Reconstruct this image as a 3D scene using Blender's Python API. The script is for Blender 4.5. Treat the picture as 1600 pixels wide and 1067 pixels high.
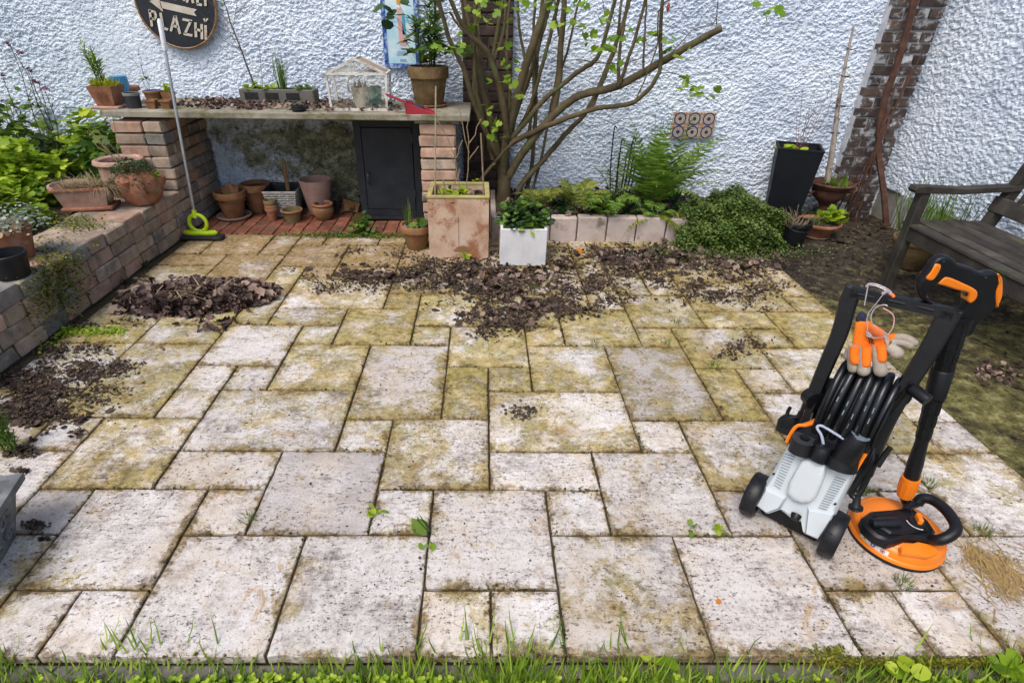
import bpy, bmesh, math, random
import numpy as np
from mathutils import Vector, Matrix
R = math.radians
rng = np.random.default_rng(7); random.seed(7)
for o in list(bpy.data.objects): bpy.data.objects.remove(o)
S = bpy.context.scene; COL = S.collection

# ---------------------------------------------------------------- camera
PITCH, YAW, ROLL, FPX, CAMH, CX, CY = .5358, -.0162, -.0150, 866.4072, 1.4716, 765.137, 533.5
X0, Y0, U = .0312, .8393, .2            # paving grid origin and module
def _basis():
    cp, sp = math.cos(PITCH), math.sin(PITCH)
    f = np.array([0, cp, -sp]); r = np.array([1., 0, 0]); d = np.array([0, -sp, -cp])
    cr, sr = math.cos(ROLL), math.sin(ROLL)
    r, d = cr*r+sr*d, -sr*r+cr*d
    c, s = math.cos(YAW), math.sin(YAW)
    Z = np.array([[c, -s, 0], [s, c, 0], [0, 0, 1]])
    return Z@f, Z@r, Z@d
FW, RT, DN = _basis()
cam = bpy.data.cameras.new('camera'); camo = bpy.data.objects.new('camera', cam); COL.objects.link(camo)
camo.matrix_world = Matrix(((RT[0], -DN[0], -FW[0], 0), (RT[1], -DN[1], -FW[1], 0), (RT[2], -DN[2], -FW[2], CAMH), (0, 0, 0, 1)))
cam.sensor_width = 36; cam.sensor_fit = 'HORIZONTAL'; cam.lens = 36*FPX/1600; cam.shift_x = (800-CX)/1600
cam.clip_start = .02; cam.clip_end = 500; S.camera = camo
# ---------------------------------------------------------------- sky, sun, exposure
SUN_EL, SUN_AZ = 58, 215        # azimuth clockwise from +Y: the light comes from behind the left shoulder
w = bpy.data.worlds.new('World'); S.world = w; w.use_nodes = True
nt = w.node_tree; nt.nodes.clear()
sky = nt.nodes.new('ShaderNodeTexSky'); sky.sky_type = 'NISHITA'; sky.sun_disc = False
sky.sun_elevation = R(SUN_EL); sky.sun_rotation = R(SUN_AZ); sky.air_density = 1.0; sky.dust_density = 4.0; sky.ozone_density = 1.0
bg = nt.nodes.new('ShaderNodeBackground'); bg.inputs[1].default_value = .15
ow = nt.nodes.new('ShaderNodeOutputWorld'); nt.links.new(sky.outputs[0], bg.inputs[0]); nt.links.new(bg.outputs[0], ow.inputs[0])
sl = bpy.data.lights.new('sun', 'SUN'); sl.energy = 1.5; sl.angle = R(28); sl.color = (1, .965, .92)
so = bpy.data.objects.new('sun', sl); COL.objects.link(so)
_d = Vector((math.sin(R(SUN_AZ))*math.cos(R(SUN_EL)), math.cos(R(SUN_AZ))*math.cos(R(SUN_EL)), math.sin(R(SUN_EL))))
so.rotation_euler = _d.to_track_quat('Z', 'Y').to_euler(); so.location = _d*20
vs = S.view_settings; vs.view_transform = 'Standard'; vs.look = 'None'; vs.gamma = 1; vs.exposure = .36; vs.use_curve_mapping = False

# ---------------------------------------------------------------- pixel -> place (a ray met with a plane of the place)
def ray(x, y): return FW+RT*(x-CX)/FPX+DN*(y-CY)/FPX
def G(x, y, z=0):
    v = ray(x, y); t = (z-CAMH)/v[2]; return Vector((v[0]*t, v[1]*t, z))
def WY(x, y, Y):
    v = ray(x, y); t = Y/v[1]; return Vector((v[0]*t, Y, CAMH+v[2]*t))
def WX(x, y, X):
    v = ray(x, y); t = X/v[0]; return Vector((X, v[1]*t, CAMH+v[2]*t))
def crop(ox, oy, s): return lambda x, y: (ox+x/s, oy+y/s)

# ---------------------------------------------------------------- materials
def nd(t, typ, ins=None, **k):
    n = t.nodes.new(typ)
    for a, b in k.items(): setattr(n, a, b)
    for a, b in (ins or {}).items():
        if isinstance(b, bpy.types.NodeSocket): t.links.new(b, n.inputs[a])
        else: n.inputs[a].default_value = b
    return n
def ramp(t, fac, stops):
    n = nd(t, 'ShaderNodeValToRGB', {0: fac}); e = n.color_ramp.elements
    while len(e) < len(stops): e.new(.5)
    for i, (p, c) in enumerate(stops): e[i].position = p; e[i].color = (*c, 1) if len(c) == 3 else c
    return n.outputs[0]
def mix(t, f, a, b, mode='MIX'):
    n = nd(t, 'ShaderNodeMix', data_type='RGBA', blend_type=mode)
    for i, v in ((0, f), (6, a), (7, b)):
        if isinstance(v, bpy.types.NodeSocket): t.links.new(v, n.inputs[i])
        else: n.inputs[i].default_value = (*v, 1) if isinstance(v, tuple) and len(v) == 3 else v
    return n.outputs[2]
def math_(t, op, a, b=0., c=None, clamp=False):
    n = nd(t, 'ShaderNodeMath', operation=op, use_clamp=clamp)
    for i, v in enumerate((a, b) if c is None else (a, b, c)):
        if isinstance(v, bpy.types.NodeSocket): t.links.new(v, n.inputs[i])
        else: n.inputs[i].default_value = v
    return n.outputs[0]
def smooth(t, v, lo, hi):
    n = nd(t, 'ShaderNodeMapRange', {0: v, 1: lo, 2: hi}, interpolation_type='SMOOTHSTEP'); return n.outputs[0]
def noise(t, vec, scale, detail=6, rough=.6, dist=0.):
    return nd(t, 'ShaderNodeTexNoise', {'Vector': vec, 'Scale': scale, 'Detail': detail, 'Roughness': rough, 'Distortion': dist}).outputs[0]
def attr(t, name, typ='GEOMETRY'): return nd(t, 'ShaderNodeAttribute', attribute_name=name, attribute_type=typ).outputs[2]
def newmat(name):
    m = bpy.data.materials.new(name); m.use_nodes = True; t = m.node_tree; t.nodes.clear()
    out = nd(t, 'ShaderNodeOutputMaterial'); return m, t, out
def posvec(t, per_object=True):
    g = nd(t, 'ShaderNodeNewGeometry').outputs['Position']
    if not per_object: return g
    oi = nd(t, 'ShaderNodeObjectInfo').outputs['Random']
    k = math_(t, 'MULTIPLY', oi, 37.)
    return nd(t, 'ShaderNodeVectorMath', {0: g, 1: nd(t, 'ShaderNodeCombineXYZ', {0: k, 1: k, 2: k}).outputs[0]}, operation='ADD').outputs[0]
MATS = {}
def mat(name, cols, rough=.7, scale=8., bump=.0, bscale=60., metal=0., spec=.4, spread=.22, rand=.0, dirt=None, dirt_lo=.52, dirt_hi=.7, dscale=5., trans=0., coat=0.):
    """mottled surface: colours spread by noise, optional stains of one colour, fine relief"""
    if name in MATS: return MATS[name]
    m, t, out = newmat(name); p = posvec(t)
    n1 = noise(t, p, scale, 8, .65)
    k = len(cols); st = [(.5-spread+2*spread*i/max(1, k-1), c) for i, c in enumerate(cols)]
    c = ramp(t, n1, st) if k > 1 else None
    if c is None: c = mix(t, noise(t, p, scale*3, 4), cols[0], tuple(min(1, x*1.12+.004) for x in cols[0]))
    if dirt: c = mix(t, smooth(t, noise(t, p, dscale, 9, .7), dirt_lo, dirt_hi), c, dirt)
    if rand:
        r = nd(t, 'ShaderNodeObjectInfo').outputs['Random']
        hs = nd(t, 'ShaderNodeHueSaturation', {'Color': c}); t.links.new(math_(t, 'MULTIPLY_ADD', r, rand, 1-rand*.5), hs.inputs['Value']); c = hs.outputs[0]
    b = nd(t, 'ShaderNodeBsdfPrincipled', {'Base Color': c, 'Metallic': metal, 'Specular IOR Level': spec, 'Transmission Weight': trans, 'Coat Weight': coat})
    t.links.new(math_(t, 'MULTIPLY_ADD', noise(t, p, scale*2.5, 5), .25, rough-.12, True), b.inputs['Roughness'])
    if bump:
        bn = nd(t, 'ShaderNodeBump', {'Height': noise(t, p, bscale, 8, .7), 'Strength': bump, 'Distance': .004}); t.links.new(bn.outputs[0], b.inputs['Normal'])
    t.links.new(b.outputs[0], out.inputs[0]); MATS[name] = m; return m
def leafmat(name, cols, rough=.5, transl=.35, spec=.35):
    if name in MATS: return MATS[name]
    m, t, out = newmat(name)
    v = attr(t, 'var'); p = posvec(t, False)
    f = math_(t, 'ADD', math_(t, 'MULTIPLY', v, .75), math_(t, 'MULTIPLY', noise(t, p, 14, 3), .25))
    k = len(cols); c = ramp(t, f, [(.12+.76*i/(k-1), q) for i, q in enumerate(cols)])
    b = nd(t, 'ShaderNodeBsdfPrincipled', {'Base Color': c, 'Roughness': rough, 'Specular IOR Level': spec})
    tr = nd(t, 'ShaderNodeBsdfTranslucent', {'Color': c})
    mx = nd(t, 'ShaderNodeMixShader', {0: transl, 1: b.outputs[0], 2: tr.outputs[0]}); t.links.new(mx.outputs[0], out.inputs[0])
    MATS[name] = m; return m

# ---------------------------------------------------------------- mesh helpers
def tag(o, label=None, cat=None, group=None, kind=None):
    for k, v in (('label', label), ('category', cat), ('group', group), ('kind', kind)):
        if v: o[k] = v
    return o
def thing(name, label, cat, loc=(0, 0, 0), rz=0., group=None):
    o = bpy.data.objects.new(name, None); COL.objects.link(o); o.empty_display_size = .05
    o.location = loc; o.rotation_euler = (0, 0, rz); return tag(o, label, cat, group)
def place(me, name, m, parent=None):
    o = bpy.data.objects.new(name, me); COL.objects.link(o)
    if m is not None and not me.materials: me.materials.append(m)
    if parent is not None: o.parent = parent
    return o
class MB:
    def __init__(s): s.v = []; s.f = []
    def add(s, vs, fs):
        k = len(s.v); s.v += [tuple(v) for v in vs]; s.f += [tuple(i+k for i in f) for f in fs]; return s
    def hexa(s, lo, hi, bev=0., M=None, jit=0.):
        """a box with chamfered edges"""
        lo, hi = Vector(lo), Vector(hi)
        if bev <= 0:
            vs = [Vector((x, y, z)) for z in (lo.z, hi.z) for y in (lo.y, hi.y) for x in (lo.x, hi.x)]
            fs = [(0, 2, 3, 1), (4, 5, 7, 6), (0, 1, 5, 4), (2, 6, 7, 3), (0, 4, 6, 2), (1, 3, 7, 5)]
        else:
            vs = []; ix = {}
            for sx in (0, 1):
                for sy in (0, 1):
                    for sz in (0, 1):
                        c = Vector((hi.x if sx else lo.x, hi.y if sy else lo.y, hi.z if sz else lo.z))
                        for a in range(3):
                            q = c.copy()
                            for b_ in range(3):
                                if b_ != a: q[b_] += (-bev if (sx, sy, sz)[b_] else bev)
                            ix[(sx, sy, sz, a)] = len(vs); vs.append(q)
            fs = []
            for a in range(3):
                b_, c_ = (a+1) % 3, (a+2) % 3
                for sgn in (0, 1):
                    quad = []
                    for (i, j) in ((0, 0), (1, 0), (1, 1), (0, 1)):
                        k = [0, 0, 0]; k[a] = sgn; k[b_] = i; k[c_] = j; quad.append(ix[(*k, a)])
                    fs.append(tuple(quad) if sgn else tuple(reversed(quad)))
                for i in (0, 1):
                    for j in (0, 1):
                        k0 = [0, 0, 0]; k0[b_] = i; k0[c_] = j; k1 = list(k0); k1[a] = 1
                        q = (ix[(*k0, b_)], ix[(*k1, b_)], ix[(*k1, c_)], ix[(*k0, c_)])
                        fs.append(q if (i == j) else tuple(reversed(q)))
            for sx in (0, 1):
                for sy in (0, 1):
                    for sz in (0, 1):
                        q = tuple(ix[(sx, sy, sz, a)] for a in range(3)); fs.append(q if (sx+sy+sz) % 2 else tuple(reversed(q)))
        if jit: vs = [v+Vector((random.uniform(-jit, jit), random.uniform(-jit, jit), random.uniform(-jit, jit))) for v in vs]
        if M is not None: vs = [M@v for v in vs]
        return s.add(vs, fs)
    def lathe(s, prof, n=28, c=(0, 0, 0), rot=0., M=None, wob=0.):
        c = Vector(c); vs = []; fs = []
        for (r, z) in prof:
            for i in range(n):
                a = rot+2*math.pi*i/n; q = r*(1+wob*math.sin(3*a+z*9))
                vs.append(Vector((q*math.cos(a), q*math.sin(a), z)))
        for j in range(len(prof)-1):
            for i in range(n):
                k = (i+1) % n; fs.append((j*n+i, j*n+k, (j+1)*n+k, (j+1)*n+i))
        a0, a1 = prof[0][0] > 1e-5, prof[-1][0] > 1e-5
        if a0 and a1:
            if len(prof) > 3:           # a ring: close the section on itself
                j = len(prof)-1; fs += [(j*n+i, j*n+(i+1) % n, (i+1) % n, i) for i in range(n)]
        elif a0: fs.append(tuple(reversed(range(n))))
        elif a1: fs.append(tuple((len(prof)-1)*n+i for i in range(n)))
        vs = [(M@v if M is not None else v)+c for v in vs]
        return s.add(vs, fs)
    def tube(s, pts, rad, n=8, caps=True):
        pts = [Vector(p) for p in pts]; m = len(pts)
        rad = [rad]*m if isinstance(rad, (int, float)) else [rad[0]+(rad[1]-rad[0])*i/(m-1) for i in range(m)] if len(rad) == 2 and m != 2 else list(rad)
        vs = []; fs = []; up = None
        for i, p in enumerate(pts):
            d = (pts[min(i+1, m-1)]-pts[max(i-1, 0)])
            d = d.normalized() if d.length > 1e-9 else Vector((0, 0, 1))
            if up is None: up = d.orthogonal().normalized()
            up = (up-d*up.dot(d)); up = up.normalized() if up.length > 1e-6 else d.orthogonal().normalized()
            sd = d.cross(up)
            for k in range(n):
                a = 2*math.pi*k/n; vs.append(p+(up*math.cos(a)+sd*math.sin(a))*rad[i])
        for i in range(m-1):
            for k in range(n):
                q = (k+1) % n; fs.append((i*n+k, i*n+q, (i+1)*n+q, (i+1)*n+k))
        if caps: fs += [tuple(reversed(range(n))), tuple((m-1)*n+k for k in range(n))]
        return s.add(vs, fs)
    def prism(s, poly, ex, bev=0.):
        """a convex-ish outline (3-D points in one plane) given the thickness vector ex, edges chamfered"""
        poly = [Vector(p) for p in poly]; ex = Vector(ex); n = len(poly); c = sum(poly, Vector())/n
        L = ex.length; u = ex/L
        def ring(off, inset):
            out = []
            for i, p in enumerate(poly):
                d = (c-p); d = d-u*d.dot(u); out.append(p+u*off+(d.normalized()*inset if d.length > 1e-6 else Vector()))
            return out
        rings = [ring(0, bev), ring(bev, 0), ring(L-bev, 0), ring(L, bev)] if bev else [ring(0, 0), ring(L, 0)]
        vs = [p for r in rings for p in r]; fs = [tuple(reversed(range(n))), tuple((len(rings)-1)*n+i for i in range(n))]
        for j in range(len(rings)-1):
            for i in range(n):
                k = (i+1) % n; fs.append((j*n+i, j*n+k, (j+1)*n+k, (j+1)*n+i))
        return s.add(vs, fs)
    def quad(s, a, b, c, d): return s.add([a, b, c, d], [(0, 1, 2, 3)])
    def mesh(s, name, off=None, smooth=False):
        me = bpy.data.meshes.new(name); vs = s.v
        if off is not None: vs = [(v[0]-off[0], v[1]-off[1], v[2]-off[2]) for v in vs]
        me.from_pydata([tuple(v) for v in vs], [], s.f)
        bm = bmesh.new(); bm.from_mesh(me); bmesh.ops.recalc_face_normals(bm, faces=bm.faces); bm.to_mesh(me); bm.free()
        if smooth:
            me.polygons.foreach_set('use_smooth', [True]*len(me.polygons))
            try: me.set_sharp_from_angle(angle=R(42))
            except Exception: pass
        me.update(); return me
    def build(s, name, m, parent=None, world=False, smooth=False):
        off = parent_world(parent) if (world and parent is not None) else None
        return place(s.mesh(name, off, smooth), name, m, parent)
def parent_world(p):
    v = Vector((0, 0, 0))
    while p is not None: v = v+p.location; p = p.parent
    return v
def catmull(pts, k=4):
    pts = [Vector(p) for p in pts]; out = []
    for i in range(len(pts)-1):
        p0, p1, p2, p3 = pts[max(i-1, 0)], pts[i], pts[i+1], pts[min(i+2, len(pts)-1)]
        for j in range(k):
            t = j/k; out.append(.5*((2*p1)+(p2-p0)*t+(2*p0-5*p1+4*p2-p3)*t*t+(3*p1-p0-3*p2+p3)*t**3))
    return out+[pts[-1]]
def outline(outer, holes, Mx, thick, bev, name, m, parent, off=None):
    """flat outline with holes, given a thickness and rounded edges (2-D points in the frame Mx)"""
    cu = bpy.data.curves.new('t', 'CURVE'); cu.dimensions = '2D'; cu.fill_mode = 'BOTH'; cu.extrude = max(.0005, thick/2-bev); cu.bevel_depth = bev; cu.bevel_resolution = 2; cu.offset = -bev
    for lp in [outer]+holes:
        sp = cu.splines.new('POLY'); sp.points.add(len(lp)-1); sp.use_cyclic_u = True
        for p, q in zip(sp.points, lp): p.co = (q[0], q[1], 0, 1)
    o = bpy.data.objects.new('t', cu); COL.objects.link(o)
    dg = bpy.context.evaluated_depsgraph_get()
    me = bpy.data.meshes.new_from_object(o.evaluated_get(dg)); bpy.data.objects.remove(o); bpy.data.curves.remove(cu)
    me.transform(Mx)
    if off is not None: me.transform(Matrix.Translation(-Vector(off)))
    me.name = name; me.materials.clear()
    return place(me, name, m, parent)
# many small pieces (leaves, blades, flakes) from one template
def norm(a): return a/np.maximum(1e-9, np.linalg.norm(a, axis=-1, keepdims=True))
def frames(d, up):
    d = norm(np.asarray(d, float)); up = np.broadcast_to(np.asarray(up, float), d.shape)
    x = np.cross(d, up); bad = np.linalg.norm(x, axis=1) < 1e-4; x[bad] = (1, 0, 0); x = norm(x); z = np.cross(x, d)
    return np.stack([x, d, z], axis=2)
LEAF = (np.array([(0, 0, 0), (-.30, .32, .05), (.30, .32, .05), (-.25, .68, .03), (.25, .68, .03), (0, 1, -.10), (0, .5, 0)]), [(0, 6, 1), (0, 2, 6), (1, 6, 3), (2, 4, 6), (3, 6, 5), (6, 4, 5)])
LOBE = (np.array([(0, 0, 0), (-.30, .12, .03), (-.52, .42, .02), (-.25, .50, .02), (-.30, .82, 0), (0, 1.0, -.06), (.30, .82, 0), (.25, .50, .02), (.52, .42, .02), (.30, .12, .03), (0, .45, -.03)]), [(10, i, i+1) for i in range(0, 9)]+[(10, 9, 0)])
ROUND = (np.array([(0, 0, 0), (-.34, .18, .04), (-.46, .5, .05), (-.3, .85, .02), (0, 1, 0), (.3, .85, .02), (.46, .5, .05), (.34, .18, .04), (0, .5, -.05)]), [(8, i, (i+1) % 8) for i in range(8)])
BLADE = (np.array([(-.5, 0, 0), (.5, 0, 0), (-.42, .35, .03), (.42, .35, .03), (-.28, .7, -.02), (.28, .7, -.02), (0, 1, -.16)]), [(0, 1, 3, 2), (2, 3, 5, 4), (4, 5, 6)])
FLAKE = (np.array([(-.4, 0, .06), (.25, -.08, 0), (.5, .35, .10), (.3, .8, .02), (-.12, 1, .12), (-.5, .55, .02), (0, .45, -.04)]), [(6, i, (i+1) % 6) for i in range(6)])
CURL = (np.array([(-.05, 0, .05), (-.45, .25, .22), (-.30, .6, .30), (-.42, .75, .18), (0, 1.05, .10), (.42, .75, .22), (.25, .62, .34), (.48, .25, .18), (.05, 0, .05), (0, .3, -.02), (0, .68, -.02)]), [(0, 9, 1), (1, 9, 2), (2, 9, 10), (2, 10, 3), (3, 10, 4), (4, 10, 5), (5, 10, 6), (6, 10, 9), (6, 9, 7), (7, 9, 8), (8, 9, 0)])
def cloud(name, tpl, pos, M, scale, m, parent=None, var=None, off=None):
    pos = np.asarray(pos, float); n = len(pos); tv, tf = tpl; k = len(tv)
    scale = np.asarray(scale, float)
    if scale.ndim == 0: scale = np.full((n, 3), scale)
    elif scale.ndim == 1: scale = np.repeat(scale[:, None], 3, 1)
    V = np.einsum('nij,nkj->nki', M, tv[None]*scale[:, None, :])+pos[:, None, :]
    if off is not None: V = V-np.asarray(off, float)
    V = V.reshape(-1, 3)
    lens = np.array([len(f) for f in tf]); idx = np.concatenate([np.array(f) for f in tf])
    loops = (idx[None]+(np.arange(n)*k)[:, None]).ravel(); tot = np.tile(lens, n)
    me = bpy.data.meshes.new(name); me.vertices.add(len(V)); me.vertices.foreach_set('co', V.ravel().astype(np.float32))
    me.loops.add(len(loops)); me.loops.foreach_set('vertex_index', loops.astype(np.int32))
    me.polygons.add(len(tot)); me.polygons.foreach_set('loop_start', np.concatenate([[0], np.cumsum(tot)[:-1]]).astype(np.int32))
    try: me.polygons.foreach_set('loop_total', tot.astype(np.int32))
    except Exception: pass
    a = me.attributes.new('var', 'FLOAT', 'POINT')
    vv = rng.random(n) if var is None else np.asarray(var, float)
    a.data.foreach_set('value', np.repeat(vv, k).astype(np.float32))
    me.update(calc_edges=True); me.validate()
    return place(me, name, m, parent)
def rdir(n, up=.3, spread=1.):
    d = rng.normal(size=(n, 3))*spread; d[:, 2] = np.abs(d[:, 2])*.5+up; return norm(d)
def flatdir(n, tilt=.2):
    a = rng.random(n)*2*np.pi; return norm(np.stack([np.cos(a), np.sin(a), rng.normal(size=n)*tilt], 1))
def leaves(name, tpl, pos, size, m, parent=None, up=.2, droop=0., off=None, var=None, wid=1., updir=None, tilt=.45):
    """leaves pointing outward and lying roughly flat"""
    n = len(pos); d = flatdir(n, .35); d[:, 2] += up-droop; u = norm(np.array([0, 0, 1.])+rng.normal(size=(n, 3))*tilt)
    if updir is not None: u = norm(u+updir)
    s = np.asarray(size) if np.ndim(size) else size*(.65+.7*rng.random(n))
    sc = np.stack([s*wid, s, s], 1)
    M_ = frames(d, u)
    if parent is not None and n <= 60:          # few enough to pick apart: each leaf a part of its own
        vv = rng.random(n) if var is None else np.asarray(var)
        for i in range(n): o = cloud(name, tpl, np.asarray(pos)[i:i+1], M_[i:i+1], sc[i:i+1], m, parent, vv[i:i+1], off)
        return o
    o = cloud(name, tpl, pos, M_, sc, m, parent, var, off)
    if parent is not None: o['kind'] = 'stuff'
    return o
def vnoise(shape, cells, r):
    """smooth value noise on a grid"""
    gy, gx = max(2, int(cells[0])), max(2, int(cells[1])); g = r.random((gy+2, gx+2))
    y = np.linspace(0, gy, shape[0]); x = np.linspace(0, gx, shape[1]); yi = np.minimum(y.astype(int), gy); xi = np.minimum(x.astype(int), gx)
    fy = y-yi; fx = x-xi; fy = (fy*fy*(3-2*fy))[:, None]; fx = (fx*fx*(3-2*fx))[None]
    a = g[yi][:, xi]; b = g[yi][:, xi+1]; c = g[yi+1][:, xi]; d = g[yi+1][:, xi+1]
    return (a*(1-fx)+b*fx)*(1-fy)+(c*(1-fx)+d*fx)*fy
def gridmesh(name, P, m, parent=None, attrs=None, smooth=True):
    h, w_ = P.shape[:2]; V = P.reshape(-1, 3)
    i = np.arange(h*w_).reshape(h, w_); q = np.stack([i[:-1, :-1], i[:-1, 1:], i[1:, 1:], i[1:, :-1]], -1).reshape(-1, 4)
    me = bpy.data.meshes.new(name); me.vertices.add(len(V)); me.vertices.foreach_set('co', V.astype(np.float32).ravel())
    me.loops.add(q.size); me.loops.foreach_set('vertex_index', q.ravel().astype(np.int32))
    me.polygons.add(len(q)); me.polygons.foreach_set('loop_start', (np.arange(len(q))*4).astype(np.int32))
    try: me.polygons.foreach_set('loop_total', np.full(len(q), 4, np.int32))
    except Exception: pass
    me.polygons.foreach_set('use_smooth', np.full(len(q), smooth))
    for k, a in (attrs or {}).items():
        at = me.attributes.new(k, 'FLOAT', 'POINT'); at.data.foreach_set('value', a.ravel().astype(np.float32))
    me.update(calc_edges=True); me.validate(); return place(me, name, m, parent)
# ================================================================ surfaces of the setting
def slab_material():
    m, t, out = newmat('travertine'); p = posvec(t); g = posvec(t, False)
    rnd = nd(t, 'ShaderNodeObjectInfo').outputs['Random']
    mp = nd(t, 'ShaderNodeMapping', {'Vector': p, 'Scale': (1.3, 7., 3.), 'Rotation': (0, 0, .35)}).outputs[0]
    n1 = noise(t, p, 4.5, 10, .72, .5); n2 = noise(t, p, 34, 9, .75); n3 = noise(t, mp, 4., 9, .7, .8); n4 = noise(t, g, 140, 4, .7)
    f = math_(t, 'ADD', math_(t, 'ADD', math_(t, 'MULTIPLY', n1, .34), math_(t, 'MULTIPLY', n2, .34)), math_(t, 'ADD', math_(t, 'MULTIPLY', n3, .20), math_(t, 'MULTIPLY', n4, .12)))
    c = ramp(t, f, [(.40, (.22, .19, .175)), (.455, (.43, .385, .36)), (.50, (.595, .555, .52)), (.55, (.69, .655, .625)), (.61, (.765, .745, .725))])
    # warm clouding and rusty blotches that differ from slab to slab
    c = mix(t, math_(t, 'MULTIPLY', smooth(t, noise(t, p, 2.6, 8, .72), .47, .66), .55), c, (.56, .455, .335))
    c = mix(t, math_(t, 'MULTIPLY', smooth(t, noise(t, p, 4.2, 10, .78, 1.0), .58, .64), .75), c, (.42, .275, .12))
    hs = nd(t, 'ShaderNodeHueSaturation', {'Color': c}); t.links.new(math_(t, 'MULTIPLY_ADD', rnd, .24, .86), hs.inputs['Value']); c = hs.outputs[0]
    grey = attr(t, 'grey', 'OBJECT'); c = mix(t, math_(t, 'MULTIPLY', grey, smooth(t, math_(t, 'ADD', math_(t, 'MULTIPLY', n1, .6), math_(t, 'MULTIPLY', n2, .4)), .40, .58)), c, (.27, .235, .225))
    # pits and specks of the stone
    mpp = nd(t, 'ShaderNodeMapping', {'Vector': g, 'Scale': (1., 1.7, 1.)}).outputs[0]
    pit = math_(t, 'MULTIPLY', smooth(t, noise(t, mpp, 50, 7, .78), .57, .605), smooth(t, noise(t, p, 7, 6, .7), .42, .56))
    pit2 = smooth(t, noise(t, g, 130, 4, .65), .60, .63)
    c = mix(t, math_(t, 'MULTIPLY', pit, .9), c, (.10, .075, .05)); c = mix(t, math_(t, 'MULTIPLY', pit2, .7), c, (.14, .11, .085))
    # moss and algae: broken patches, level set slab by slab
    ms = attr(t, 'moss', 'OBJECT'); edge = attr(t, 'edge')
    nm = math_(t, 'ADD', math_(t, 'ADD', math_(t, 'MULTIPLY', noise(t, g, 3.2, 9, .7, .6), .46), math_(t, 'MULTIPLY', noise(t, g, 13, 9, .75, .4), .32)), math_(t, 'MULTIPLY', noise(t, g, 60, 7, .78), .22))
    lev = math_(t, 'ADD', nm, math_(t, 'MULTIPLY_ADD', ms, .19, -.105)); lev = math_(t, 'MULTIPLY_ADD', edge, .045, lev)
    mk = smooth(t, lev, .487, .572)
    mc = ramp(t, math_(t, 'ADD', math_(t, 'MULTIPLY', noise(t, g, 17, 9, .75), .55), math_(t, 'MULTIPLY', n2, .45)), [(.39, (.060, .046, .008)), (.455, (.165, .125, .022)), (.51, (.31, .24, .055)), (.57, (.43, .345, .11)), (.64, (.56, .49, .27))])
    brown = attr(t, 'brown', 'OBJECT'); mc = mix(t, brown, mc, mix(t, smooth(t, n2, .4, .6), (.115, .07, .03), (.33, .225, .10)))
    glz = mix(t, 1., c, mix(t, brown, mix(t, smooth(t, noise(t, g, 8, 7, .7), .42, .6), (.55, .52, .25), (.84, .70, .33)), (.66, .47, .25)), 'MULTIPLY')
    c = mix(t, math_(t, 'MULTIPLY', smooth(t, lev, .45, .54), .85), c, glz)          # thin algae film: the stone shows through
    thick = smooth(t, lev, .515, .60); c = mix(t, math_(t, 'MULTIPLY', thick, .72), c, mc)
    # dark crusts of old moss
    cr = math_(t, 'MULTIPLY', smooth(t, noise(t, g, 21, 10, .8, .6), .59, .655), smooth(t, math_(t, 'MULTIPLY_ADD', ms, .3, noise(t, g, 2.4, 5)), .50, .72)); c = mix(t, math_(t, 'MULTIPLY', cr, .85), c, (.075, .058, .022))
    # grime along the joints
    em = smooth(t, math_(t, 'MULTIPLY_ADD', edge, .16, math_(t, 'ADD', math_(t, 'MULTIPLY', noise(t, g, 6.5, 9, .75, .5), .6), math_(t, 'MULTIPLY', noise(t, g, 45, 7, .78), .4))), .605, .70); c = mix(t, math_(t, 'MULTIPLY', em, .88), c, mix(t, smooth(t, n2, .42, .58), (.075, .05, .018), (.27, .18, .07)))
    b = nd(t, 'ShaderNodeBsdfPrincipled', {'Base Color': c, 'Roughness': .8, 'Specular IOR Level': .25})
    h = math_(t, 'SUBTRACT', math_(t, 'ADD', math_(t, 'MULTIPLY_ADD', n2, .7, math_(t, 'MULTIPLY', mk, .3)), math_(t, 'MULTIPLY', n4, .3)), math_(t, 'MULTIPLY', pit, 1.))
    bn = nd(t, 'ShaderNodeBump', {'Height': h, 'Strength': .75, 'Distance': .006}); t.links.new(bn.outputs[0], b.inputs['Normal'])
    t.links.new(b.outputs[0], out.inputs[0]); return m
def stucco_material():
    m, t, out = newmat('white_render'); g = posvec(t, False)
    n1 = noise(t, g, 2.2, 8, .65); n2 = noise(t, g, 45, 7, .7)
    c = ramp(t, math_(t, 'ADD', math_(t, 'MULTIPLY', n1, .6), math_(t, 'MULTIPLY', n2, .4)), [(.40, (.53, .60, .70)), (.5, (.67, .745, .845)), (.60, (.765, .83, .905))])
    ms = attr(t, 'moss')
    nm = math_(t, 'ADD', math_(t, 'MULTIPLY', noise(t, g, 4.5, 10, .72), .6), math_(t, 'MULTIPLY', noise(t, g, 30, 8, .75), .4))
    mk = smooth(t, math_(t, 'ADD', nm, math_(t, 'MULTIPLY_ADD', ms, .42, -.26)), .48, .64)
    mc = ramp(t, noise(t, g, 13, 8, .7), [(.36, (.035, .042, .016)), (.5, (.15, .15, .06)), (.62, (.33, .32, .20))])
    c = mix(t, math_(t, 'MULTIPLY', mk, .92), c, mc)
    gm = smooth(t, noise(t, nd(t, 'ShaderNodeMapping', {'Vector': g, 'Scale': (6, 6, .8)}).outputs[0], 2.5, 8, .7), .58, .75)
    c = mix(t, math_(t, 'MULTIPLY', gm, .25), c, (.42, .45, .40))
    b = nd(t, 'ShaderNodeBsdfPrincipled', {'Base Color': c, 'Roughness': 1., 'Specular IOR Level': .03})
    bn = nd(t, 'ShaderNodeBump', {'Height': noise(t, g, 150, 6, .7), 'Strength': .8, 'Distance': .006}); t.links.new(bn.outputs[0], b.inputs['Normal'])
    t.links.new(b.outputs[0], out.inputs[0]); return m
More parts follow.
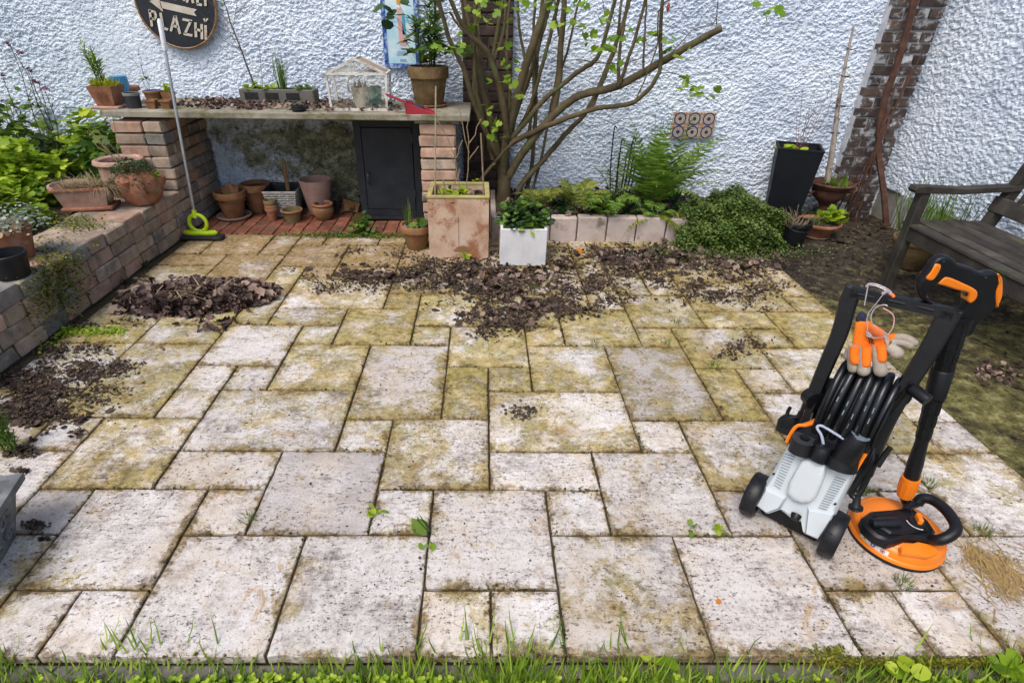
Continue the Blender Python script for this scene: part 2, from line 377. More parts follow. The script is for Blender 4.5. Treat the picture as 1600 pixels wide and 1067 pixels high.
def ground_material():
    m, t, out = newmat('mossy_soil'); g = posvec(t, False)
    n1 = noise(t, g, 1.6, 8, .6, .3); n2 = noise(t, g, 16, 9, .72); n3 = noise(t, g, 75, 8, .78)
    soil = ramp(t, math_(t, 'ADD', math_(t, 'MULTIPLY', n2, .55), math_(t, 'MULTIPLY', n3, .45)), [(.42, (.012, .009, .006)), (.5, (.036, .027, .017)), (.56, (.070, .055, .036)), (.62, (.16, .13, .09))])
    moss = ramp(t, math_(t, 'ADD', math_(t, 'MULTIPLY', n2, .6), math_(t, 'MULTIPLY', n3, .4)), [(.42, (.030, .027, .008)), (.5, (.10, .09, .026)), (.56, (.175, .158, .055)), (.62, (.29, .27, .14))])
    k = smooth(t, math_(t, 'ADD', math_(t, 'MULTIPLY', n1, .55), math_(t, 'ADD', math_(t, 'MULTIPLY', n2, .3), attr(t, 'moss'))), .44, .60)
    c = mix(t, k, soil, moss)
    b = nd(t, 'ShaderNodeBsdfPrincipled', {'Base Color': c, 'Roughness': .85, 'Specular IOR Level': .3})
    bn = nd(t, 'ShaderNodeBump', {'Height': math_(t, 'ADD', n2, math_(t, 'MULTIPLY', n3, .6)), 'Strength': .7, 'Distance': .012}); t.links.new(bn.outputs[0], b.inputs['Normal'])
    t.links.new(b.outputs[0], out.inputs[0]); return m
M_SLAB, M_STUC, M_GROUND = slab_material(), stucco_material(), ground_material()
M_SOIL = mat('dark_soil', [(.018, .013, .009), (.05, .036, .024), (.10, .075, .05)], .95, 40, .9, 130)
M_JOINT = mat('joint_dirt', [(.028, .021, .012), (.065, .048, .024), (.085, .085, .025)], .95, 30, .9, 150)
M_BLOCK = mat('tumbled_block', [(.19, .15, .115), (.355, .27, .20), (.475, .385, .30)], .85, 11, .8, 90, rand=.45, dirt=(.15, .145, .13), dirt_lo=.50, dirt_hi=.66, dscale=4)
M_BLOCKP = mat('tumbled_block_pink', [(.24, .145, .10), (.41, .26, .185), (.50, .37, .29)], .85, 11, .8, 90, rand=.4, dirt=(.17, .14, .11), dscale=5)
M_BLOCKG = mat('tumbled_block_grey', [(.13, .12, .11), (.23, .21, .195), (.34, .31, .285)], .85, 11, .8, 90, rand=.4, dirt=(.10, .11, .07), dscale=5)
M_REDB = mat('red_brick', [(.085, .030, .019), (.19, .065, .038), (.29, .125, .08)], .8, 12, .7, 100, rand=.7, dirt=(.075, .065, .035), dirt_lo=.50, dirt_hi=.68)
M_DARKB = mat('dark_brick', [(.022, .014, .011), (.055, .034, .026), (.105, .065, .048)], .85, 14, .8, 100, rand=.6)
M_WASHB = mat('whitewashed_brick', [(.030, .020, .017), (.065, .044, .036), (.11, .078, .062)], .85, 12, .8, 100, rand=.8, dirt=(.40, .42, .44), dirt_lo=.50, dirt_hi=.62, dscale=9)
M_MORT = mat('lime_mortar', [(.20, .18, .15), (.33, .31, .28)], .9, 20, .8, 120)
M_MORTD = mat('grey_mortar', [(.075, .07, .062), (.15, .14, .125)], .9, 20, .8, 120)

# ---------------------------------------------------------------- ground
WALL_Y, SIDE_X = 4.75, 3.40
def ground():
    xs = np.concatenate([np.linspace(-40, -3.2, 12), np.arange(-3., 3.6, .025), np.linspace(3.8, 40, 12)])
    ys = np.concatenate([np.linspace(-40, .2, 14), np.arange(.35, 4.95, .025), np.linspace(5.2, 40, 12)])
    X, Y = np.meshgrid(xs, ys); r = np.random.default_rng(3)
    Z = -.022+(vnoise(X.shape, (26, 40), r)-.5)*.026+(vnoise(X.shape, (90, 130), r)-.5)*.012
    patio_in = (X > -2.5) & (X < 2.03) & (Y > .84) & (Y < 4.1); Z = np.where(patio_in, -.075, Z)
    lawn = Y < .84; Z = np.where(lawn & (np.abs(X) < 3.6), -.045+(Z+.022), Z)
    far = (np.abs(X) > 3.6) | (Y > 4.9) | (Y < .3); Z = np.where(far, -.06, Z)
    moss = .12-.20*np.clip((Y-2.7)/1.3, 0, 1)
    o = gridmesh('ground', np.stack([X, Y, Z], -1), M_GROUND, attrs={'moss': moss}); o['kind'] = 'structure'
ground()

# ---------------------------------------------------------------- patio
SLABS = """-6 0 1 1;-7 0 1 1;-7 1 2 2;-9 0 2 2;-8 2 1 1;-6 0 1 1;-5 0 2 2;-3 0 2 2;-1 0 1 1;0 0 1 1;1 0 2 2;3 0 2 2;5 0 1 1;6 0 1 1;7 0 3 2;8 2 2 2;7 2 1 1;5 1 2 2;4 2 1 1
-5 2 1 1;-4 2 2 2;-2 2 1 1;-1 1 2 2;1 2 1 1;2 2 2 2;-8 3 2 2;-10 2 2 2;-6 3 2 1;-9 4 1 1;-6 4 3 2;-3 4 1 1;-2 3 2 2;0 3 2 1;0 4 3 2;3 4 1 1;4 3 2 2;6 3 2 1;6 4 2 2;9 4 1 1;8 4 1 2;9 5 1 2;9 7 1 1
-7 5 1 2;-9 5 2 3;-11 6 2 2;-11 4 2 2;-6 6 1 1;-5 6 2 2;-3 5 2 3;-1 5 1 2;0 6 1 1;1 6 2 2;-1 7 2 2;-2 8 1 1;3 5 2 3;5 5 1 2;6 6 1 1;7 6 2 2;5 7 2 2;7 8 1 1;8 8 2 2;9 10 1 1
-7 7 2 2;-9 8 2 1;-11 8 2 1;-5 8 1 1;-6 9 2 1;-4 8 2 2;-2 9 2 2;1 8 1 1;2 8 2 2;4 8 1 1;4 9 2 2;6 9 2 1;6 10 3 2;9 11 1 2;3 10 1 2;-3 10 1 1;-6 10 3 2;-7 9 1 2;-7 11 1 2;-9 9 2 2;-9 11 2 1
-9 12 2 2;-10 14 2 2;-8 14 1 2;-7 13 2 2;-7 15 1 1;-6 15 2 1;-4 15 1 1;-6 12 1 1;-5 12 2 1;-5 13 2 2;-3 13 2 2;-3 11 2 2;-1 11 2 2;1 9 2 2;1 11 2 2;4 11 1 2;5 11 1 2;6 12 3 2"""
MOSS = {(-1, 5): .98, (5, 5): 1.0, (0, 6): .7, (1, 6): .8, (-2, 3): .72, (-8, 3): .85, (-9, 5): .72, (-5, 6): .65, (-1, 7): .72, (2, 8): .82, (4, 9): .75, (5, 7): .78, (8, 8): .92, (6, 9): .95, (6, 10): .78, (9, 10): .7, (0, 4): .62, (4, 3): .66, (8, 4): .6, (8, 2): .52, (-4, 8): .8, (-6, 10): .62, (-6, 9): .6, (7, 8): .7, (-5, 8): .6, (3, 5): .50, (-3, 4): .45, (7, 6): .5, (1, 0): .42, (0, 0): .4, (-1, 0): .42, (-5, 2): .3, (-2, 2): .18, (3, 0): .05, (-3, 0): .05, (-5, 0): .08, (-1, 1): .22, (2, 2): .28, (-4, 2): .12, (0, 3): .2, (-6, 3): .15, (-6, 4): .42, (-7, 1): .2, (-7, 7): .15, (-7, 5): .15, (7, 2): .2, (5, 1): .25, (7, 0): .22, (5, 0): .3, (6, 0): .12, (4, 2): .2, (1, 2): .25, (3, 4): .22}
GREY = {(-4, 2): .75, (-7, 7): .2, (3, 5): .6, (-8, 2): .35, (4, 2): .35, (3, 0): .3, (5, 1): .35, (7, 0): .3, (-1, 1): .25, (-3, 5): .35}
def slab_mesh(w_, d_, r):
    g = .0038; hx, hy = w_*U/2-g, d_*U/2-g; pts = []
    def side(a, b, n):
        for i in range(n):
            t = i/n; pts.append((a[0]+(b[0]-a[0])*t, a[1]+(b[1]-a[1])*t))
    c = [(-hx, -hy), (hx, -hy), (hx, hy), (-hx, hy)]
    for i in range(4): side(c[i], c[(i+1) % 4], 5*(w_ if i % 2 == 0 else d_))
    pts = [(x+r.normal()*.0009-np.sign(x)*(.0022 if r.random() < .10 else 0), y+r.normal()*.0009-np.sign(y)*(.0022 if r.random() < .10 else 0)) for x, y in pts]
    n = len(pts); vs = []; ed = []
    def ring(inset, z, e):
        for x, y in pts:
            vs.append((x*(1-inset/hx), y*(1-inset/hy), z)); ed.append(e)
    ring(0, -.034, 1); ring(0, -.0035, 1); ring(.0028, -.0004, 1); ring(.022, 0, .62); ring(.075 if min(w_, d_) > 1 else .06, 0, 0)
    fs = [(j*n+i, j*n+(i+1) % n, (j+1)*n+(i+1) % n, (j+1)*n+i) for j in range(4) for i in range(n)]+[tuple(4*n+i for i in range(n)), tuple(reversed(range(n)))]
    me = bpy.data.meshes.new('paving_slab'); me.from_pydata(vs, [], fs)
    a = me.attributes.new('edge', 'FLOAT', 'POINT'); a.data.foreach_set('value', ed); me.update(); return me
def patio():
    p = MB().hexa((-2.4, .848, -.07), (2.028, 4.035, -.011)).build('patio', M_JOINT); p['kind'] = 'structure'
    seen = set(); lst = []
    for q in SLABS.replace('\n', ';').split(';'):
        a = tuple(map(int, q.split()))
        cells = {(a[0]+i, a[1]+j) for i in range(a[2]) for j in range(a[3])}
        if cells & seen: continue
        seen |= cells; lst.append(a)
    for v in range(16):                     # the slabs hidden by litter and planters
        for u in range(-11, 10):
            if (u, v) in seen: continue
            for (a, b) in ((2, 2), (2, 1), (1, 2), (1, 1)):
                cells = {(u+i, v+j) for i in range(a) for j in range(b)}
                if not (cells & seen) and u+a <= 10 and v+b <= 16: seen |= cells; lst.append((u, v, a, b)); break
    r = np.random.default_rng(11); cache = {}
    for (u, v, a, b) in lst:
        if u+a <= -11: continue
        if (a, b) not in cache: cache[(a, b)] = [slab_mesh(a, b, r) for _ in range(3)]
        me = cache[(a, b)][r.integers(3)]
        o = place(me, 'paving_slab', M_SLAB, p)
        o.location = (X0+(u+a/2)*U, Y0+(v+b/2)*U, r.normal()*.0012); o.rotation_euler = (r.normal()*.0015, r.normal()*.0015, r.choice([0, math.pi]))
        far = v >= 12
        o['moss'] = float(MOSS.get((u, v), (.66 if v >= 8 else .42 if v >= 4 else .15)+r.normal()*.08))
        if far and u < -2: o['moss'] = .85
        fld = .12+.55*min(1, max(0, (v+b/2-2.5)/7)); o['moss'] = float(.62*o['moss']+.38*fld)
        o['grey'] = float(GREY.get((u, v), 0.)); o['brown'] = .75 if (far and u < -1) else (.25 if v >= 10 else .12 if v < 4 else .0)
patio()
edge = MB().hexa((-4, .800, -.09), (2.2, .842, -.036), .006).build('patio_footing', mat('old_concrete', [(.10, .095, .08), (.19, .175, .15)], .9, 14, .8, 80, dirt=(.06, .07, .02))); edge['kind'] = 'structure'

# ---------------------------------------------------------------- rendered walls
def wall_relief(shape, size, r, amp):
    """roughcast: blunt splashes of render with pits between them"""
    def s(v, a, b_): v = np.clip((v-a)/(b_-a), 0, 1); return v*v*(3-2*v)
    def oct_(cz, cx): return .62*vnoise(shape, (size[1]/cz, size[0]/cx), r)+.38*vnoise(shape, (size[1]/cz*1.9, size[0]/cx*1.9), r)
    h = s(oct_(.019, .028), .30, .60)*.45+s(oct_(.012, .0165), .34, .64)*.65+oct_(.008, .009)*.6
    h -= .75*s(oct_(.017, .030), .56, .70)
    return (h-.8)*amp+(vnoise(shape, (6, 14), r)-.5)*.010
def walls():
    st = .0052; xs = np.arange(-4.6, SIDE_X+.02, st); zs = np.arange(-.06, 1.95, st); X, Z = np.meshgrid(xs, zs); r = np.random.default_rng(5)
    smooth_patch = np.exp(-(((X+2.75)/.55)**2+((Z-1.15)/.45)**2)*1.1)
    amp = .0115*(1-.78*smooth_patch)*(.75+.5*vnoise(X.shape, (8, 30), r))
    h = wall_relief(X.shape, (xs[-1]-xs[0], zs[-1]-zs[0]), r, 1.)*amp+0
    Y = WALL_Y-h
    def blob(cx, cz, sx, sz): return np.exp(-(((X-cx)/sx)**2+((Z-cz)/sz)**2))
    moss = .95*blob(-1.65, .50, .85, .34)+.9*blob(-1.05, .35, .34, .34)+.45*np.clip(1-Z/.42, 0, 1)+.55*blob(-.35, .85, .2, .16)+.30*blob(-2.45, 1.02, .35, .08)+.35*np.clip(1-Z/.22, 0, 1)+.35*blob(.6, .3, .5, .3)
    t = thing('rendered_wall', 'long white roughcast garden wall behind the counter, the shrub and the ferns', 'wall', (0, WALL_Y, 0))
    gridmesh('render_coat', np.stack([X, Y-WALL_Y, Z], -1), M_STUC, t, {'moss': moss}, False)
    MB().hexa((-12, .03, -.1), (SIDE_X+.3, .3, 2.3)).build('wall_core', M_MORT, t)
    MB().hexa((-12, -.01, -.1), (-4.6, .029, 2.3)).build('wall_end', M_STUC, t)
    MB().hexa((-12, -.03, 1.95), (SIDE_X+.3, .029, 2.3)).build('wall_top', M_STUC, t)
    st = .009; ys = np.arange(-1.5, WALL_Y, st); zs = np.arange(.24, 1.95, st); Yg, Z = np.meshgrid(ys, zs)
    h = wall_relief(Yg.shape, (ys[-1]-ys[0], zs[-1]-zs[0]), r, 1.)*.0085
    moss = .28*np.exp(-((Yg-3.35)/.3)**2)*np.clip(Z-.4, 0, 1)+.5*np.clip(1-(Z-.24)/.14, 0, 1)+.15
    t = thing('side_wall', 'pale rendered side wall rising behind the wooden bench', 'wall', (SIDE_X, 0, 0))
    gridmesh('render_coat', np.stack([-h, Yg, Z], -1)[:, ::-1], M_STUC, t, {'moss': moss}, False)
    MB().hexa((.02, -2, -.1), (.3, WALL_Y+.2, 2.3)).build('wall_core', M_MORT, t)
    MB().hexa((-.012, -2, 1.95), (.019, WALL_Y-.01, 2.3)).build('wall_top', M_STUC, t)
    pl = MB().hexa((-.012, -2, -.08), (.019, 3.95, .24), .004).build('plinth', mat('mossy_plinth', [(.035, .04, .018), (.09, .095, .05), (.25, .26, .22)], .9, 10, .8, 60), t)
    mr = mat('ribbed_render', [(.19, .20, .17), (.35, .38, .37)], .85, 12, .6, 80, dirt=(.08, .09, .03))
    MB().hexa((-.004, 3.951, -.08), (.019, 4.46, .24)).build('ribbed_panel', M_MORTD, t)
    for i in range(15): MB().hexa((-.02, 3.965+i*.033, -.03), (-.003, 3.98+i*.033, .238), .003).build('rib', mr, t)
walls()
def pillar(name, label, x0, x1, mb, mm, y0, top, seed):
    r = random.Random(seed); t = thing(name, label, 'pillar', ((x0+x1)/2, y0, 0)); w_ = x1-x0
    MB().hexa((-w_/2+.006, .012, -.05), (w_/2-.006, WALL_Y+.02-y0, top)).build('mortar', mm, t)
    z = -.03; k = 0; ms = {}
    while z < top-.05:
        cuts = [-w_/2, -w_/2+w_*(.5+r.uniform(-.04, .04)), w_/2] if k % 2 else [-w_/2, -w_/2+w_*.27, -w_/2+w_*.74, w_/2]
        for a, b in zip(cuts[:-1], cuts[1:]):
            L = round(b-a-.012, 2)
            if L not in ms: ms[L] = MB().hexa((-L/2, -.006, 0), (L/2, .06, .062), .004, jit=.0015).mesh('brick')
            o = place(ms[L], 'brick', mb, t); o.location = ((a+b)/2, r.uniform(-.005, .004), z)
        z += .075; k += 1
pillar('dark_brick_pillar', 'dark brown brick pillar in the wall behind the bare shrub stems', -.167, .222, M_DARKB, M_MORTD, 4.685, 2.2, 1)
pillar('whitewashed_brick_pillar', 'brick pillar with worn whitewash in the corner beside the rusty post', 2.955, 3.345, M_WASHB, mat('white_mortar', [(.33, .34, .35), (.60, .62, .66)], .9, 18, .8, 100), 4.665, 2.2, 2)

# ---------------------------------------------------------------- low block wall and raised bed
def block(parent, lo, hi, r, ms=(0, 1, 2), bev=.0085):
    m = [M_BLOCK, M_BLOCKP, M_BLOCKG][r.choice(ms)]
    c = [(a+b)/2 for a, b in zip(lo, hi)]
    o = MB().hexa([a-q for a, q in zip(lo, c)], [b-q for b, q in zip(hi, c)], bev, jit=.004).build('block', m, parent)
    for p in o.data.polygons: p.use_smooth = True
    try: o.data.set_sharp_from_angle(angle=R(30))
    except Exception: pass
    o.location = c; return o
LW_TOP, LW_X = .328, -2.22
def low_wall():
    r = random.Random(4); t = thing('low_block_wall', 'low retaining wall of tumbled beige blocks holding the flower bed', 'wall', (LW_X-.1, 2.6, 0))
    MB().hexa((-.12, -1.6, -.06), (.088, 1.43, .30)).build('wall_core', M_JOINT, t)
    h = .081
    for c in range(4):
        y = -1.6+(c % 2)*-.11
        while y < 1.43:
            L = r.choice([.13, .17, .2, .21, .235]); y2 = min(y+L, 1.445)
            if y2-y > .05:
                j = r.uniform(-.006, .006)
                block(t, (-.13 if c == 3 else -.06, y+.003, c*h+.003), (.1+j, y2-.003, (c+1)*h+.004+(r.uniform(-.003, .004) if c == 3 else -.001)), r, (0, 0, 0, 1, 1, 2))
            y = y2
    # second row of cap blocks towards the bed
    y = -1.6
    while y < 1.4:
        L = r.choice([.17, .2, .235]); block(t, (-.30, y+.003, .235), (-.136, min(y+L, 1.44)-.003, .322+r.uniform(-.006, .006)), r, (0, 0, 1)); y += L
low_wall()
def bed():
    xs = np.arange(-6.5, -2.50, .05); ys = np.arange(.6, 4.76, .05); X, Y = np.meshgrid(xs, ys); r = np.random.default_rng(9)
    Z = .285+(vnoise(X.shape, (25, 25), r)-.5)*.06
    o = gridmesh('bed_soil', np.stack([X, Y, Z], -1), M_SOIL); o['kind'] = 'structure'
bed()
# ---------------------------------------------------------------- counter with its two piers
C_TOP, C_BOT, C_FRONT = .859, .8205, 4.06
def counter():
    r = random.Random(8); t = thing('stone_counter', 'weathered slab counter on two block piers along the white wall', 'counter', (-1.4, 4.4, 0)); oy = 4.4; ox = -1.4
    mtop = mat('weathered_plank', [(.13, .115, .085), (.26, .235, .18), (.38, .35, .28)], .85, 7, .8, 60, dirt=(.12, .115, .045), dirt_lo=.48, dirt_hi=.66, dscale=6)
    a = WY(157, 182, C_FRONT).x; b = WY(734, 188, C_FRONT).x; md = (a+b)/2
    for (y0, y1) in ((C_FRONT, 4.40), (4.404, WALL_Y-.012)):
        MB().hexa((a-ox, y0-oy, C_BOT+r.uniform(-.002, .002)), (b-ox, y1-oy, C_TOP+r.uniform(-.002, .002)), .005, jit=.002).build('worktop_slab', mtop, t)
    for side, (x0, x1) in enumerate(((-2.56, LW_X), (WY(657, 250, 4.10).x, WY(712, 250, 4.10).x))):
        y0 = 4.055 if side == 0 else 4.10
        p = MB().hexa((x0-ox+.02, y0-oy+.03, -.05), (x1-ox-.02, WALL_Y-.02-oy, .79)).build('pier', M_JOINT, t)
        h = .0795
        for c in range(10):
            z0, z1 = c*h+.004, (c+1)*h-.001
            if side == 0:
                y = y0-oy; k = c % 2
                while y < WALL_Y-oy-.03:
                    L = (.11 if k and y == y0-oy else r.choice([.13, .17, .2, .22])); y2 = min(y+L, WALL_Y-oy-.012)
                    block(p, (x1-ox-.13, y+.003, z0), (x1-ox+r.uniform(-.006, .006), y2-.003, z1), r, (0, 0, 1, 2)); y = y2
                block(p, (x0-ox+r.uniform(-.01, .01), y0-oy+r.uniform(-.004, .004), z0), (x1-ox-.133, y0-oy+.14, z1), r, (0, 0, 1))
                block(p, (x0-ox, y0-oy+.145, z0), (x0-ox+.15, y0-oy+.36, z1), r, (0, 0, 2))
            else:
                block(p, (x0-ox+r.uniform(-.004, .004), y0-oy+r.uniform(-.004, .004), z0), (x1-ox+r.uniform(-.004, .004), y0-oy+.12, z1), r, (0, 0, 1))
                block(p, (x0-ox, y0-oy+.125, z0), (x1-ox, y0-oy+.36, z1), r, (0, 1, 2))
        if side: MB().hexa((x0-ox-.03, y0-oy-.005, .797), (x1-ox+.03, WALL_Y-.03-oy, .818), .003).build('bearer', mtop, p)
    return a, b
CA, CB = counter()
# ---------------------------------------------------------------- brick floor under the counter
def brick_floor():
    r = random.Random(6); p = MB().hexa((-2.215, 4.042, -.06), (-.43, WALL_Y-.02, -.008)).build('brick_floor', M_JOINT); p['kind'] = 'structure'
    x = -2.21; i = 0; ms = [MB().hexa((-.048, -.098, -.03), (.048, .098, 0), .005, jit=.002).mesh('brick') for _ in range(4)]
    while x < -.5:
        y = 4.045-(.1 if i % 2 else 0)
        while y < WALL_Y-.05:
            y2 = y+.2
            if i % 2 and y < 4.04:
                o = MB().hexa((-.048, -.048, -.03), (.048, .048, 0), .005, jit=.002).build('brick', M_REDB, p); o.location = (x+.05, 4.045+.05, .006+r.uniform(-.004, .003))
            elif y2 < WALL_Y: 
                o = place(ms[r.randrange(4)], 'brick', M_REDB, p); o.location = (x+.05, y+.1, .006+r.uniform(-.004, .003)); o.rotation_euler = (r.uniform(-.02, .02), r.uniform(-.02, .02), r.uniform(-.015, .015))
            y = y2
        x += .103; i += 1
brick_floor()
# ---------------------------------------------------------------- edging of the fern bed
def edging():
    r = random.Random(12); t = thing('edging_blocks', 'row of upright pinkish concrete blocks edging the fern bed', 'edging', (.9, 3.98, 0))
    m = mat('edging_concrete', [(.30, .235, .205), (.44, .365, .325), (.52, .46, .42)], .85, 9, .6, 80, rand=.25, dirt=(.16, .13, .10), dirt_lo=.55, dirt_hi=.7)
    xs = [.06, .28, .50, .70, .92, 1.14, 1.36, 1.58]
    for a, b in zip(xs[:-1], xs[1:]):
        MB().hexa((a-.9+.004, -.03+r.uniform(-.006, .006), -.06), (b-.9-.004, .05, .185+r.uniform(-.006, .006)), .007, jit=.002).build('block', m, t)
    MB().hexa((-.84, .05, -.06), (-.80, .75, .18), .006).build('block', m, t)
    xs = np.arange(.1, 2.9, .035); ys = np.arange(4.03, WALL_Y+.01, .035); X, Y = np.meshgrid(xs, ys); q = np.random.default_rng(2)
    Z = np.where(X < 1.65, .15, .15-np.clip((X-1.65)*.5, 0, .17))+(vnoise(X.shape, (12, 40), q)-.5)*.05
    o = gridmesh('fern_bed_soil', np.stack([X, Y, Z], -1), M_SOIL); o['kind'] = 'structure'
edging()
# ================================================================ pots and planters
TC = mat('terracotta', [(.17, .066, .034), (.29, .122, .066), (.39, .205, .135)], .8, 12, .4, 120, rand=.25, dirt=(.30, .25, .19), dirt_lo=.56, dirt_hi=.75, dscale=9)
TCP = mat('pale_terracotta', [(.26, .14, .10), (.39, .24, .18), (.49, .35, .285)], .8, 10, .4, 120, rand=.2, dirt=(.25, .22, .15), dirt_lo=.55, dirt_hi=.72, dscale=7)
TCB = mat('brown_terracotta', [(.12, .05, .022), (.215, .098, .042), (.30, .16, .08)], .75, 10, .4, 100, rand=.25, dirt=(.12, .11, .04), dirt_lo=.5, dirt_hi=.68, dscale=8)
TCM = mat('mossy_terracotta', [(.085, .085, .030), (.17, .14, .06), (.30, .165, .085)], .85, 9, .6, 100)
TCROT = mat('flaking_terracotta', [(.055, .036, .016), (.135, .082, .032), (.25, .155, .085)], .85, 14, .8, 60, dirt=(.14, .12, .04), dirt_lo=.5, dirt_hi=.66)
BLK = mat('black_plastic', [(.005, .006, .008), (.012, .014, .018)], .45, 10, .1, 80, spec=.35)
POTSOIL = mat('potting_soil', [(.014, .010, .007), (.042, .030, .020), (.09, .065, .045)], .95, 60, 1., 150)
def pot(t, rt, rb, h, m, rim=.0, rimh=.0, wall=.008, n=30, soil=.88, z=0., c=(0, 0), rot=0., name='pot', soilm=None, lean=None, wob=0.):
    """a hollow pot: body, a thick rim when it has one, soil inside"""
    sm = n > 8; k = math.sqrt(2) if n == 4 else 1.
    if n == 4: rot = rot+math.pi/4
    ri = lambda f: rb+(rt-rb)*f
    hb = h-rimh
    b = MB(); pr = [(rb*k*.96, 0), (rb*k, .006), (ri(hb/h)*k, hb)]
    if not rimh: pr += [(rt*k, h), ((rt-wall)*k, h)]
    else: pr += [((ri(hb/h)-wall)*k, hb)]
    pr += [((ri(.25)-wall)*k, h*.25), (0, h*.25)]
    b.lathe(pr, n, (c[0], c[1], z), rot, wob=wob); o = b.build(name, m, t, smooth=sm)
    if rimh:
        r_ = rt+rim
        MB().lathe([((ri(hb/h)+.0005)*k, hb-.001), (r_*k*.985, hb), (r_*k, hb+rimh*.25), (r_*k, h-rimh*.15), ((r_-.003)*k, h), ((rt-wall)*k, h), ((ri(hb/h)-wall*.9)*k, hb-.0005)], n, (c[0], c[1], z), rot, wob=wob).build('rim', m, t, smooth=sm)
    if soil:
        rr = (ri(soil)-wall-.001); s = MB(); s.lathe([(rr*k, h*soil-.006), (rr*.5*k, h*soil+.004), (0, h*soil+.006)], n, (c[0], c[1], z), rot); s.build('soil', soilm or POTSOIL, t, smooth=True)
    return o
def saucer(t, r, h, m, c=(0, 0), z=0., n=30, rot=0.):
    k = math.sqrt(2) if n == 4 else 1.
    MB().lathe([(r*.86*k, 0), (r*k, h*.7), (r*k, h), ((r-.008)*k, h), (r*.83*k, .007), (0, .007)], n, (c[0], c[1], z), rot+(math.pi/4 if n == 4 else 0)).build('saucer', m, t, smooth=n > 8)
G_LIME = leafmat('lime_leaf', [(.12, .24, .010), (.30, .45, .020), (.55, .64, .06)], .5, .42)
G_MID = leafmat('green_leaf', [(.035, .085, .012), (.085, .17, .020), (.19, .29, .035)])
G_DARK = leafmat('dark_leaf', [(.012, .038, .012), (.028, .075, .020), (.060, .125, .034)])
G_GRASS = leafmat('grass_blade', [(.045, .105, .014), (.105, .195, .024), (.22, .30, .055)])
G_FERN = leafmat('fern_leaf', [(.06, .15, .014), (.14, .27, .028), (.28, .42, .06)])
G_FERNO = leafmat('old_fern_leaf', [(.075, .11, .012), (.18, .23, .030), (.32, .34, .06)])
G_YOUNG = leafmat('young_leaf', [(.075, .17, .010), (.19, .33, .020), (.40, .52, .06)], .5, .4)
G_YEL = leafmat('yellow_leaf', [(.24, .30, .01), (.42, .44, .02), (.60, .52, .05)])
G_SIL = leafmat('silver_leaf', [(.12, .17, .12), (.23, .28, .21), (.38, .42, .34)], transl=.15)
G_DRY = leafmat('dry_straw', [(.13, .085, .045), (.28, .20, .115), (.44, .35, .22)], .8, .15)
G_LITTER = leafmat('fallen_leaf', [(.022, .013, .013), (.062, .037, .034), (.125, .078, .066), (.205, .14, .108), (.36, .262, .195)], .65, .08)
G_MULCH = leafmat('leaf_mulch', [(.014, .009, .007), (.034, .022, .016), (.065, .042, .028), (.12, .082, .055)], .85, .0)
G_ORANGE = leafmat('orange_leaf', [(.46, .13, .015), (.62, .22, .025)], .5, .2)
WOODY = mat('twig_bark', [(.055, .034, .024), (.11, .072, .050)], .85, 30, .5, 120)
STRAWST = mat('dry_stem', [(.19, .135, .08), (.32, .25, .16)], .8, 30, .3, 120)
def tuft(name, t, n, h, spread, wd, m, base=(0, 0, 0), r0=.02, droop=.25, seed=None):
    """blades of grass rising from one spot"""
    a = rng.random(n)*2*np.pi; rr = r0*np.sqrt(rng.random(n)); P = np.stack([base[0]+rr*np.cos(a), base[1]+rr*np.sin(a), np.full(n, base[2])], 1)
    b = a+rng.normal(size=n)*.5; d = np.stack([np.cos(b)*spread*rng.random(n), np.sin(b)*spread*rng.random(n), np.ones(n)], 1)
    L = h*(.5+.6*rng.random(n)); up = norm(np.stack([np.cos(b), np.sin(b), np.full(n, .1)], 1))
    M_ = frames(d, up); return cloud(name, BLADE, P, M_, np.stack([np.full(n, wd)*(.7+.6*rng.random(n)), L, L*droop/.16*.5], 1), m, t)
def clump(name, t, tpl, n, r, size, m, c=(0, 0, 0), flat=.5, up=.25, wid=1., shell=.5, droop=0.):
    """leaves filling a low dome"""
    d = rng.normal(size=(n, 3)); d[:, 2] = np.abs(d[:, 2]); d = norm(d)*(shell+(1-shell)*rng.random((n, 1)))
    P = d*np.array([r, r, r*flat])+np.array(c); return leaves(name, tpl, P, size, m, t, up=up, wid=wid, updir=d*.6, droop=droop)
def stems(name, t, paths, rad, m, n=5):
    b = MB()
    for p in paths: b.tube(p, rad, n)
    return b.build(name, m, t, smooth=True)
def rnd(a, b): return random.uniform(a, b)
def twig(p0, p1, k=4, j=.012):
    p0, p1 = Vector(p0), Vector(p1); return [p0+(p1-p0)*(i/k)+Vector((rnd(-j, j), rnd(-j, j), rnd(-j, j)))*(0 if i == 0 else 1) for i in range(k+1)]

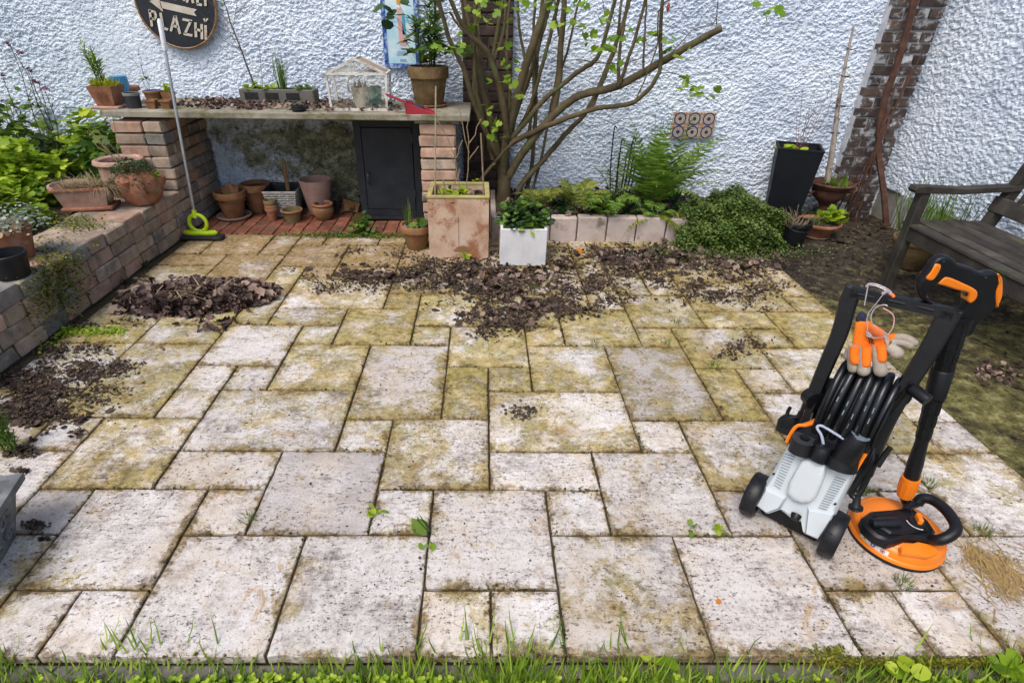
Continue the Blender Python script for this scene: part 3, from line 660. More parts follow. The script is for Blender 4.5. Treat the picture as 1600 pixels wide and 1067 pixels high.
# ---------------------------------------------------------------- on the counter, from its bed end to the shrub
def on_counter(x, y, dy=0): return G(x, y, C_TOP+.001)
p = G(172, 171, C_TOP+.002); p.y = 4.20; p.x = WY(172, 160, 4.20).x
t = thing('potted_plant', 'square terracotta pot on a tray with yellow rosettes and tall narrow stems', 'potted plant', p)
MB().hexa((-.095, -.085, 0), (.095, .085, .018), .005).build('tray', TCP, t)
pot(t, .083, .060, .125, TC, n=4, z=.019, soil=.9)
for s in (-1, 1):
    for i in range(3): MB().tube([(s*.02+.012*i-.012, -.0745-.004*j, .045+.022*j+.008*(i % 2)) for j in range(4)], .003, 5).build('moulding', TC, t)
tuft('rosette', t, 130, .075, 2.6, .016, G_YEL, (0, 0, .13), .06, .8)
for i in range(7):
    x, y = rnd(-.03, .02), rnd(-.03, .03); hh = rnd(.16, .31); top = (x-rnd(.0, .06), y+rnd(-.03, .03), .13+hh)
    stems('stem', t, [twig((x, y, .12), top, 3, .003)], [.003, .0015], G_MID)
    k = 26; f = rng.random(k)**.7; P = np.array([(x+(top[0]-x)*q, y+(top[1]-y)*q, .13+hh*q) for q in f]); leaves('leaf', LEAF, P, .05, G_YOUNG, t, up=.9, wid=.22)
def at_counter(px, py, Y): v = WY(px, py, Y); return Vector((v.x, Y, C_TOP+.001))
t = thing('blue_pot', 'small turned-over blue printed metal pot behind the square terracotta pot', 'pot', at_counter(187, 130, 4.36))
MB().lathe([(.05, 0), (.062, .004), (.055, .185), (.050, .19), (0, .191)], 24).build('pot', mat('blue_enamel', [(.02, .16, .38), (.05, .28, .50), (.12, .36, .40)], .35, 14, .0, spec=.5), t, smooth=True)
MB().lathe([(.0625, .012), (.064, .013), (.064, .020), (.062, .021)], 24).build('bead', mat('blue_bead', [(.03, .2, .45)], .35), t, smooth=True)
t = thing('terracotta_pot', 'wide low terracotta bowl behind the dark pot on the counter', 'pot', at_counter(197, 140, 4.42)); pot(t, .085, .055, .115, TC, .006, .028)
t = thing('dark_pot', 'dark plastic pot with a chipped whitish rim on the counter', 'pot', at_counter(210, 165, 4.19)); pot(t, .052, .045, .10, mat('worn_dark_plastic', [(.018, .022, .028), (.045, .05, .058)], .5, 12, .2, 80), 0, 0, soil=.8)
MB().lathe([(.0528, .083), (.0532, .0835), (.054, .101), (.0515, .1015), (.0505, .1005)], 30).build('rim', mat('limescale', [(.16, .17, .15), (.36, .38, .37)], .7, 20), t, smooth=True)
t = thing('potted_plant', 'terracotta pot with a bright blue inside and a thin bare seedling', 'potted plant', at_counter(243, 160, 4.30)); pot(t, .062, .045, .105, TCB, .003, .015, soil=.7)
MB().lathe([(.0535, .104), (.052, .09), (.0475, .078)], 30).build('glaze', mat('blue_glaze', [(.01, .12, .42), (.02, .18, .52)], .25, 10), t, smooth=True)
stems('stem', t, [twig((0, 0, .07), (-.03, .0, .24)), twig((-.03, 0, .24), (-.12, .03, .33)), twig((-.03, 0, .24), (-.02, 0, .36)), twig((0, 0, .07), (-.07, .02, .20))], .0016, WOODY)
clump('leaf', t, LEAF, 10, .02, .03, G_MID, (-.02, 0, .17))
t = thing('potted_plant', 'small square terracotta pot with a leafy seedling behind the pair of small pots', 'potted plant', at_counter(266, 160, 4.31)); pot(t, .036, .028, .095, TCB, 0, 0, n=4, soil=.9)
clump('leaf', t, ROUND, 9, .035, .04, G_LIME, (-.015, 0, .10), 1.); tuft('blade', t, 12, .10, .6, .004, G_GRASS, (0, 0, .085))
for px, lab in ((240, 'small square terracotta pot with a thick lip next to the dark plastic pot'), (263, 'small square terracotta pot with a thick lip beside the broom pole')):
    t = thing('terracotta_pot', lab, 'pot', at_counter(px, 172, 4.175), rnd(-.1, .1)); pot(t, .034, .024, .062, TCB, .003, .013, n=4, soil=.7, wall=.005)
# grey trough with dark cut-outs
TRM = mat('grey_trough', [(.07, .066, .058), (.13, .125, .112), (.20, .19, .172)], .85, 10, .6, 80, dirt=(.09, .09, .05))
t = thing('trough_planter', 'grey stone trough with three dark recesses, grasses and a bare sapling', 'planter', at_counter(438, 155, 4.50), R(-1.5)); L = .275
MB().hexa((-L, -.065, 0), (L, -.045, .105), .005, jit=.002).build('front_panel', TRM, t); MB().hexa((-L, .045, 0), (L, .065, .105), .005).build('back_panel', TRM, t)
for s in (-1, 1): MB().hexa((s*(L-.0125)-.0125, -.0445, 0), (s*(L-.0125)+.0125, .0445, .104), .004).build('end_panel', TRM, t)
MB().hexa((-L+.026, -.044, .005), (L-.026, .044, .09)).build('soil', POTSOIL, t)
for x in (-.185, -.035, .12): MB().hexa((x-.05, -.067, .035), (x+.05, -.0652, .082), .0006, jit=.0004).build('recess_plate', mat('recess_shade', [(.008, .008, .008), (.03, .03, .028)], .95, 40), t)  # flat dark plates on the face stand in for the shade inside the cut-outs
stems('trunk', t, [twig((-.17, 0, .08), (-.28, .01, .62), 6, .006)], [.007, .004], WOODY)
bq = []
for i in range(16):
    z = rnd(.28, .6); x = -.17-.11*(z-.08)/.54; d = random.choice((-1, 1)); bq.append(twig((x, .005, z), (x+d*rnd(.06, .22), rnd(-.04, .05), z+rnd(.06, .22)), 3, .008))
stems('twig', t, bq, .0014, WOODY, 4); stems('trunk', t, [twig((-.28, .01, .62), (-.36, .02, .95), 4, .008)], [.004, .002], WOODY)
stems('twig', t, [twig((-.12, 0, .09), (-.10, 0, .40), 4)], .002, STRAWST)
leaves('leaf', LEAF, np.array([(-.21, -.02, .42), (-.3, 0, .5), (-.28, -.02, .62)]), .035, G_MID, t)
tuft('grass', t, 45, .28, .35, .007, G_GRASS, (.03, 0, .09), .025); clump('leaf', t, ROUND, 26, .055, .045, G_LIME, (-.19, 0, .09), .9); clump('leaf', t, ROUND, 16, .05, .04, G_LIME, (-.06, 0, .09), .8); clump('leaf', t, ROUND, 34, .07, .035, G_MID, (.19, 0, .095), .5)
# stacked dark dishes
t = thing('black_dishes', 'small stack of black bowls at the front of the counter', 'bowl', at_counter(468, 178, 4.14))
for i, (r_, h_, x) in enumerate(((.052, .026, 0), (.045, .02, -.003), (.03, .014, .004))):
    MB().lathe([(r_*.7, 0), (r_, h_*.5), (r_*.98, h_), (r_*.8, h_), (r_*.7, h_*.5), (0, h_*.5)], 24, (x, 0, (0, .018, .030)[i])).build('bowl', BLK, t, smooth=True)
# glass miniature greenhouse
def greenhouse():
    Yf, Yb = 4.20, 4.44; a = WY(516, 158, Yf).x; b = WY(603, 165, Yf).x; w_ = (b-a)/2*1.06; t = thing('glass_lantern_house', 'rusty white framed glass mini greenhouse with pitched roof on the counter', 'greenhouse', ((a+b)/2, (Yf+Yb)/2, C_TOP+.001), R(2)); d = (Yb-Yf)/2
    fr = mat('rusty_white_frame', [(.28, .20, .13), (.62, .60, .55), (.70, .69, .66)], .6, 12, .4, 80, dirt=(.25, .13, .06), dirt_lo=.55, dirt_hi=.68)
    hs, hr = .235, .325
    gl, tn, out = newmat('dusty_glass'); gb = nd(tn, 'ShaderNodeBsdfGlass', {'IOR': 1.05, 'Roughness': .02, 'Color': (.95, .97, .95, 1)}); tp = nd(tn, 'ShaderNodeBsdfTransparent'); gg = nd(tn, 'ShaderNodeBsdfGlossy', {'Roughness': .05}); df = nd(tn, 'ShaderNodeBsdfDiffuse', {'Color': (.6, .6, .5, 1)})
    m1 = nd(tn, 'ShaderNodeMixShader', {0: .06, 1: tp.outputs[0], 2: gg.outputs[0]}); m2 = nd(tn, 'ShaderNodeMixShader', {0: math_(tn, 'MULTIPLY', smooth(tn, noise(tn, posvec(tn, False), 9, 7, .7), .4, .75), .35), 1: m1.outputs[0], 2: df.outputs[0]}); tn.links.new(m2.outputs[0], out.inputs[0]); tn.nodes.remove(gb)
    MATS['dusty_glass'] = gl
    def bar(p, q, r_=.0105): MB().tube([p, q], r_, 4).build('bar', fr, t)
    w2 = w_*.97
    for s in (-1, 1):
        for e in (-1, 1): bar((s*w2*.97, e*d, 0), (s*w_, e*d, hs))
        bar((s*w_, -d, hs), (s*w_, d, hs)); bar((s*w2*.97, -d, .008), (s*w2*.97, d, .008))
        for e in (-1, 1): bar((s*w_, e*d, hs), (0, e*d, hr))
    bar((0, -d, hr), (0, d, hr))
    for e in (-1, 1): bar((-w2*.97, e*d, .008), (w2*.97, e*d, .008)); bar((-w_, e*d, hs), (w_, e*d, hs))
    for e in (-1, 1): MB().prism([(-w2*.97, e*d-.001, .01), (w2*.97, e*d-.001, .01), (w_, e*d-.001, hs), (0, e*d-.001, hr), (-w_, e*d-.001, hs)], (0, .002, 0)).build('pane', gl, t)
    for s in (-1, 1):
        MB().prism([(s*w2*.97, -d, .01), (s*w2*.97, d, .01), (s*w_, d, hs), (s*w_, -d, hs)], (.002, 0, 0)).build('pane', gl, t)
        MB().prism([(s*w_, -d, hs), (s*w_, d, hs), (0, d, hr), (0, -d, hr)], (0, 0, .002)).build('pane', gl if s < 0 else mat('rusted_sheet', [(.20, .14, .10), (.42, .34, .27)], .8, 14, .4), t)
    MB().hexa((-w2*.94, -d+.01, .001), (w2*.94, d-.01, .006)).build('base_plate', fr, t)
    c = t.location
    q = thing('potted_plant', 'grey clay pot of withered stalks standing inside the glass mini greenhouse', 'potted plant', (c.x+.0, c.y-.01, C_TOP+.008)); pot(q, .062, .045, .135, mat('grey_clay', [(.17, .14, .105), (.31, .265, .20), (.38, .35, .29)], .9, 9, .5, 70), .002, .014)
    tuft('stalk', q, 40, .09, 1.0, .006, G_DRY, (0, 0, .12), .04, .6); stems('handle', q, [catmull([(-.062, 0, .09), (-.085, 0, .14), (-.06, 0, .20), (-.03, 0, .205)])], .004, STRAWST)
    q = thing('green_glass_block', 'dark green glass block standing inside the glass mini greenhouse', 'glass block', (c.x+.10, c.y+.02, C_TOP+.008)); MB().hexa((-.045, -.03, 0), (.045, .03, .135), .006).build('block', mat('bottle_glass', [(.02, .10, .085), (.05, .17, .15)], .2, 8, spec=.6), q); MB().hexa((-.035, -.022, .1352), (.035, .022, .139), .001).build('lid', BLK, q)
greenhouse()
# red dustpan
def dustpan():
    p = at_counter(655, 175, 4.13); t = thing('red_dustpan', 'dark red plastic dustpan lying at the end of the counter', 'dustpan', p, R(4)); m = mat('red_plastic', [(.25, .010, .022), (.34, .018, .032)], .45, 8, .1, spec=.5)
    MB().prism([(-.085, -.06, .0), (.105, -.06, .0), (.105, -.056, .008), (-.085, -.056, .075)], (0, .006, 0), .001).build('side', m, t); MB().prism([(-.085, .06, .0), (.105, .06, .0), (.105, .064, .008), (-.085, .064, .075)], (0, .006, 0), .001).build('side', m, t)
    MB().hexa((-.085, -.053, .0), (.108, .059, .005), .001).build('floor', m, t); MB().hexa((-.091, -.06, .0), (-.0855, .07, .075), .001).build('back', m, t)
    MB().prism([(-.22, -.012, .112), (-.092, -.02, .066), (-.092, .03, .066), (-.22, .022, .112)], (0, 0, .012), .003).build('handle', m, t)
    MB().hexa((-.05, -.04, .006), (.03, .05, .052), .004).build('brush', mat('dark_bristle', [(.012, .013, .02), (.04, .045, .06)], .8, 60, .8, 150), t)
dustpan()
# the big flaking pot with lily and vine
p = at_counter(671, 160, 4.46); t = thing('potted_plant', 'large flaking terracotta pot with tall lily stems and a lobed vine', 'potted plant', p); saucer(t, .135, .022, TC); pot(t, .142, .105, .255, TCROT, .006, .075, z=.016, wall=.012)
for i in range(9):
    a = rnd(0, 6.3); x, y = .05*math.cos(a), .05*math.sin(a); top = (x*1.6+rnd(-.02, .02), y*1.3, rnd(.5, .78)); stems('stem', t, [twig((x, y, .24), top, 4, .004)], [.004, .0025], G_MID)
    k = 34; f = rng.random(k); P = np.array([(x+(top[0]-x)*q, y+(top[1]-y)*q, .28+(top[2]-.28)*q) for q in f]); leaves('leaf', LEAF, P, .085, G_GRASS if i % 3 else G_MID, t, up=.55, wid=.28)
for c_ in ((-.11, -.07, .36), (-.14, -.03, .42), (.03, -.09, .40), (.12, -.05, .40), (.20, -.06, .37), (.26, -.05, .38), (-.02, -.08, .52), (.09, -.03, .50)):
    stems('vine', t, [twig((0, 0, .25), c_, 4, .012)], .0018, WOODY, 4); clump('leaf', t, LOBE, 6, .05, .085, G_MID, c_, .6, droop=.3)
for c_ in ((-.20, -.06, .58), (-.27, -.06, .64), (-.26, -.06, .55), (-.17, -.06, .66)): stems('vine', t, [twig((-.05, 0, .4), c_, 4, .012)], .0014, WOODY, 4); clump('leaf', t, ROUND, 2, .02, .075, G_DARK, c_, .6, droop=.4)
# dead leaves lying on the counter
def counter_litter():
    n = 900; x = np.concatenate([rng.normal(-1.75, .30, n//2), rng.normal(-1.15, .32, n//4), rng.normal(-.95, .25, n-n//2-n//4)]); x = np.clip(x, -2.2, -.35)
    y = np.clip(rng.normal(4.44, .11, n), 4.12, 4.72); y = np.where(rng.random(n) < .25, rng.normal(4.28, .06, n), y)
    P = np.stack([x, y, C_TOP+.002+rng.random(n)*.022], 1)
    o = leaves('counter_leaf_litter', CURL, P, .018+.024*rng.random(n), G_LITTER, None, up=.0, tilt=.9); tag(o, 'dead brown leaves strewn over the counter top', 'leaf litter', kind='stuff')
counter_litter()

# ---------------------------------------------------------------- under the counter
ZF = .007
p = G(362, 331, ZF); t = thing('terracotta_pot', 'terracotta pot full of broken shards on a wide saucer under the counter', 'pot', (-2.02, 4.42, ZF)); saucer(t, .135, .026, mat('pinkish_saucer', [(.21, .12, .095), (.33, .215, .18)], .85, 10, .3)); pot(t, .115, .078, .205, TCB, .008, .05, z=.012, soil=.55)
for i in range(6): MB().prism([(rnd(-.05, -.02), .01, .10), (rnd(.0, .04), .01, .10), (rnd(.02, .04), .03, rnd(.2, .29)), (rnd(-.05, 0), .03, rnd(.22, .29))], (0, .009, 0), .002).build('shard', TCB, t).location = (rnd(-.02, .05), rnd(-.03, .05), 0)
t = thing('terracotta_pot', 'dark terracotta pot half hidden behind the shard pot and the wicker basket', 'pot', (-1.88, 4.61, ZF)); pot(t, .115, .085, .23, TCB, .006, .055)
# wicker basket
def basket():
    t = thing('wicker_basket', 'square whitewashed wicker basket with a dark liner and a stake under the counter', 'basket', (-1.63, 4.53, ZF), R(3)); m = mat('white_wicker', [(.24, .225, .20), (.45, .43, .40), (.54, .52, .49)], .8, 25, .4, 120); hb, ht, H = .092, .125, .21
    for k in range(13):
        z = .01+k*.0155; h = hb+(ht-hb)*z/H; pts = []
        for e in range(4):
            for i in range(8):
                s = -1+2*i/8; q = h+(.0035 if (i+k) % 2 else -.0035); c = [(s*h, -q), (q, s*h), (-s*h, q), (-q, -s*h)][e]; pts.append((c[0], c[1], z))
        pts.append(pts[0]); MB().tube(pts, .0055, 5, False).build('strand', m, t, smooth=True)
    for e in range(4):
        for i in range(5):
            s = -1+2*(i+.0)/4*.999; a = [(s*hb, -hb), (hb, s*hb), (-s*hb, hb), (-hb, -s*hb)][e]; b = [(s*ht, -ht), (ht, s*ht), (-s*ht, ht), (-ht, -s*ht)][e]; MB().tube([(a[0], a[1], 0), (b[0], b[1], H+.005)], .004, 5).build('upright', m, t)
    for s in range(4): a = R(90*s); MB().tube([(ht*math.cos(a)-ht*math.sin(a), ht*math.sin(a)+ht*math.cos(a), H), (-ht*math.sin(a)-ht*math.cos(a), ht*math.cos(a)-ht*math.sin(a), H)], .008, 6).build('rim', m, t)
    MB().lathe([(.085*1.414, .006), (.112*1.414, .205), (.126*1.414, .225), (.118*1.414, .222), (.10*1.414, .13), (0, .13)], 4, rot=math.pi/4).build('liner', BLK, t)
    MB().prism([(.018, .02, .12), (.046, .02, .12), (.040, .05, .43), (.012, .05, .43)], (.0, .012, 0), .002).build('stake', mat('old_stake', [(.15, .075, .028), (.26, .15, .07)], .8, 20, .5), t)
basket()
t = thing('terracotta_pot', 'tall pale pink terracotta pot on a small saucer under the counter', 'pot', (-1.36, 4.54, ZF)); saucer(t, .10, .02, TCB); pot(t, .132, .083, .275, mat('pink_clay', [(.22, .135, .105), (.32, .20, .165), (.38, .27, .235)], .85, 7, .3, 90), 0, 0, z=.012, soil=.3, wall=.011)
t = thing('stacked_pots', 'stack of three narrow terracotta pots beside the wicker basket', 'pots', (-1.69, 4.36, ZF)); pot(t, .045, .032, .105, TC, .004, .026, soil=0, wall=.005); pot(t, .045, .034, .07, TC, .003, .026, soil=0, wall=.005, z=.058); pot(t, .046, .036, .065, TCM, .003, .028, soil=.7, wall=.005, z=.10)
t = thing('terracotta_pot', 'small terracotta pot green with moss and a flared orange rim', 'pot', (-1.52, 4.33, ZF)); pot(t, .078, .052, .10, TCM, 0, 0, soil=.5); MB().lathe([(.0725, .076), (.080, .080), (.088, .097), (.083, .101), (.072, .098), (.068, .08)], 30).build('rim', TC, t, smooth=True)
t = thing('terracotta_pot', 'small round-bellied terracotta pot with a thick rolled rim', 'pot', (-1.29, 4.40, ZF)); MB().lathe([(.05, 0), (.07, .025), (.086, .065), (.084, .095), (.068, .115), (.060, .12), (.06, .1), (.06, .05), (0, .05)], 30).build('pot', TCB, t, smooth=True)
MB().lathe([(.062, .112), (.078, .114), (.085, .122), (.083, .131), (.072, .135), (.060, .128), (.059, .116)], 30).build('rim', TC, t, smooth=True); MB().lathe([(.058, .08), (0, .082)], 30).build('soil', POTSOIL, t)
t = thing('broken_pot', 'broken terracotta shards lying by the dark cabinet', 'pot', (-1.12, 4.60, ZF))
for i in range(3): MB().prism([(-.09+.03*i, -.03*i, .012*i), (.07, -.05+.02*i, .01), (.08, .03, .05), (-.06, .04, .07+.01*i)], (0, .012, .006), .002).build('shard', TCB, t)
def rubble():
    n = 260; P = np.stack([rng.uniform(-2.19, -1.05, n), rng.normal(4.66, .06, n), rng.uniform(.01, .05, n)], 1); P[:, 1] = np.minimum(P[:, 1], 4.72)
    o = leaves('rubble', FLAKE, P, .05, G_MULCH, None, up=0, tilt=1.2); tag(o, 'dark rubble and dead leaves against the wall under the counter', 'debris', kind='stuff')
rubble()
# cabinet
def cabinet():
    Y = 4.36; x0 = WY(560, 270, Y).x-.005; x1 = WY(657, 270, Y).x+.005; w_ = x1-x0; H = .80; t = thing('dark_cabinet', 'dark charcoal cabinet with a handled door under the counter', 'cabinet', ((x0+x1)/2, Y, .0)); m = mat('charcoal_paint', [(.008, .010, .014), (.015, .019, .025), (.024, .029, .037)], .55, 7, .25, 60, spec=.35)
    a, b = -w_/2, w_/2; z0 = .05; D = .36
    MB().hexa((a, .012, z0), (a+.018, D, H-.02), .002).build('side_panel', m, t); MB().hexa((b-.018, .012, z0), (b, D, H-.02), .002).build('side_panel', m, t)
    MB().hexa((a-.008, -.01, H-.02), (b+.008, D, H), .003).build('top', m, t); MB().hexa((a, .012, z0), (b, D-.002, z0+.02), .002).build('bottom', m, t); MB().hexa((a+.018, D-.012, z0+.02), (b-.018, D-.001, H-.02)).build('back', m, t)
    for s in (a, b-.052): MB().hexa((s, 0, z0), (s+.052, .0118, H-.021), .002).build('stile', m, t)
    for z in (z0, H-.075): MB().hexa((a+.0525, 0, z), (b-.0525, .0118, z+.052), .002).build('rail', m, t)
    d = MB().hexa((a+.056, -.004, z0+.056), (b-.056, .012, H-.079), .003).build('door', m, t)
    hm = mat('blue_steel', [(.05, .065, .085), (.10, .12, .15)], .35, 20, metal=.8); MB().tube(catmull([(a+.085, -.006, .40), (a+.085, -.034, .385), (a+.085, -.036, .33), (a+.085, -.006, .31)]), .006, 8).build('handle', hm, d, smooth=True)
    for z in (.2, .62): MB().tube([(b-.054, -.006, z), (b-.054, -.006, z+.06)], .005, 6).build('hinge', hm, d)
    for s in (a+.005, b-.045):
        for y in (.02, D-.06): MB().hexa((s, y, .0), (s+.04, y+.04, z0), .003).build('foot', m, t)
    MB().hexa((a, .002, .02), (b, .011, z0-.001), .001).build('plinth', m, t)
    q = thing('hose_offcut', 'dark hose standing between the cabinet and the block pier', 'hose', (x1+.035, 4.42, .0)); MB().tube(catmull([(0, 0, 0), (.01, .0, .3), (-.008, 0, .6)]), .011, 8).build('hose', BLK, q, smooth=True); MB().lathe([(.0115, .55), (.015, .556), (.015, .60), (0, .605)], 10, (-.006, 0, 0)).build('connector', BLK, q)
cabinet()

# ---------------------------------------------------------------- planters in front of the counter
p = G(645, 394, 0); t = thing('potted_plant', 'brown terracotta pot with grass blades and seedlings beside the square planter', 'potted plant', (-.475, 3.80, .001)); pot(t, .105, .070, .175, TCB, .006, .045, wall=.009)
tuft('grass', t, 14, .20, .25, .008, G_GRASS, (-.05, 0, .15), .02, .2); clump('leaf', t, ROUND, 9, .05, .06, G_MID, (.05, -.02, .17), 1., up=.6); leaves('litter', FLAKE, np.stack([rng.normal(0, .04, 40), rng.normal(0, .04, 40), np.full(40, .163)], 1), .03, G_LITTER, t)
def square_planter():
    x0, x1 = G(671, 404).x, G(763, 407).x; D = .36; Y = 3.60; H = .43; cx = (x0+x1)/2; w_ = (x1-x0)/2
    t = thing('terracotta_planter', 'square terracotta box planter with flaking front and dead stems', 'planter', (cx, Y+D/2, .001), R(.5)); m = mat('flaked_box', [(.38, .24, .155), (.52, .37, .265), (.62, .50, .39)], .85, 6, .6, 60, dirt=(.30, .125, .065), dirt_lo=.49, dirt_hi=.62, dscale=8)
    me = mat('mossy_rim', [(.30, .20, .12), (.36, .32, .10), (.46, .39, .22)], .85, 9, .6)
    MB().hexa((-w_, -D/2, 0), (w_, -D/2+.025, H-.014), .003, jit=.0015).build('front_panel', m, t); MB().hexa((-w_, D/2-.025, 0), (w_, D/2, H-.014), .003).build('back_panel', m, t)
    for s in (-1, 1): MB().hexa((s*(w_-.0125)-.0125, -D/2+.0255, 0), (s*(w_-.0125)+.0125, D/2-.0255, H-.014), .003).build('side_panel', m, t)
    for (lo, hi) in (((-w_-.003, -D/2-.003), (w_+.003, -D/2+.028)), ((-w_-.003, D/2-.028), (w_+.003, D/2+.003)), ((-w_-.003, -D/2+.0285), (-w_+.028, D/2-.0285)), ((w_-.028, -D/2+.0285), (w_+.003, D/2-.0285))): MB().hexa((*lo, H-.0135), (*hi, H+.004), .003, jit=.001).build('rim', me, t)
    MB().hexa((-w_+.026, -D/2+.026, .05), (w_-.026, D/2-.026, H-.05)).build('soil', POTSOIL, t)
    for x in (-w_+.035, w_-.035): MB().lathe([(.004, 0), (.004, .002), (0, .002)], 10, (x, -D/2-.0005, H-.05), M=Matrix.Rotation(R(90), 3, 'X')).build('nail_hole', BLK, t)
    MB().prism([(-.04, -D/2-.0025, .055), (.03, -D/2-.0025, .045), (.085, -D/2-.0025, .058), (.09, -D/2-.0025, .08), (.03, -D/2-.0025, .095), (-.015, -D/2-.0025, .085)], (0, .004, 0), .0015).build('spall', mat('spalled_clay', [(.20, .105, .045), (.30, .17, .075)], .9, 20, .8), t)
    MB().hexa((-.0015, -D/2-.0015, .08), (.0015, -D/2+.001, .30)).build('crack', mat('crack', [(.16, .10, .06)], .9), t)
    clump('leaf', t, ROUND, 60, .13, .05, G_LIME, (-.02, -.02, H-.06), .35); clump('leaf', t, ROUND, 10, .1, .05, G_YEL, (-.02, 0, H-.05), .5)
    leaves('litter', FLAKE, np.stack([rng.normal(.03, .08, 60), rng.normal(0, .08, 60), np.full(60, H-.045)], 1), .04, G_LITTER, t)
    b = [twig((.0, .05, H-.06), (-.02, .06, .62), 4, .008), twig((-.02, .06, .62), (-.14, .06, .86), 4, .01), twig((-.02, .06, .62), (.02, .05, .74), 3), twig((.05, .04, H-.06), (.07, .05, .72), 4, .006), twig((.07, .05, .72), (.06, .05, .88), 3), twig((.07, .05, .72), (.16, .05, .86), 3), twig((.07, .05, .66), (.02, .04, .95), 3), twig((.06, .05, .60), (.13, .05, .70), 3), twig((-.04, .0, .40), (.0, 0, .56), 3), twig((-.01, .06, .58), (-.08, .05, .66), 3)]
    stems('dead_stem', t, b, .0035, STRAWST); 
    for (x, z) in ((-.10, .50), (-.135, .47), (.15, .8)): stems('dead_stem', t, [twig((x+.02, -.05, H-.06), (x, -.05, z), 2, .004)], .005, STRAWST)
    q = thing('bamboo_cane', 'straight bamboo cane standing at the back corner of the square terracotta planter', 'cane', (cx-w_+.045, Y+.10, H-.05)); c0 = q.location; top = WY(681, 135, Y+.12)
    MB().tube([c0, c0+(top-c0)*.4, top], .0055, 7).build('cane', mat('bamboo', [(.27, .215, .14), (.40, .33, .23)], .7, 25, .2), q, world=True, smooth=True)
    for f in (.25, .5, .75): MB().lathe([(.0058, -.004), (.007, 0), (.0058, .004)], 8, (top-c0)*f).build('node', mat('bamboo_node', [(.2, .15, .09)], .7), q)
square_planter()
def white_planter():
    x0, x1 = G(781, 416).x, G(852, 416).x; w_ = (x1-x0)/2; H = .255; t = thing('white_planter', 'white square fibre-cement planter with dark glossy bushy plant', 'planter', ((x0+x1)/2, 3.48+w_, .001)); m = mat('white_fibre_cement', [(.50, .50, .51), (.62, .62, .63), (.68, .68, .69)], .75, 9, .35, 140, dirt=(.42, .41, .39), dirt_lo=.6, dirt_hi=.8)
    for s in (-1, 1): MB().hexa((-w_, s*(w_-.009)-.009, 0), (w_, s*(w_-.009)+.009, H), .003).build('side_panel', m, t); MB().hexa((s*(w_-.009)-.009, -w_+.0185, 0), (s*(w_-.009)+.009, w_-.0185, H), .002).build('side_panel', m, t)
    MB().hexa((-w_+.019, -w_+.019, .02), (w_-.019, w_-.019, H-.03)).build('soil', POTSOIL, t)
    clump('leaf', t, ROUND, 420, .175, .048, G_DARK, (.0, .02, H-.03), .9, shell=.35); clump('leaf', t, ROUND, 190, .18, .042, G_MID, (.0, .02, H-.02), .95, shell=.6); clump('leaf', t, ROUND, 40, .15, .05, G_MID, (0, 0, H-.02), .7); clump('leaf', t, LEAF, 14, .06, .055, G_LIME, (.02, -.10, H+.0), .5, droop=.6)
    stems('stem', t, [twig((0, .02, H-.05), (rnd(-.13, .13), rnd(-.1, .1), H+rnd(.02, .1)), 3) for _ in range(14)], .003, WOODY)
white_planter()
# ---------------------------------------------------------------- right corner: tall planter, urn, bowl, bucket, stump
def tall_planter():
    t = thing('tall_black_planter', 'tall tapered black planter with thin red twigs by the brick pillar', 'planter', (2.47, 4.48, -.02), R(-22)); m = mat('matt_black_planter', [(.004, .005, .008), (.008, .010, .014)], .55, 8, .15, 90, spec=.25)
    H = .62; a, b = .115, .160
    MB().lathe([(a*1.414, 0), (b*1.414, H), ((b-.012)*1.414, H), ((b-.02)*1.414, H-.06), (0, H-.06)], 4, rot=math.pi/4).build('planter', m, t); MB().lathe([((b+.003)*1.414, H-.008), ((b+.003)*1.414, H+.004), ((b-.015)*1.414, H+.004), ((b-.015)*1.414, H-.008)], 4, rot=math.pi/4).build('rim', m, t)
    MB().hexa((-b+.022, -b+.022, H-.08), (b-.022, b-.022, H-.045)).build('soil', POTSOIL, t)
    m2 = mat('red_twig', [(.10, .035, .03), (.19, .085, .065)], .8, 25); stems('twig', t, [twig((rnd(-.04, .04), rnd(-.04, .04), H-.05), (rnd(-.11, .10), rnd(-.05, .05), H+rnd(.18, .42)), 5, .009) for _ in range(12)]+[catmull([(.05, 0, H), (.12, 0, H+.25), (.08, 0, H+.48), (-.06, 0, H+.56), (-.14, 0, H+.50)])], .0018, m2, 4)
    clump('leaf', t, ROUND, 14, .1, .06, G_LIME, (-.05, -.03, H-.04), .4)
tall_planter()
RUSTI = mat('rusty_iron', [(.045, .020, .013), (.095, .040, .025), (.155, .072, .045)], .85, 14, .7, 90)
t = thing('iron_urn', 'rusty cast iron urn with scroll handles holding a bare spruce pole', 'urn', (2.83, 4.50, -.015)); MB().lathe([(.09, 0), (.09, .03), (.045, .07), (.042, .15), (.08, .19), (.125, .235), (.13, .285), (.16, .31), (.172, .332), (.157, .34), (.115, .30), (0, .295)], 30).build('urn', RUSTI, t, smooth=True)
MB().lathe([(.114, .301), (0, .313)], 24).build('soil', POTSOIL, t)
for s in (-1, 1): MB().tube(catmull([(s*.125, -.02, .27), (s*.18, -.03, .26), (s*.212, -.03, .295), (s*.19, -.03, .33), (s*.17, -.03, .31)]), .009, 7).build('handle', RUSTI, t, smooth=True)
tuft('leaf', t, 26, .13, 1.6, .03, G_MID, (.02, -.05, .29), .07, .7)
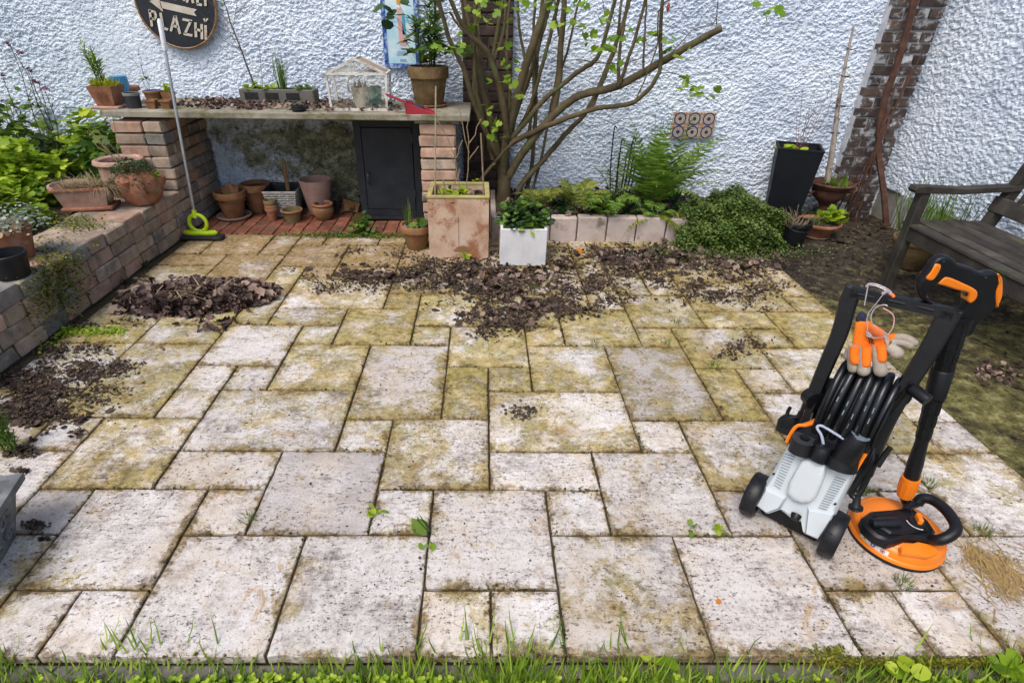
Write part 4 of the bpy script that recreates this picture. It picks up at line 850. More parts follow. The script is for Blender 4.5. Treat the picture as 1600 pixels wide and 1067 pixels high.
def spruce_pole():
    Y = 4.52; pts = [WY(1292, 285, Y), WY(1303, 220, Y), WY(1310, 160, Y), WY(1320, 105, Y), WY(1334, 40, Y)]; t = thing('spruce_pole', 'bare weathered spruce trunk with branch stubs standing in the rusty urn', 'pole', pts[0]); m = mat('bare_wood', [(.20, .165, .13), (.37, .32, .265), (.46, .42, .37)], .85, 14, .6, 70, dirt=(.14, .10, .075), dirt_lo=.52, dirt_hi=.62)
    MB().tube(catmull(pts), [.024, .007], 9).build('trunk', m, t, world=True, smooth=True); ds = mat('spur', [(.09, .065, .05)], .9)
    for f in (.10, .34, .52, .70, .86):
        c = pts[0]+(pts[-1]-pts[0])*f
        for i in range(5): a = i*1.26+f*7; L = rnd(.03, .065); MB().tube([c, c+Vector((math.cos(a)*L, math.sin(a)*L, rnd(.0, .02)))], [.005, .0025], 5).build('branch_stub', ds, t, world=True)
spruce_pole()
t = thing('terracotta_bowl', 'shallow terracotta bowl of mixed weeds beside the black bucket', 'bowl', (2.62, 4.16, -.015)); saucer(t, .10, .015, TCP); pot(t, .155, .09, .115, TC, .004, .022, z=.01, wob=.01)
tuft('grass', t, 40, .13, 1.2, .006, G_GRASS, (-.05, 0, .10), .09, .5); clump('leaf', t, LEAF, 70, .085, .06, G_LIME, (.075, -.01, .12), 1.2, up=.6)
t = thing('black_bucket', 'black plastic bucket of withered plants at the edge of the soil', 'bucket', (2.335, 3.97, -.012)); pot(t, .100, .078, .185, BLK, .006, .03, wall=.005, soil=.75)
tuft('stalk', t, 70, .12, 2.4, .004, G_DRY, (-.03, 0, .14), .08, .9); stems('stalk', t, [twig((rnd(-.05, .05), rnd(-.05, .05), .14), (rnd(-.2, .05), rnd(-.06, .06), rnd(.2, .33)), 4) for _ in range(9)], .0018, STRAWST, 4); stems('handle', t, [catmull([(.105, 0, .165), (.06, -.11, .14), (-.06, -.11, .14), (-.105, 0, .165)])], .003, BLK)
# ================================================================ on the walls
def quadstroke(b, p, q, w_, f):
    p, q = Vector(p), Vector(q); d = (q-p).normalized(); s = Vector((-d.y, d.x))*w_/2
    b.add([f(*(p+s)), f(*(q+s)), f(*(q-s)), f(*(p-s))], [(0, 1, 2, 3)])
def round_sign():
    Y = WALL_Y-.05; pts = [WY(*p, Y) for p in ((212, 10), (338, 10), (300, 77), (328, 55), (245, 62))]
    # circle through three rim points
    (ax, az), (bx, bz), (cx, cz) = [(p.x, p.z) for p in (pts[0], pts[1], pts[2])]
    A = np.array([[2*(bx-ax), 2*(bz-az)], [2*(cx-ax), 2*(cz-az)]]); c = np.linalg.solve(A, [bx**2-ax**2+bz**2-az**2, cx**2-ax**2+cz**2-az**2]); r = math.hypot(ax-c[0], az-c[1])
    t = thing('round_sign', 'round black enamel sign with a white arrow and rusty rim on the wall', 'sign', (c[0], Y, c[1]-r)); mk = mat('black_enamel', [(.008, .011, .018), (.022, .027, .036)], .35, 6, .2, 60, spec=.5, dirt=(.11, .05, .025), dirt_lo=.62, dirt_hi=.75); mw = mat('cream_enamel', [(.42, .37, .29), (.62, .58, .50)], .45, 9, .2, 80, dirt=(.28, .13, .05), dirt_lo=.54, dirt_hi=.66); mr = mat('rusty_rim', [(.13, .06, .025), (.30, .16, .075), (.42, .33, .24)], .8, 16, .6)
    Rx = Matrix.Rotation(R(90), 3, 'X'); MB().lathe([(r*.97, 0), (r*.97, .012), (r*.5, .016), (0, .017)], 64, (0, .012, r), M=Rx).build('disc', mk, t, smooth=True)
    MB().lathe([(r*.965, -.004), (r, 0), (r*1.0, .016), (r*.972, .021), (r*.955, .016)], 64, (0, .012, r), M=Rx).build('rim', mr, t, smooth=True)
    # writing, laid out in the tilted frame of the disc, measured on the wall
    cr = crop(200, 0, 8.0); o = t.location
    def f(x, y): v = WY(*cr(x, y), Y-.0095); return v-o
    def letter(name, segs, w_=32):
        b = MB()
        for (p, q) in segs: quadstroke(b, p, q, w_, f)
        b.build(name, mw, t)
    letter('letter', [((266, 120), (300, 335)), ((262, 140), (330, 152)), ((330, 148), (350, 205)), ((352, 205), (330, 245)), ((275, 235), (335, 246))], 30)
    letter('letter', [((405, 165), (440, 360)), ((425, 350), (500, 375))]); letter('letter', [((585, 200), (535, 395)), ((590, 200), (650, 430)), ((560, 325), (625, 342))]); letter('letter', [((680, 245), (800, 270)), ((785, 265), (712, 425)), ((695, 425), (805, 450))]); letter('letter', [((842, 285), (850, 470)), ((920, 305), (925, 495)), ((845, 370), (925, 392))]); letter('letter', [((968, 320), (975, 500))], 34); letter('accent', [((945, 235), (968, 275)), ((995, 235), (968, 275))], 22)
    b = MB(); b.add([f(265, 18), f(390, -20), f(440, 155)], [(0, 1, 2)]); b.build('arrow_head', mw, t)
    b = MB(); b.add([f(392, 15), f(860, 122), f(825, 158), f(858, 208), f(415, 105)], [(0, 1, 2, 3, 4)]); b.build('arrow_shaft', mw, t)
    letter('letter', [((590, -165), (600, 5)), ((690, -140), (700, 18)), ((592, -160), (645, -60)), ((692, -138), (645, -60))]); letter('letter', [((775, -120), (735, 38)), ((775, -120), (815, 45)), ((755, -20), (795, -10))]); letter('letter', [((865, -90), (870, 58)), ((860, 55), (925, 68))]); letter('letter', [((962, -70), (968, 80))])
round_sign()
def icon_panel():
    Y = WALL_Y-.022; P = [WY(*p, Y) for p in ((592, 0), (652, 2), (656, 108), (604, 107))]; x0 = P[0].x+.01; x1 = P[1].x+.0; z0 = P[3].z; z1 = z0+.62; w_ = (x1-x0); t = thing('picture_panel', 'blue bordered glazed tile picture hanging behind the large flaking pot', 'picture', ((x0+x1)/2, Y, z0), 0); h = z1-z0; a = w_/2
    mb = mat('blue_border', [(.012, .045, .24), (.05, .12, .38), (.35, .45, .62)], .3, 30, .0, spread=.12); mw = mat('sky_glaze', [(.22, .50, .68), (.45, .68, .78), (.72, .80, .80)], .3, 5, .0, spread=.16)
    for i, (za, zb) in enumerate(((0, h*.49), (h*.492, h))): MB().hexa((-a, -.006, za), (a, .008, zb), .002).build('tile', mw, t)
    for (lo, hi) in (((-a, 0), (-a+.03, h)), ((a-.03, 0), (a, h)), ((-a+.03, 0), (a-.03, .035)), ((-a+.03, h-.035), (a-.03, h))): MB().hexa((lo[0], -.0085, lo[1]), (hi[0], -.0062, hi[1]), .0005).build('border', mb, t)
    for (nm, poly, col) in (('robe', [(-.015, .16), (.03, .15), (.05, .17), (.02, .27), (.012, .40), (-.018, .40)], (.60, .36, .34)), ('cloak', [(.014, .23), (.04, .22), (.035, .36), (.018, .37)], (.05, .32, .46)), ('crown', [(-.018, .42), (.014, .42), (.016, .47), (0, .53), (-.018, .47)], (.60, .30, .03)), ('ornament', [(-.04, .09), (.045, .09), (.03, .12), (-.03, .12)], (.25, .38, .52)), ('ornament', [(-.02, .05), (.035, .045), (.03, .065), (-.015, .066)], (.12, .22, .40))): MB().prism([(x, -.0079, z) for x, z in poly], (0, .0017, 0)).build(nm, mat('glaze_%s' % nm, [col], .35), t)
icon_panel()
def tile_panel():
    Y = WALL_Y-.022; a = WY(1053, 175, Y); b = WY(1112, 217, Y); w_ = b.x-a.x; h = a.z-b.z; t = thing('tile_panel', 'panel of patterned blue and rust tiles on the wall above the fern', 'tiles', ((a.x+b.x)/2, Y, b.z)); cr = mat('cream_glaze', [(.36, .31, .25), (.50, .44, .36)], .35, 10); bl = mat('navy_glaze', [(.018, .028, .085), (.035, .05, .14)], .3); ru = mat('rust_glaze', [(.33, .13, .06), (.42, .19, .09)], .35)
    nx, nz = 3, 2; sx, sz = w_/nx, h/nz; s = min(sx, sz)
    for i in range(nx):
        for j in range(nz):
            cx, cz = -w_/2+(i+.5)*sx, (j+.5)*sz; q = MB().hexa((cx-sx/2+.001, -.006, cz-sz/2+.001), (cx+sx/2-.001, .012, cz+sz/2-.001), .001).build('tile', cr, t)
            Rx = Matrix.Rotation(R(90), 3, 'X')
            MB().lathe([(s*.39, 0), (s*.39, .0014), (s*.485, .0014), (s*.485, 0)], 28, (cx, -.006, cz), M=Rx).build('ring', bl, q); MB().lathe([(s*.16, 0), (s*.13, .0014), (0, .0015)], 8, (cx, -.006, cz), M=Rx).build('star', bl, q); MB().lathe([(s*.26, 0), (s*.26, .0013), (s*.28, .0013), (s*.28, 0)], 20, (cx, -.006, cz), M=Rx).build('ring', ru, q)
            for (ex, ez) in ((-1, -1), (1, -1), (-1, 1), (1, 1)): MB().lathe([(s*.13, 0), (s*.11, .0013), (0, .0014)], 4, (cx+ex*(sx/2-s*.14), -.006, cz+ez*(sz/2-s*.14)), M=Rx).build('corner', ru, q)
tile_panel()
# ---------------------------------------------------------------- broom
def broom():
    lime = mat('lime_plastic', [(.42, .60, .010), (.50, .68, .018)], .4, 8, .0, spec=.5); t = thing('broom', 'broom with a lime green ring head and steel pole leaning on the pier', 'broom', G(316, 374)); o = t.location
    b0 = Vector((o.x, o.y, .0)); hw = .125; MB().hexa((-hw-.02, -.045, .001), (hw+.035, .045, .036), .012, jit=.003).build('bristles', mat('black_bristle', [(.008, .008, .010), (.03, .03, .034)], .8, 90, 1., 220), t)
    pr = []
    for i in range(13): a = math.pi*i/12; pr.append(a)
    body = [(hw*math.cos(R(15*i)), .028*math.sin(R(15*i))) for i in range(24)]
    MB().prism([(x, y, .037) for x, y in body], (0, 0, .030), .009).build('head', lime, t, smooth=True)
    ring = [(.062*math.sin(a), 0, .125+.062*math.cos(a)) for a in [R(15*i) for i in range(25)]]; MB().tube([(x*1.0, .0, z) for x, y, z in ring], .0135, 8, False).build('ring', lime, t, smooth=True)
    top = WY(249, 30, 4.03); bot = o+Vector((-.008, .0, .185)); d = top-bot
    MB().tube([bot-d.normalized()*.02, bot+d.normalized()*.035], [.019, .016], 12).build('socket', lime, t, world=True, smooth=True)
    e = bot+d*.86; MB().tube([bot+d.normalized()*.036, e], .0105, 12).build('pole', mat('brushed_steel', [(.42, .46, .52), (.60, .63, .68)], .32, 20, metal=.85), t, world=True, smooth=True)
    MB().tube([e-d*.004, e+d*.004, top-d*.01, top], [.0125, .0145, .0155, .010], 12).build('grip', mat('white_grip', [(.68, .70, .72), (.75, .76, .78)], .5, 9), t, world=True, smooth=True)
broom()
# ---------------------------------------------------------------- bench
def bench():
    m = mat('weathered_teak', [(.014, .012, .010), (.036, .031, .026), (.075, .067, .056)], .8, 6, .6, 60, rand=.5, dirt=(.060, .066, .030), dirt_lo=.52, dirt_hi=.70); X0_, Yf, SH = 2.545, 3.25, .42; t = thing('wooden_bench', 'weathered dark wooden slatted bench along the side wall', 'bench', (X0_, Yf, -.015)); L = 1.5; D = .55; z = SH+.015
    xs = [.0, .082, .164, .246, .328, .410]
    for i, x in enumerate(xs): MB().hexa((x+.004, -L, z-.024), (x+.074, .0, z+(0 if i else -.004)), .005, jit=.0012).build('seat_slat', m, t)
    MB().hexa((.012, -L+.06, z-.105), (.036, -.075, z-.025), .004).build('front_apron', m, t); MB().hexa((.02, -.058, z-.105), (.47, -.03, z-.026), .004).build('side_apron', m, t)
    for y in (-.075, -L+.012):
        MB().hexa((.0, y, 0), (.056, y+.06, .615), .006).build('front_leg', m, t)
        A = Vector((.46, y, 0)); pts = [(.455, 0), (.515, 0), (.515, .40), (.66, .98), (.605, .98), (.455, .42)]; MB().prism([(x, y+.002, q) for x, q in pts], (0, .052, 0), .004).build('back_post', m, t)
        arm = [(-.055, .635), (-.045, .617), (.0, .6155), (.25, .612), (.52, .63), (.57, .64), (.57, .665), (.5, .66), (.25, .645), (.0, .655), (-.045, .655)]; MB().prism([(x, y-.006, q) for x, q in arm], (0, .072, 0), .008).build('armrest', m, t)
    for zz, xx in ((.545, .50), (.90, .60)): 
        M_ = Matrix.Translation((xx, 0, zz))@Matrix.Rotation(R(14), 4, 'Y'); MB().hexa((-.018, -L+.02, -.045), (.012, -.01, .045), .005, M=M_).build('back_rail', m, t)
    for k in range(9): MB().tube([(.505, -.17-k*.15, .59), (.585, -.17-k*.15, .86)], .016, 4).build('back_slat', m, t)
bench()
# pot below the bench, grass clump behind it
t = thing('terracotta_pot', 'broad brown terracotta pot standing under the bench', 'pot', (2.98, 3.60, -.02)); pot(t, .14, .10, .20, TCROT, .004, .03)  # darker clay puts the shade under the bench into the pot's colour
t = thing('grass_plant', 'clump of tall green grass growing behind the bench by the side wall', 'grass', (3.18, 3.78, -.01)); tuft('blade', t, 120, .55, .7, .012, G_GRASS, (0, 0, 0), .10, .35); tuft('blade', t, 10, .75, .9, .010, G_GRASS, (0, 0, 0), .08, .3)
# rusty post and rods
def rusty():
    m = mat('rust', [(.035, .016, .011), (.075, .034, .022), (.125, .062, .04)], .85, 16, .6, 90)
    pts = [WY(1386, 352, 4.33), WY(1382, 300, 4.40), WY(1374, 235, 4.52), WY(1380, 170, 4.56), WY(1405, 95, 4.58), WY(1422, 35, 4.59), WY(1434, -20, 4.60)]; t = thing('rusty_post', 'bent rusty iron bar leaning in the corner by the brick pillar', 'iron bar', pts[0])
    b = MB(); pp = catmull(pts, 5); n = len(pp); 
    for i in range(n-1):
        a, c = pp[i], pp[i+1]; w_ = .022; b.add([a+Vector((-w_, 0, 0)), a+Vector((w_, 0, 0)), c+Vector((w_, 0, 0)), c+Vector((-w_, 0, 0)), a+Vector((-w_, .02, 0)), a+Vector((w_, .02, 0)), c+Vector((w_, .02, 0)), c+Vector((-w_, .02, 0))], [(0, 1, 2, 3), (4, 7, 6, 5), (0, 4, 5, 1), (2, 6, 7, 3), (0, 3, 7, 4), (1, 5, 6, 2)])
    b.build('bar', m, t, world=True); MB().hexa((-.03, -.004, -.01), (.03, .03, .006), .002).build('foot', m, t)
    knot = WY(1372, 222, 4.48)
    for i, (fx, fy, tx, ty) in enumerate(((1303, 338, 1400, 130), (1318, 345, 1408, 150), (1322, 348, 1418, 120), (1335, 351, 1395, 160), (1330, 346, 1440, 85), (1341, 345, 1385, 175), (1312, 343, 1425, 110))):
        a = G(fx, fy, -.01); c = WY(tx, ty, 4.60); kk = knot+Vector((rnd(-.015, .015), rnd(-.02, .01), rnd(-.02, .02))); t2 = thing('rusty_rod', 'thin rusty rod of the bundle crossing in front of the brick pillar', 'rod', a, group='bundle of rusty rods'); MB().tube(catmull([a, (a+kk)/2+Vector((rnd(-.012, .012), 0, 0)), kk, c], 5), .0055, 6).build('rod', m, t2, world=True, smooth=True)
rusty()

# ================================================================ low wall pots
def atw(px, py, x, z=LW_TOP+.002):      # spot on the wall cap
    return Vector((x, WX(px, py, x).y, z))
ZW = .333
t = thing('terracotta_pot', 'wide pale terracotta pot with a thick rolled rim and dry stalks', 'pot', (-2.505, 3.93, .318)); MB().lathe([(.085, 0), (.115, .05), (.132, .14), (.132, .225), (.118, .215), (.115, .15), (0, .15)], 32).build('pot', TCP, t, smooth=True)
MB().lathe([(.126, .215), (.145, .220), (.158, .236), (.154, .254), (.136, .261), (.120, .248), (.118, .222)], 32).build('rim', TCP, t, smooth=True); MB().lathe([(.118, .222), (0, .228)], 24).build('soil', POTSOIL, t)
stems('dry_stem', t, [twig((rnd(-.04, .04), rnd(-.04, .04), .22), (rnd(-.2, .12), rnd(-.05, .05), rnd(.36, .55)), 4) for _ in range(7)], .002, STRAWST, 4); leaves('litter', FLAKE, np.stack([rng.normal(0, .045, 40), rng.normal(0, .045, 40), np.full(40, .232)], 1), .03, G_LITTER, t)
t = thing('terracotta_pot', 'smaller pale terracotta bowl with moss, next to the rolled-rim pot', 'pot', (-2.72, 3.68, .318)); pot(t, .115, .075, .15, TCP, .006, .03); clump('moss', t, LEAF, 60, .08, .02, G_LIME, (0, 0, .135), .2); tuft('grass', t, 60, .14, .8, .004, G_GRASS, (.07, -.07, .06), .05)
def belly_pot():
    p = Vector((-2.29, 3.735, ZW)); t = thing('belly_pot', 'bulging terracotta strawberry pot overgrown with a small-leaved creeper', 'pot', p); MB().lathe([(.085, 0), (.115, .035), (.140, .095), (.136, .155), (.115, .195), (.095, .215), (.088, .21), (.085, .17), (0, .17)], 32, wob=.01).build('pot', TC, t, smooth=True)
    for a in (-100, 10, 150):
        c = Vector((math.cos(R(a))*.128, math.sin(R(a))*.128, .15)); MB().lathe([(.015, -.05), (.035, -.02), (.042, .02), (.038, .022), (.03, .0), (0, 0)], 16, c).build('pocket', TC, t, smooth=True)
    n = 1500; d = rng.normal(size=(n, 3)); d[:, 2] = np.abs(d[:, 2])*.9; d = norm(d); P = d*np.array([.15, .14, .115])*(.75+.3*rng.random((n, 1)))+np.array([-.01, -.02, .165]); P[:, 2] -= .09*rng.random(n)*(np.abs(d[:, 2]) < .5); keep = ~((P[:, 0] > -.05) & (P[:, 0] < .035) & (P[:, 1] < -.05) & (P[:, 2] < .19)); leaves('creeper', LEAF, P[keep], .016, G_DARK, t, up=.1)
    clump('leaf', t, LOBE, 8, .03, .045, G_LIME, (.125, -.02, .17), 1.)
belly_pot()
def trough():
    a, b = G(98, 338, ZW), G(180, 320, ZW); p = (a+b)/2+Vector((-.03, .06, .022)); t = thing('terracotta_trough', 'rectangular terracotta trough of withered grass on the low wall', 'trough', p, R(12)); 
    w0, w1, d0, d1, h = .125, .155, .058, .078, .115
    def fr(w_, d_, z): return [(-w_, -d_, z), (w_, -d_, z), (w_, d_, z), (-w_, d_, z)]
    rings = [fr(w0, d0, 0), fr(w1, d1, h), fr(w1-.011, d1-.011, h), fr(w0, d0, .03)]; vs = [v for r_ in rings for v in r_]; fs = [(3, 2, 1, 0)]+[(j*4+i, j*4+(i+1) % 4, j*4+4+(i+1) % 4, j*4+4+i) for j in range(3) for i in range(4)]+[(12, 13, 14, 15)]
    MB().add(vs, fs).build('trough', TCP, t)
    for (lo, hi) in (((-w1-.008, -d1-.008), (w1+.008, -d1+.006)), ((-w1-.008, d1-.006), (w1+.008, d1+.008)), ((-w1-.008, -d1+.0065), (-w1+.006, d1-.0065)), ((w1-.006, -d1+.0065), (w1+.008, d1-.0065))): MB().hexa((*lo, h-.014), (*hi, h+.006), .004).build('rim', TC, t)
    MB().hexa((-w1+.015, -d1+.015, .05), (w1-.015, d1-.015, h-.014)).build('soil', POTSOIL, t)
    n = 700; P = np.stack([rng.uniform(-.14, .15, n), rng.uniform(-.05, .07, n), np.full(n, h-.02)], 1); d = flatdir(n, .1); d[:, 2] = .3+.5*rng.random(n); d[:, 0] += .4; cloud('dry_grass', BLADE, P, frames(d, (0, 0, 1)), np.stack([np.full(n, .003), .07+.11*rng.random(n), np.full(n, .18)], 1), G_DRY, t)
    n = 260; P = np.stack([rng.uniform(.08, .17, n), rng.uniform(-.07, .05, n), np.full(n, h-.0)], 1); d = flatdir(n, .2); d[:, 0] += .9; cloud('dry_grass', BLADE, P, frames(d, (0, 0, 1)), np.stack([np.full(n, .003), .08+.1*rng.random(n), np.full(n, .3)], 1), G_DRY, t)
    MB().hexa((-.14, -.085, -.022), (.16, .085, -.0005), .005).build('tray', TC, t)
trough()
p = G(20, 408, ZW); t = thing('potted_plant', 'orange terracotta pot of silvery foliage on the low wall', 'potted plant', p+Vector((-.03, .05, 0))); pot(t, .125, .095, .17, TC, .004, .02, wall=.009); clump('leaf', t, LEAF, 420, .17, .022, G_SIL, (.06, .02, .15), .9, shell=.3); leaves('litter', FLAKE, np.stack([rng.normal(-.03, .05, 80), rng.normal(-.03, .05, 80), np.full(80, .158)], 1), .035, G_DRY, t)
p = G(12, 437, ZW); t = thing('black_pot', 'small black plastic pot at the edge of the low wall', 'pot', p+Vector((-.0, .045, 0))); pot(t, .085, .070, .12, BLK, .003, .02, wall=.004, soil=.5)
def creeper(name, label, cells, n, size, m):
    P = []
    for (px, py, rx, ry, k) in cells:
        for _ in range(int(n*k)):
            x, y = px+rng.normal()*rx, py+rng.normal()*ry; q = WX(x, y, LW_X+.008)
            if q.z > ZW: q = G(x, y, ZW)
            if q.z < 0: continue
            P.append((q.x+abs(rng.normal())*.012*(q.z < ZW), q.y, q.z+abs(rng.normal())*.010))
    P = np.array(P); nd_ = np.tile((.8, 0, .7), (len(P), 1)); o = leaves(name, ROUND, P, size, m, None, up=.0, updir=nd_); tag(o, label, 'creeper', kind='stuff'); return o
creeper('creeping_plant', 'yellow-green small-leaved creeper spilling over the low block wall', ((75, 405, 25, 16, .5), (95, 430, 22, 22, .6), (70, 455, 20, 25, .35), (110, 350, 25, 7, .4), (135, 350, 15, 6, .2), (60, 490, 12, 25, .1), (100, 470, 18, 15, .2)), 1000, .011, leafmat('creeper_leaf', [(.035, .055, .010), (.10, .13, .018), (.34, .36, .04)]))
def stray():
    b = [catmull([WX(60, 385, LW_X+.02), WX(85, 400, LW_X+.03), WX(92, 410, LW_X+.03)]), catmull([WX(0, 470, LW_X+.03), WX(40, 475, LW_X+.05), WX(60, 500, LW_X+.03), WX(75, 520, LW_X+.02)])]
    t = thing('dry_runner', 'thin dry runners trailing down the face of the low block wall', 'runner', (LW_X+.02, 2.5, .2)); MB().tube(b[0], .0015, 4).tube(b[1], .0015, 4).build('runner', STRAWST, t, world=True)
stray()
# ================================================================ flower bed
def bed_plant(name, label, c, r, h, n, tpl, size, m, wid=1., group=None, flat=1., cat='plant'):
    t = thing(name, label, cat, (c[0], c[1], .27), group=group); d = rng.normal(size=(n, 3)); d[:, 2] = np.abs(d[:, 2]); d = norm(d)*(.45+.55*rng.random((n, 1))**.6); P = d*np.array([r, r, h]); P[:, 2] += rng.normal(size=n)*.02+.03
    P += .04*np.sin(P[:, [1, 2, 0]]*31); leaves('foliage', tpl, P, size, m, t, up=.05, wid=wid, updir=d*.3)
    stems('stem', t, [twig((0, 0, 0), P[i]*.95, 3, .01) for i in rng.integers(0, n, 14)], .0025, mat('green_stem', [(.07, .11, .03), (.14, .17, .05)], .7, 20), 4); return t
random.seed(21)
GB = 'lime green plants in the raised bed'
for i, (x, y, r_, h_) in enumerate(((-3.2, 3.9, .30, .38), (-3.45, 3.95, .40, .42), (-3.05, 3.25, .32, .30), (-3.6, 3.35, .40, .36), (-2.98, 3.38, .22, .22), (-3.3, 2.85, .32, .28), (-4.05, 3.8, .42, .46), (-2.95, 2.75, .24, .22))):
    bed_plant('leafy_plant', 'lime green lobed-leaf perennial growing in the raised flower bed', (x, y), r_, h_, 950, LOBE, .056, G_LIME if i % 4 != 3 else G_MID, group=GB)
bed_plant('leafy_plant', 'dark green leafy plant growing against the counter pier in the bed', (-2.72, 4.25), .26, .48, 420, LOBE, .085, G_MID); bed_plant('leafy_plant', 'mid green shrubby plant with wide leaves behind the pots, against the wall', (-2.98, 4.42), .24, .52, 300, LOBE, .09, G_LIME)
bed_plant('leafy_plant', 'dark mound of foliage below the tall flower stems by the white wall', (-3.55, 4.45), .34, .55, 420, LOBE, .08, G_MID)
t = bed_plant('forget_me_nots', 'low plant dotted with tiny pale blue flowers near the silver pot', (-2.78, 2.62), .2, .18, 260, LEAF, .05, G_MID); P = norm(rng.normal(size=(26, 3))); P[:, 2] = np.abs(P[:, 2]); leaves('flower', ROUND, P*np.array([.2, .2, .2])+np.array([0, 0, .04]), .028, leafmat('blue_petal', [(.18, .28, .62), (.34, .45, .78)]), t); leaves('leaf', ROUND, np.array([(.14, .0, .16), (.10, .08, .2), (.17, .05, .12)]), .12, G_SIL, t, up=.3)
for i, (px, py, tx, ty) in enumerate(((60, 215, 15, 70), (75, 200, 28, 85), (85, 210, 45, 110), (45, 220, 5, 120), (70, 190, 60, 130), (28, 230, 8, 160), (95, 230, 70, 140))):
    Y = 4.3+.05*(i % 3); a = WY(px, py, Y); b = WY(tx, ty, Y-.1); a.z = .28; t = thing('columbine_stem', 'thin dark stem with dusky purple flower heads rising from the bed', 'flower', a, group='purple columbine stems'); q = b-a; stems('stem', t, [twig((0, 0, 0), q, 6, .012)], [.004, .002], mat('purple_stem', [(.06, .04, .035), (.10, .085, .05)], .8, 20), 5)
    stems('side_stem', t, [twig(q*f, q*f+Vector((rnd(-.10, .10), rnd(-.03, .03), rnd(.05, .13))), 3) for f in (.5, .65, .8, .9)], .0014, WOODY, 4); P = np.array([q*f+Vector((rnd(-.05, .05), rnd(-.03, .03), rnd(.0, .05))) for f in np.linspace(.45, .98, 14)]); leaves('leaf', LEAF, P[:8], .045, G_MID, t); clump('flower', t, ROUND, 9, .02, .022, leafmat('purple_petal', [(.12, .04, .09), (.26, .12, .20)]), q, 1., droop=.4)

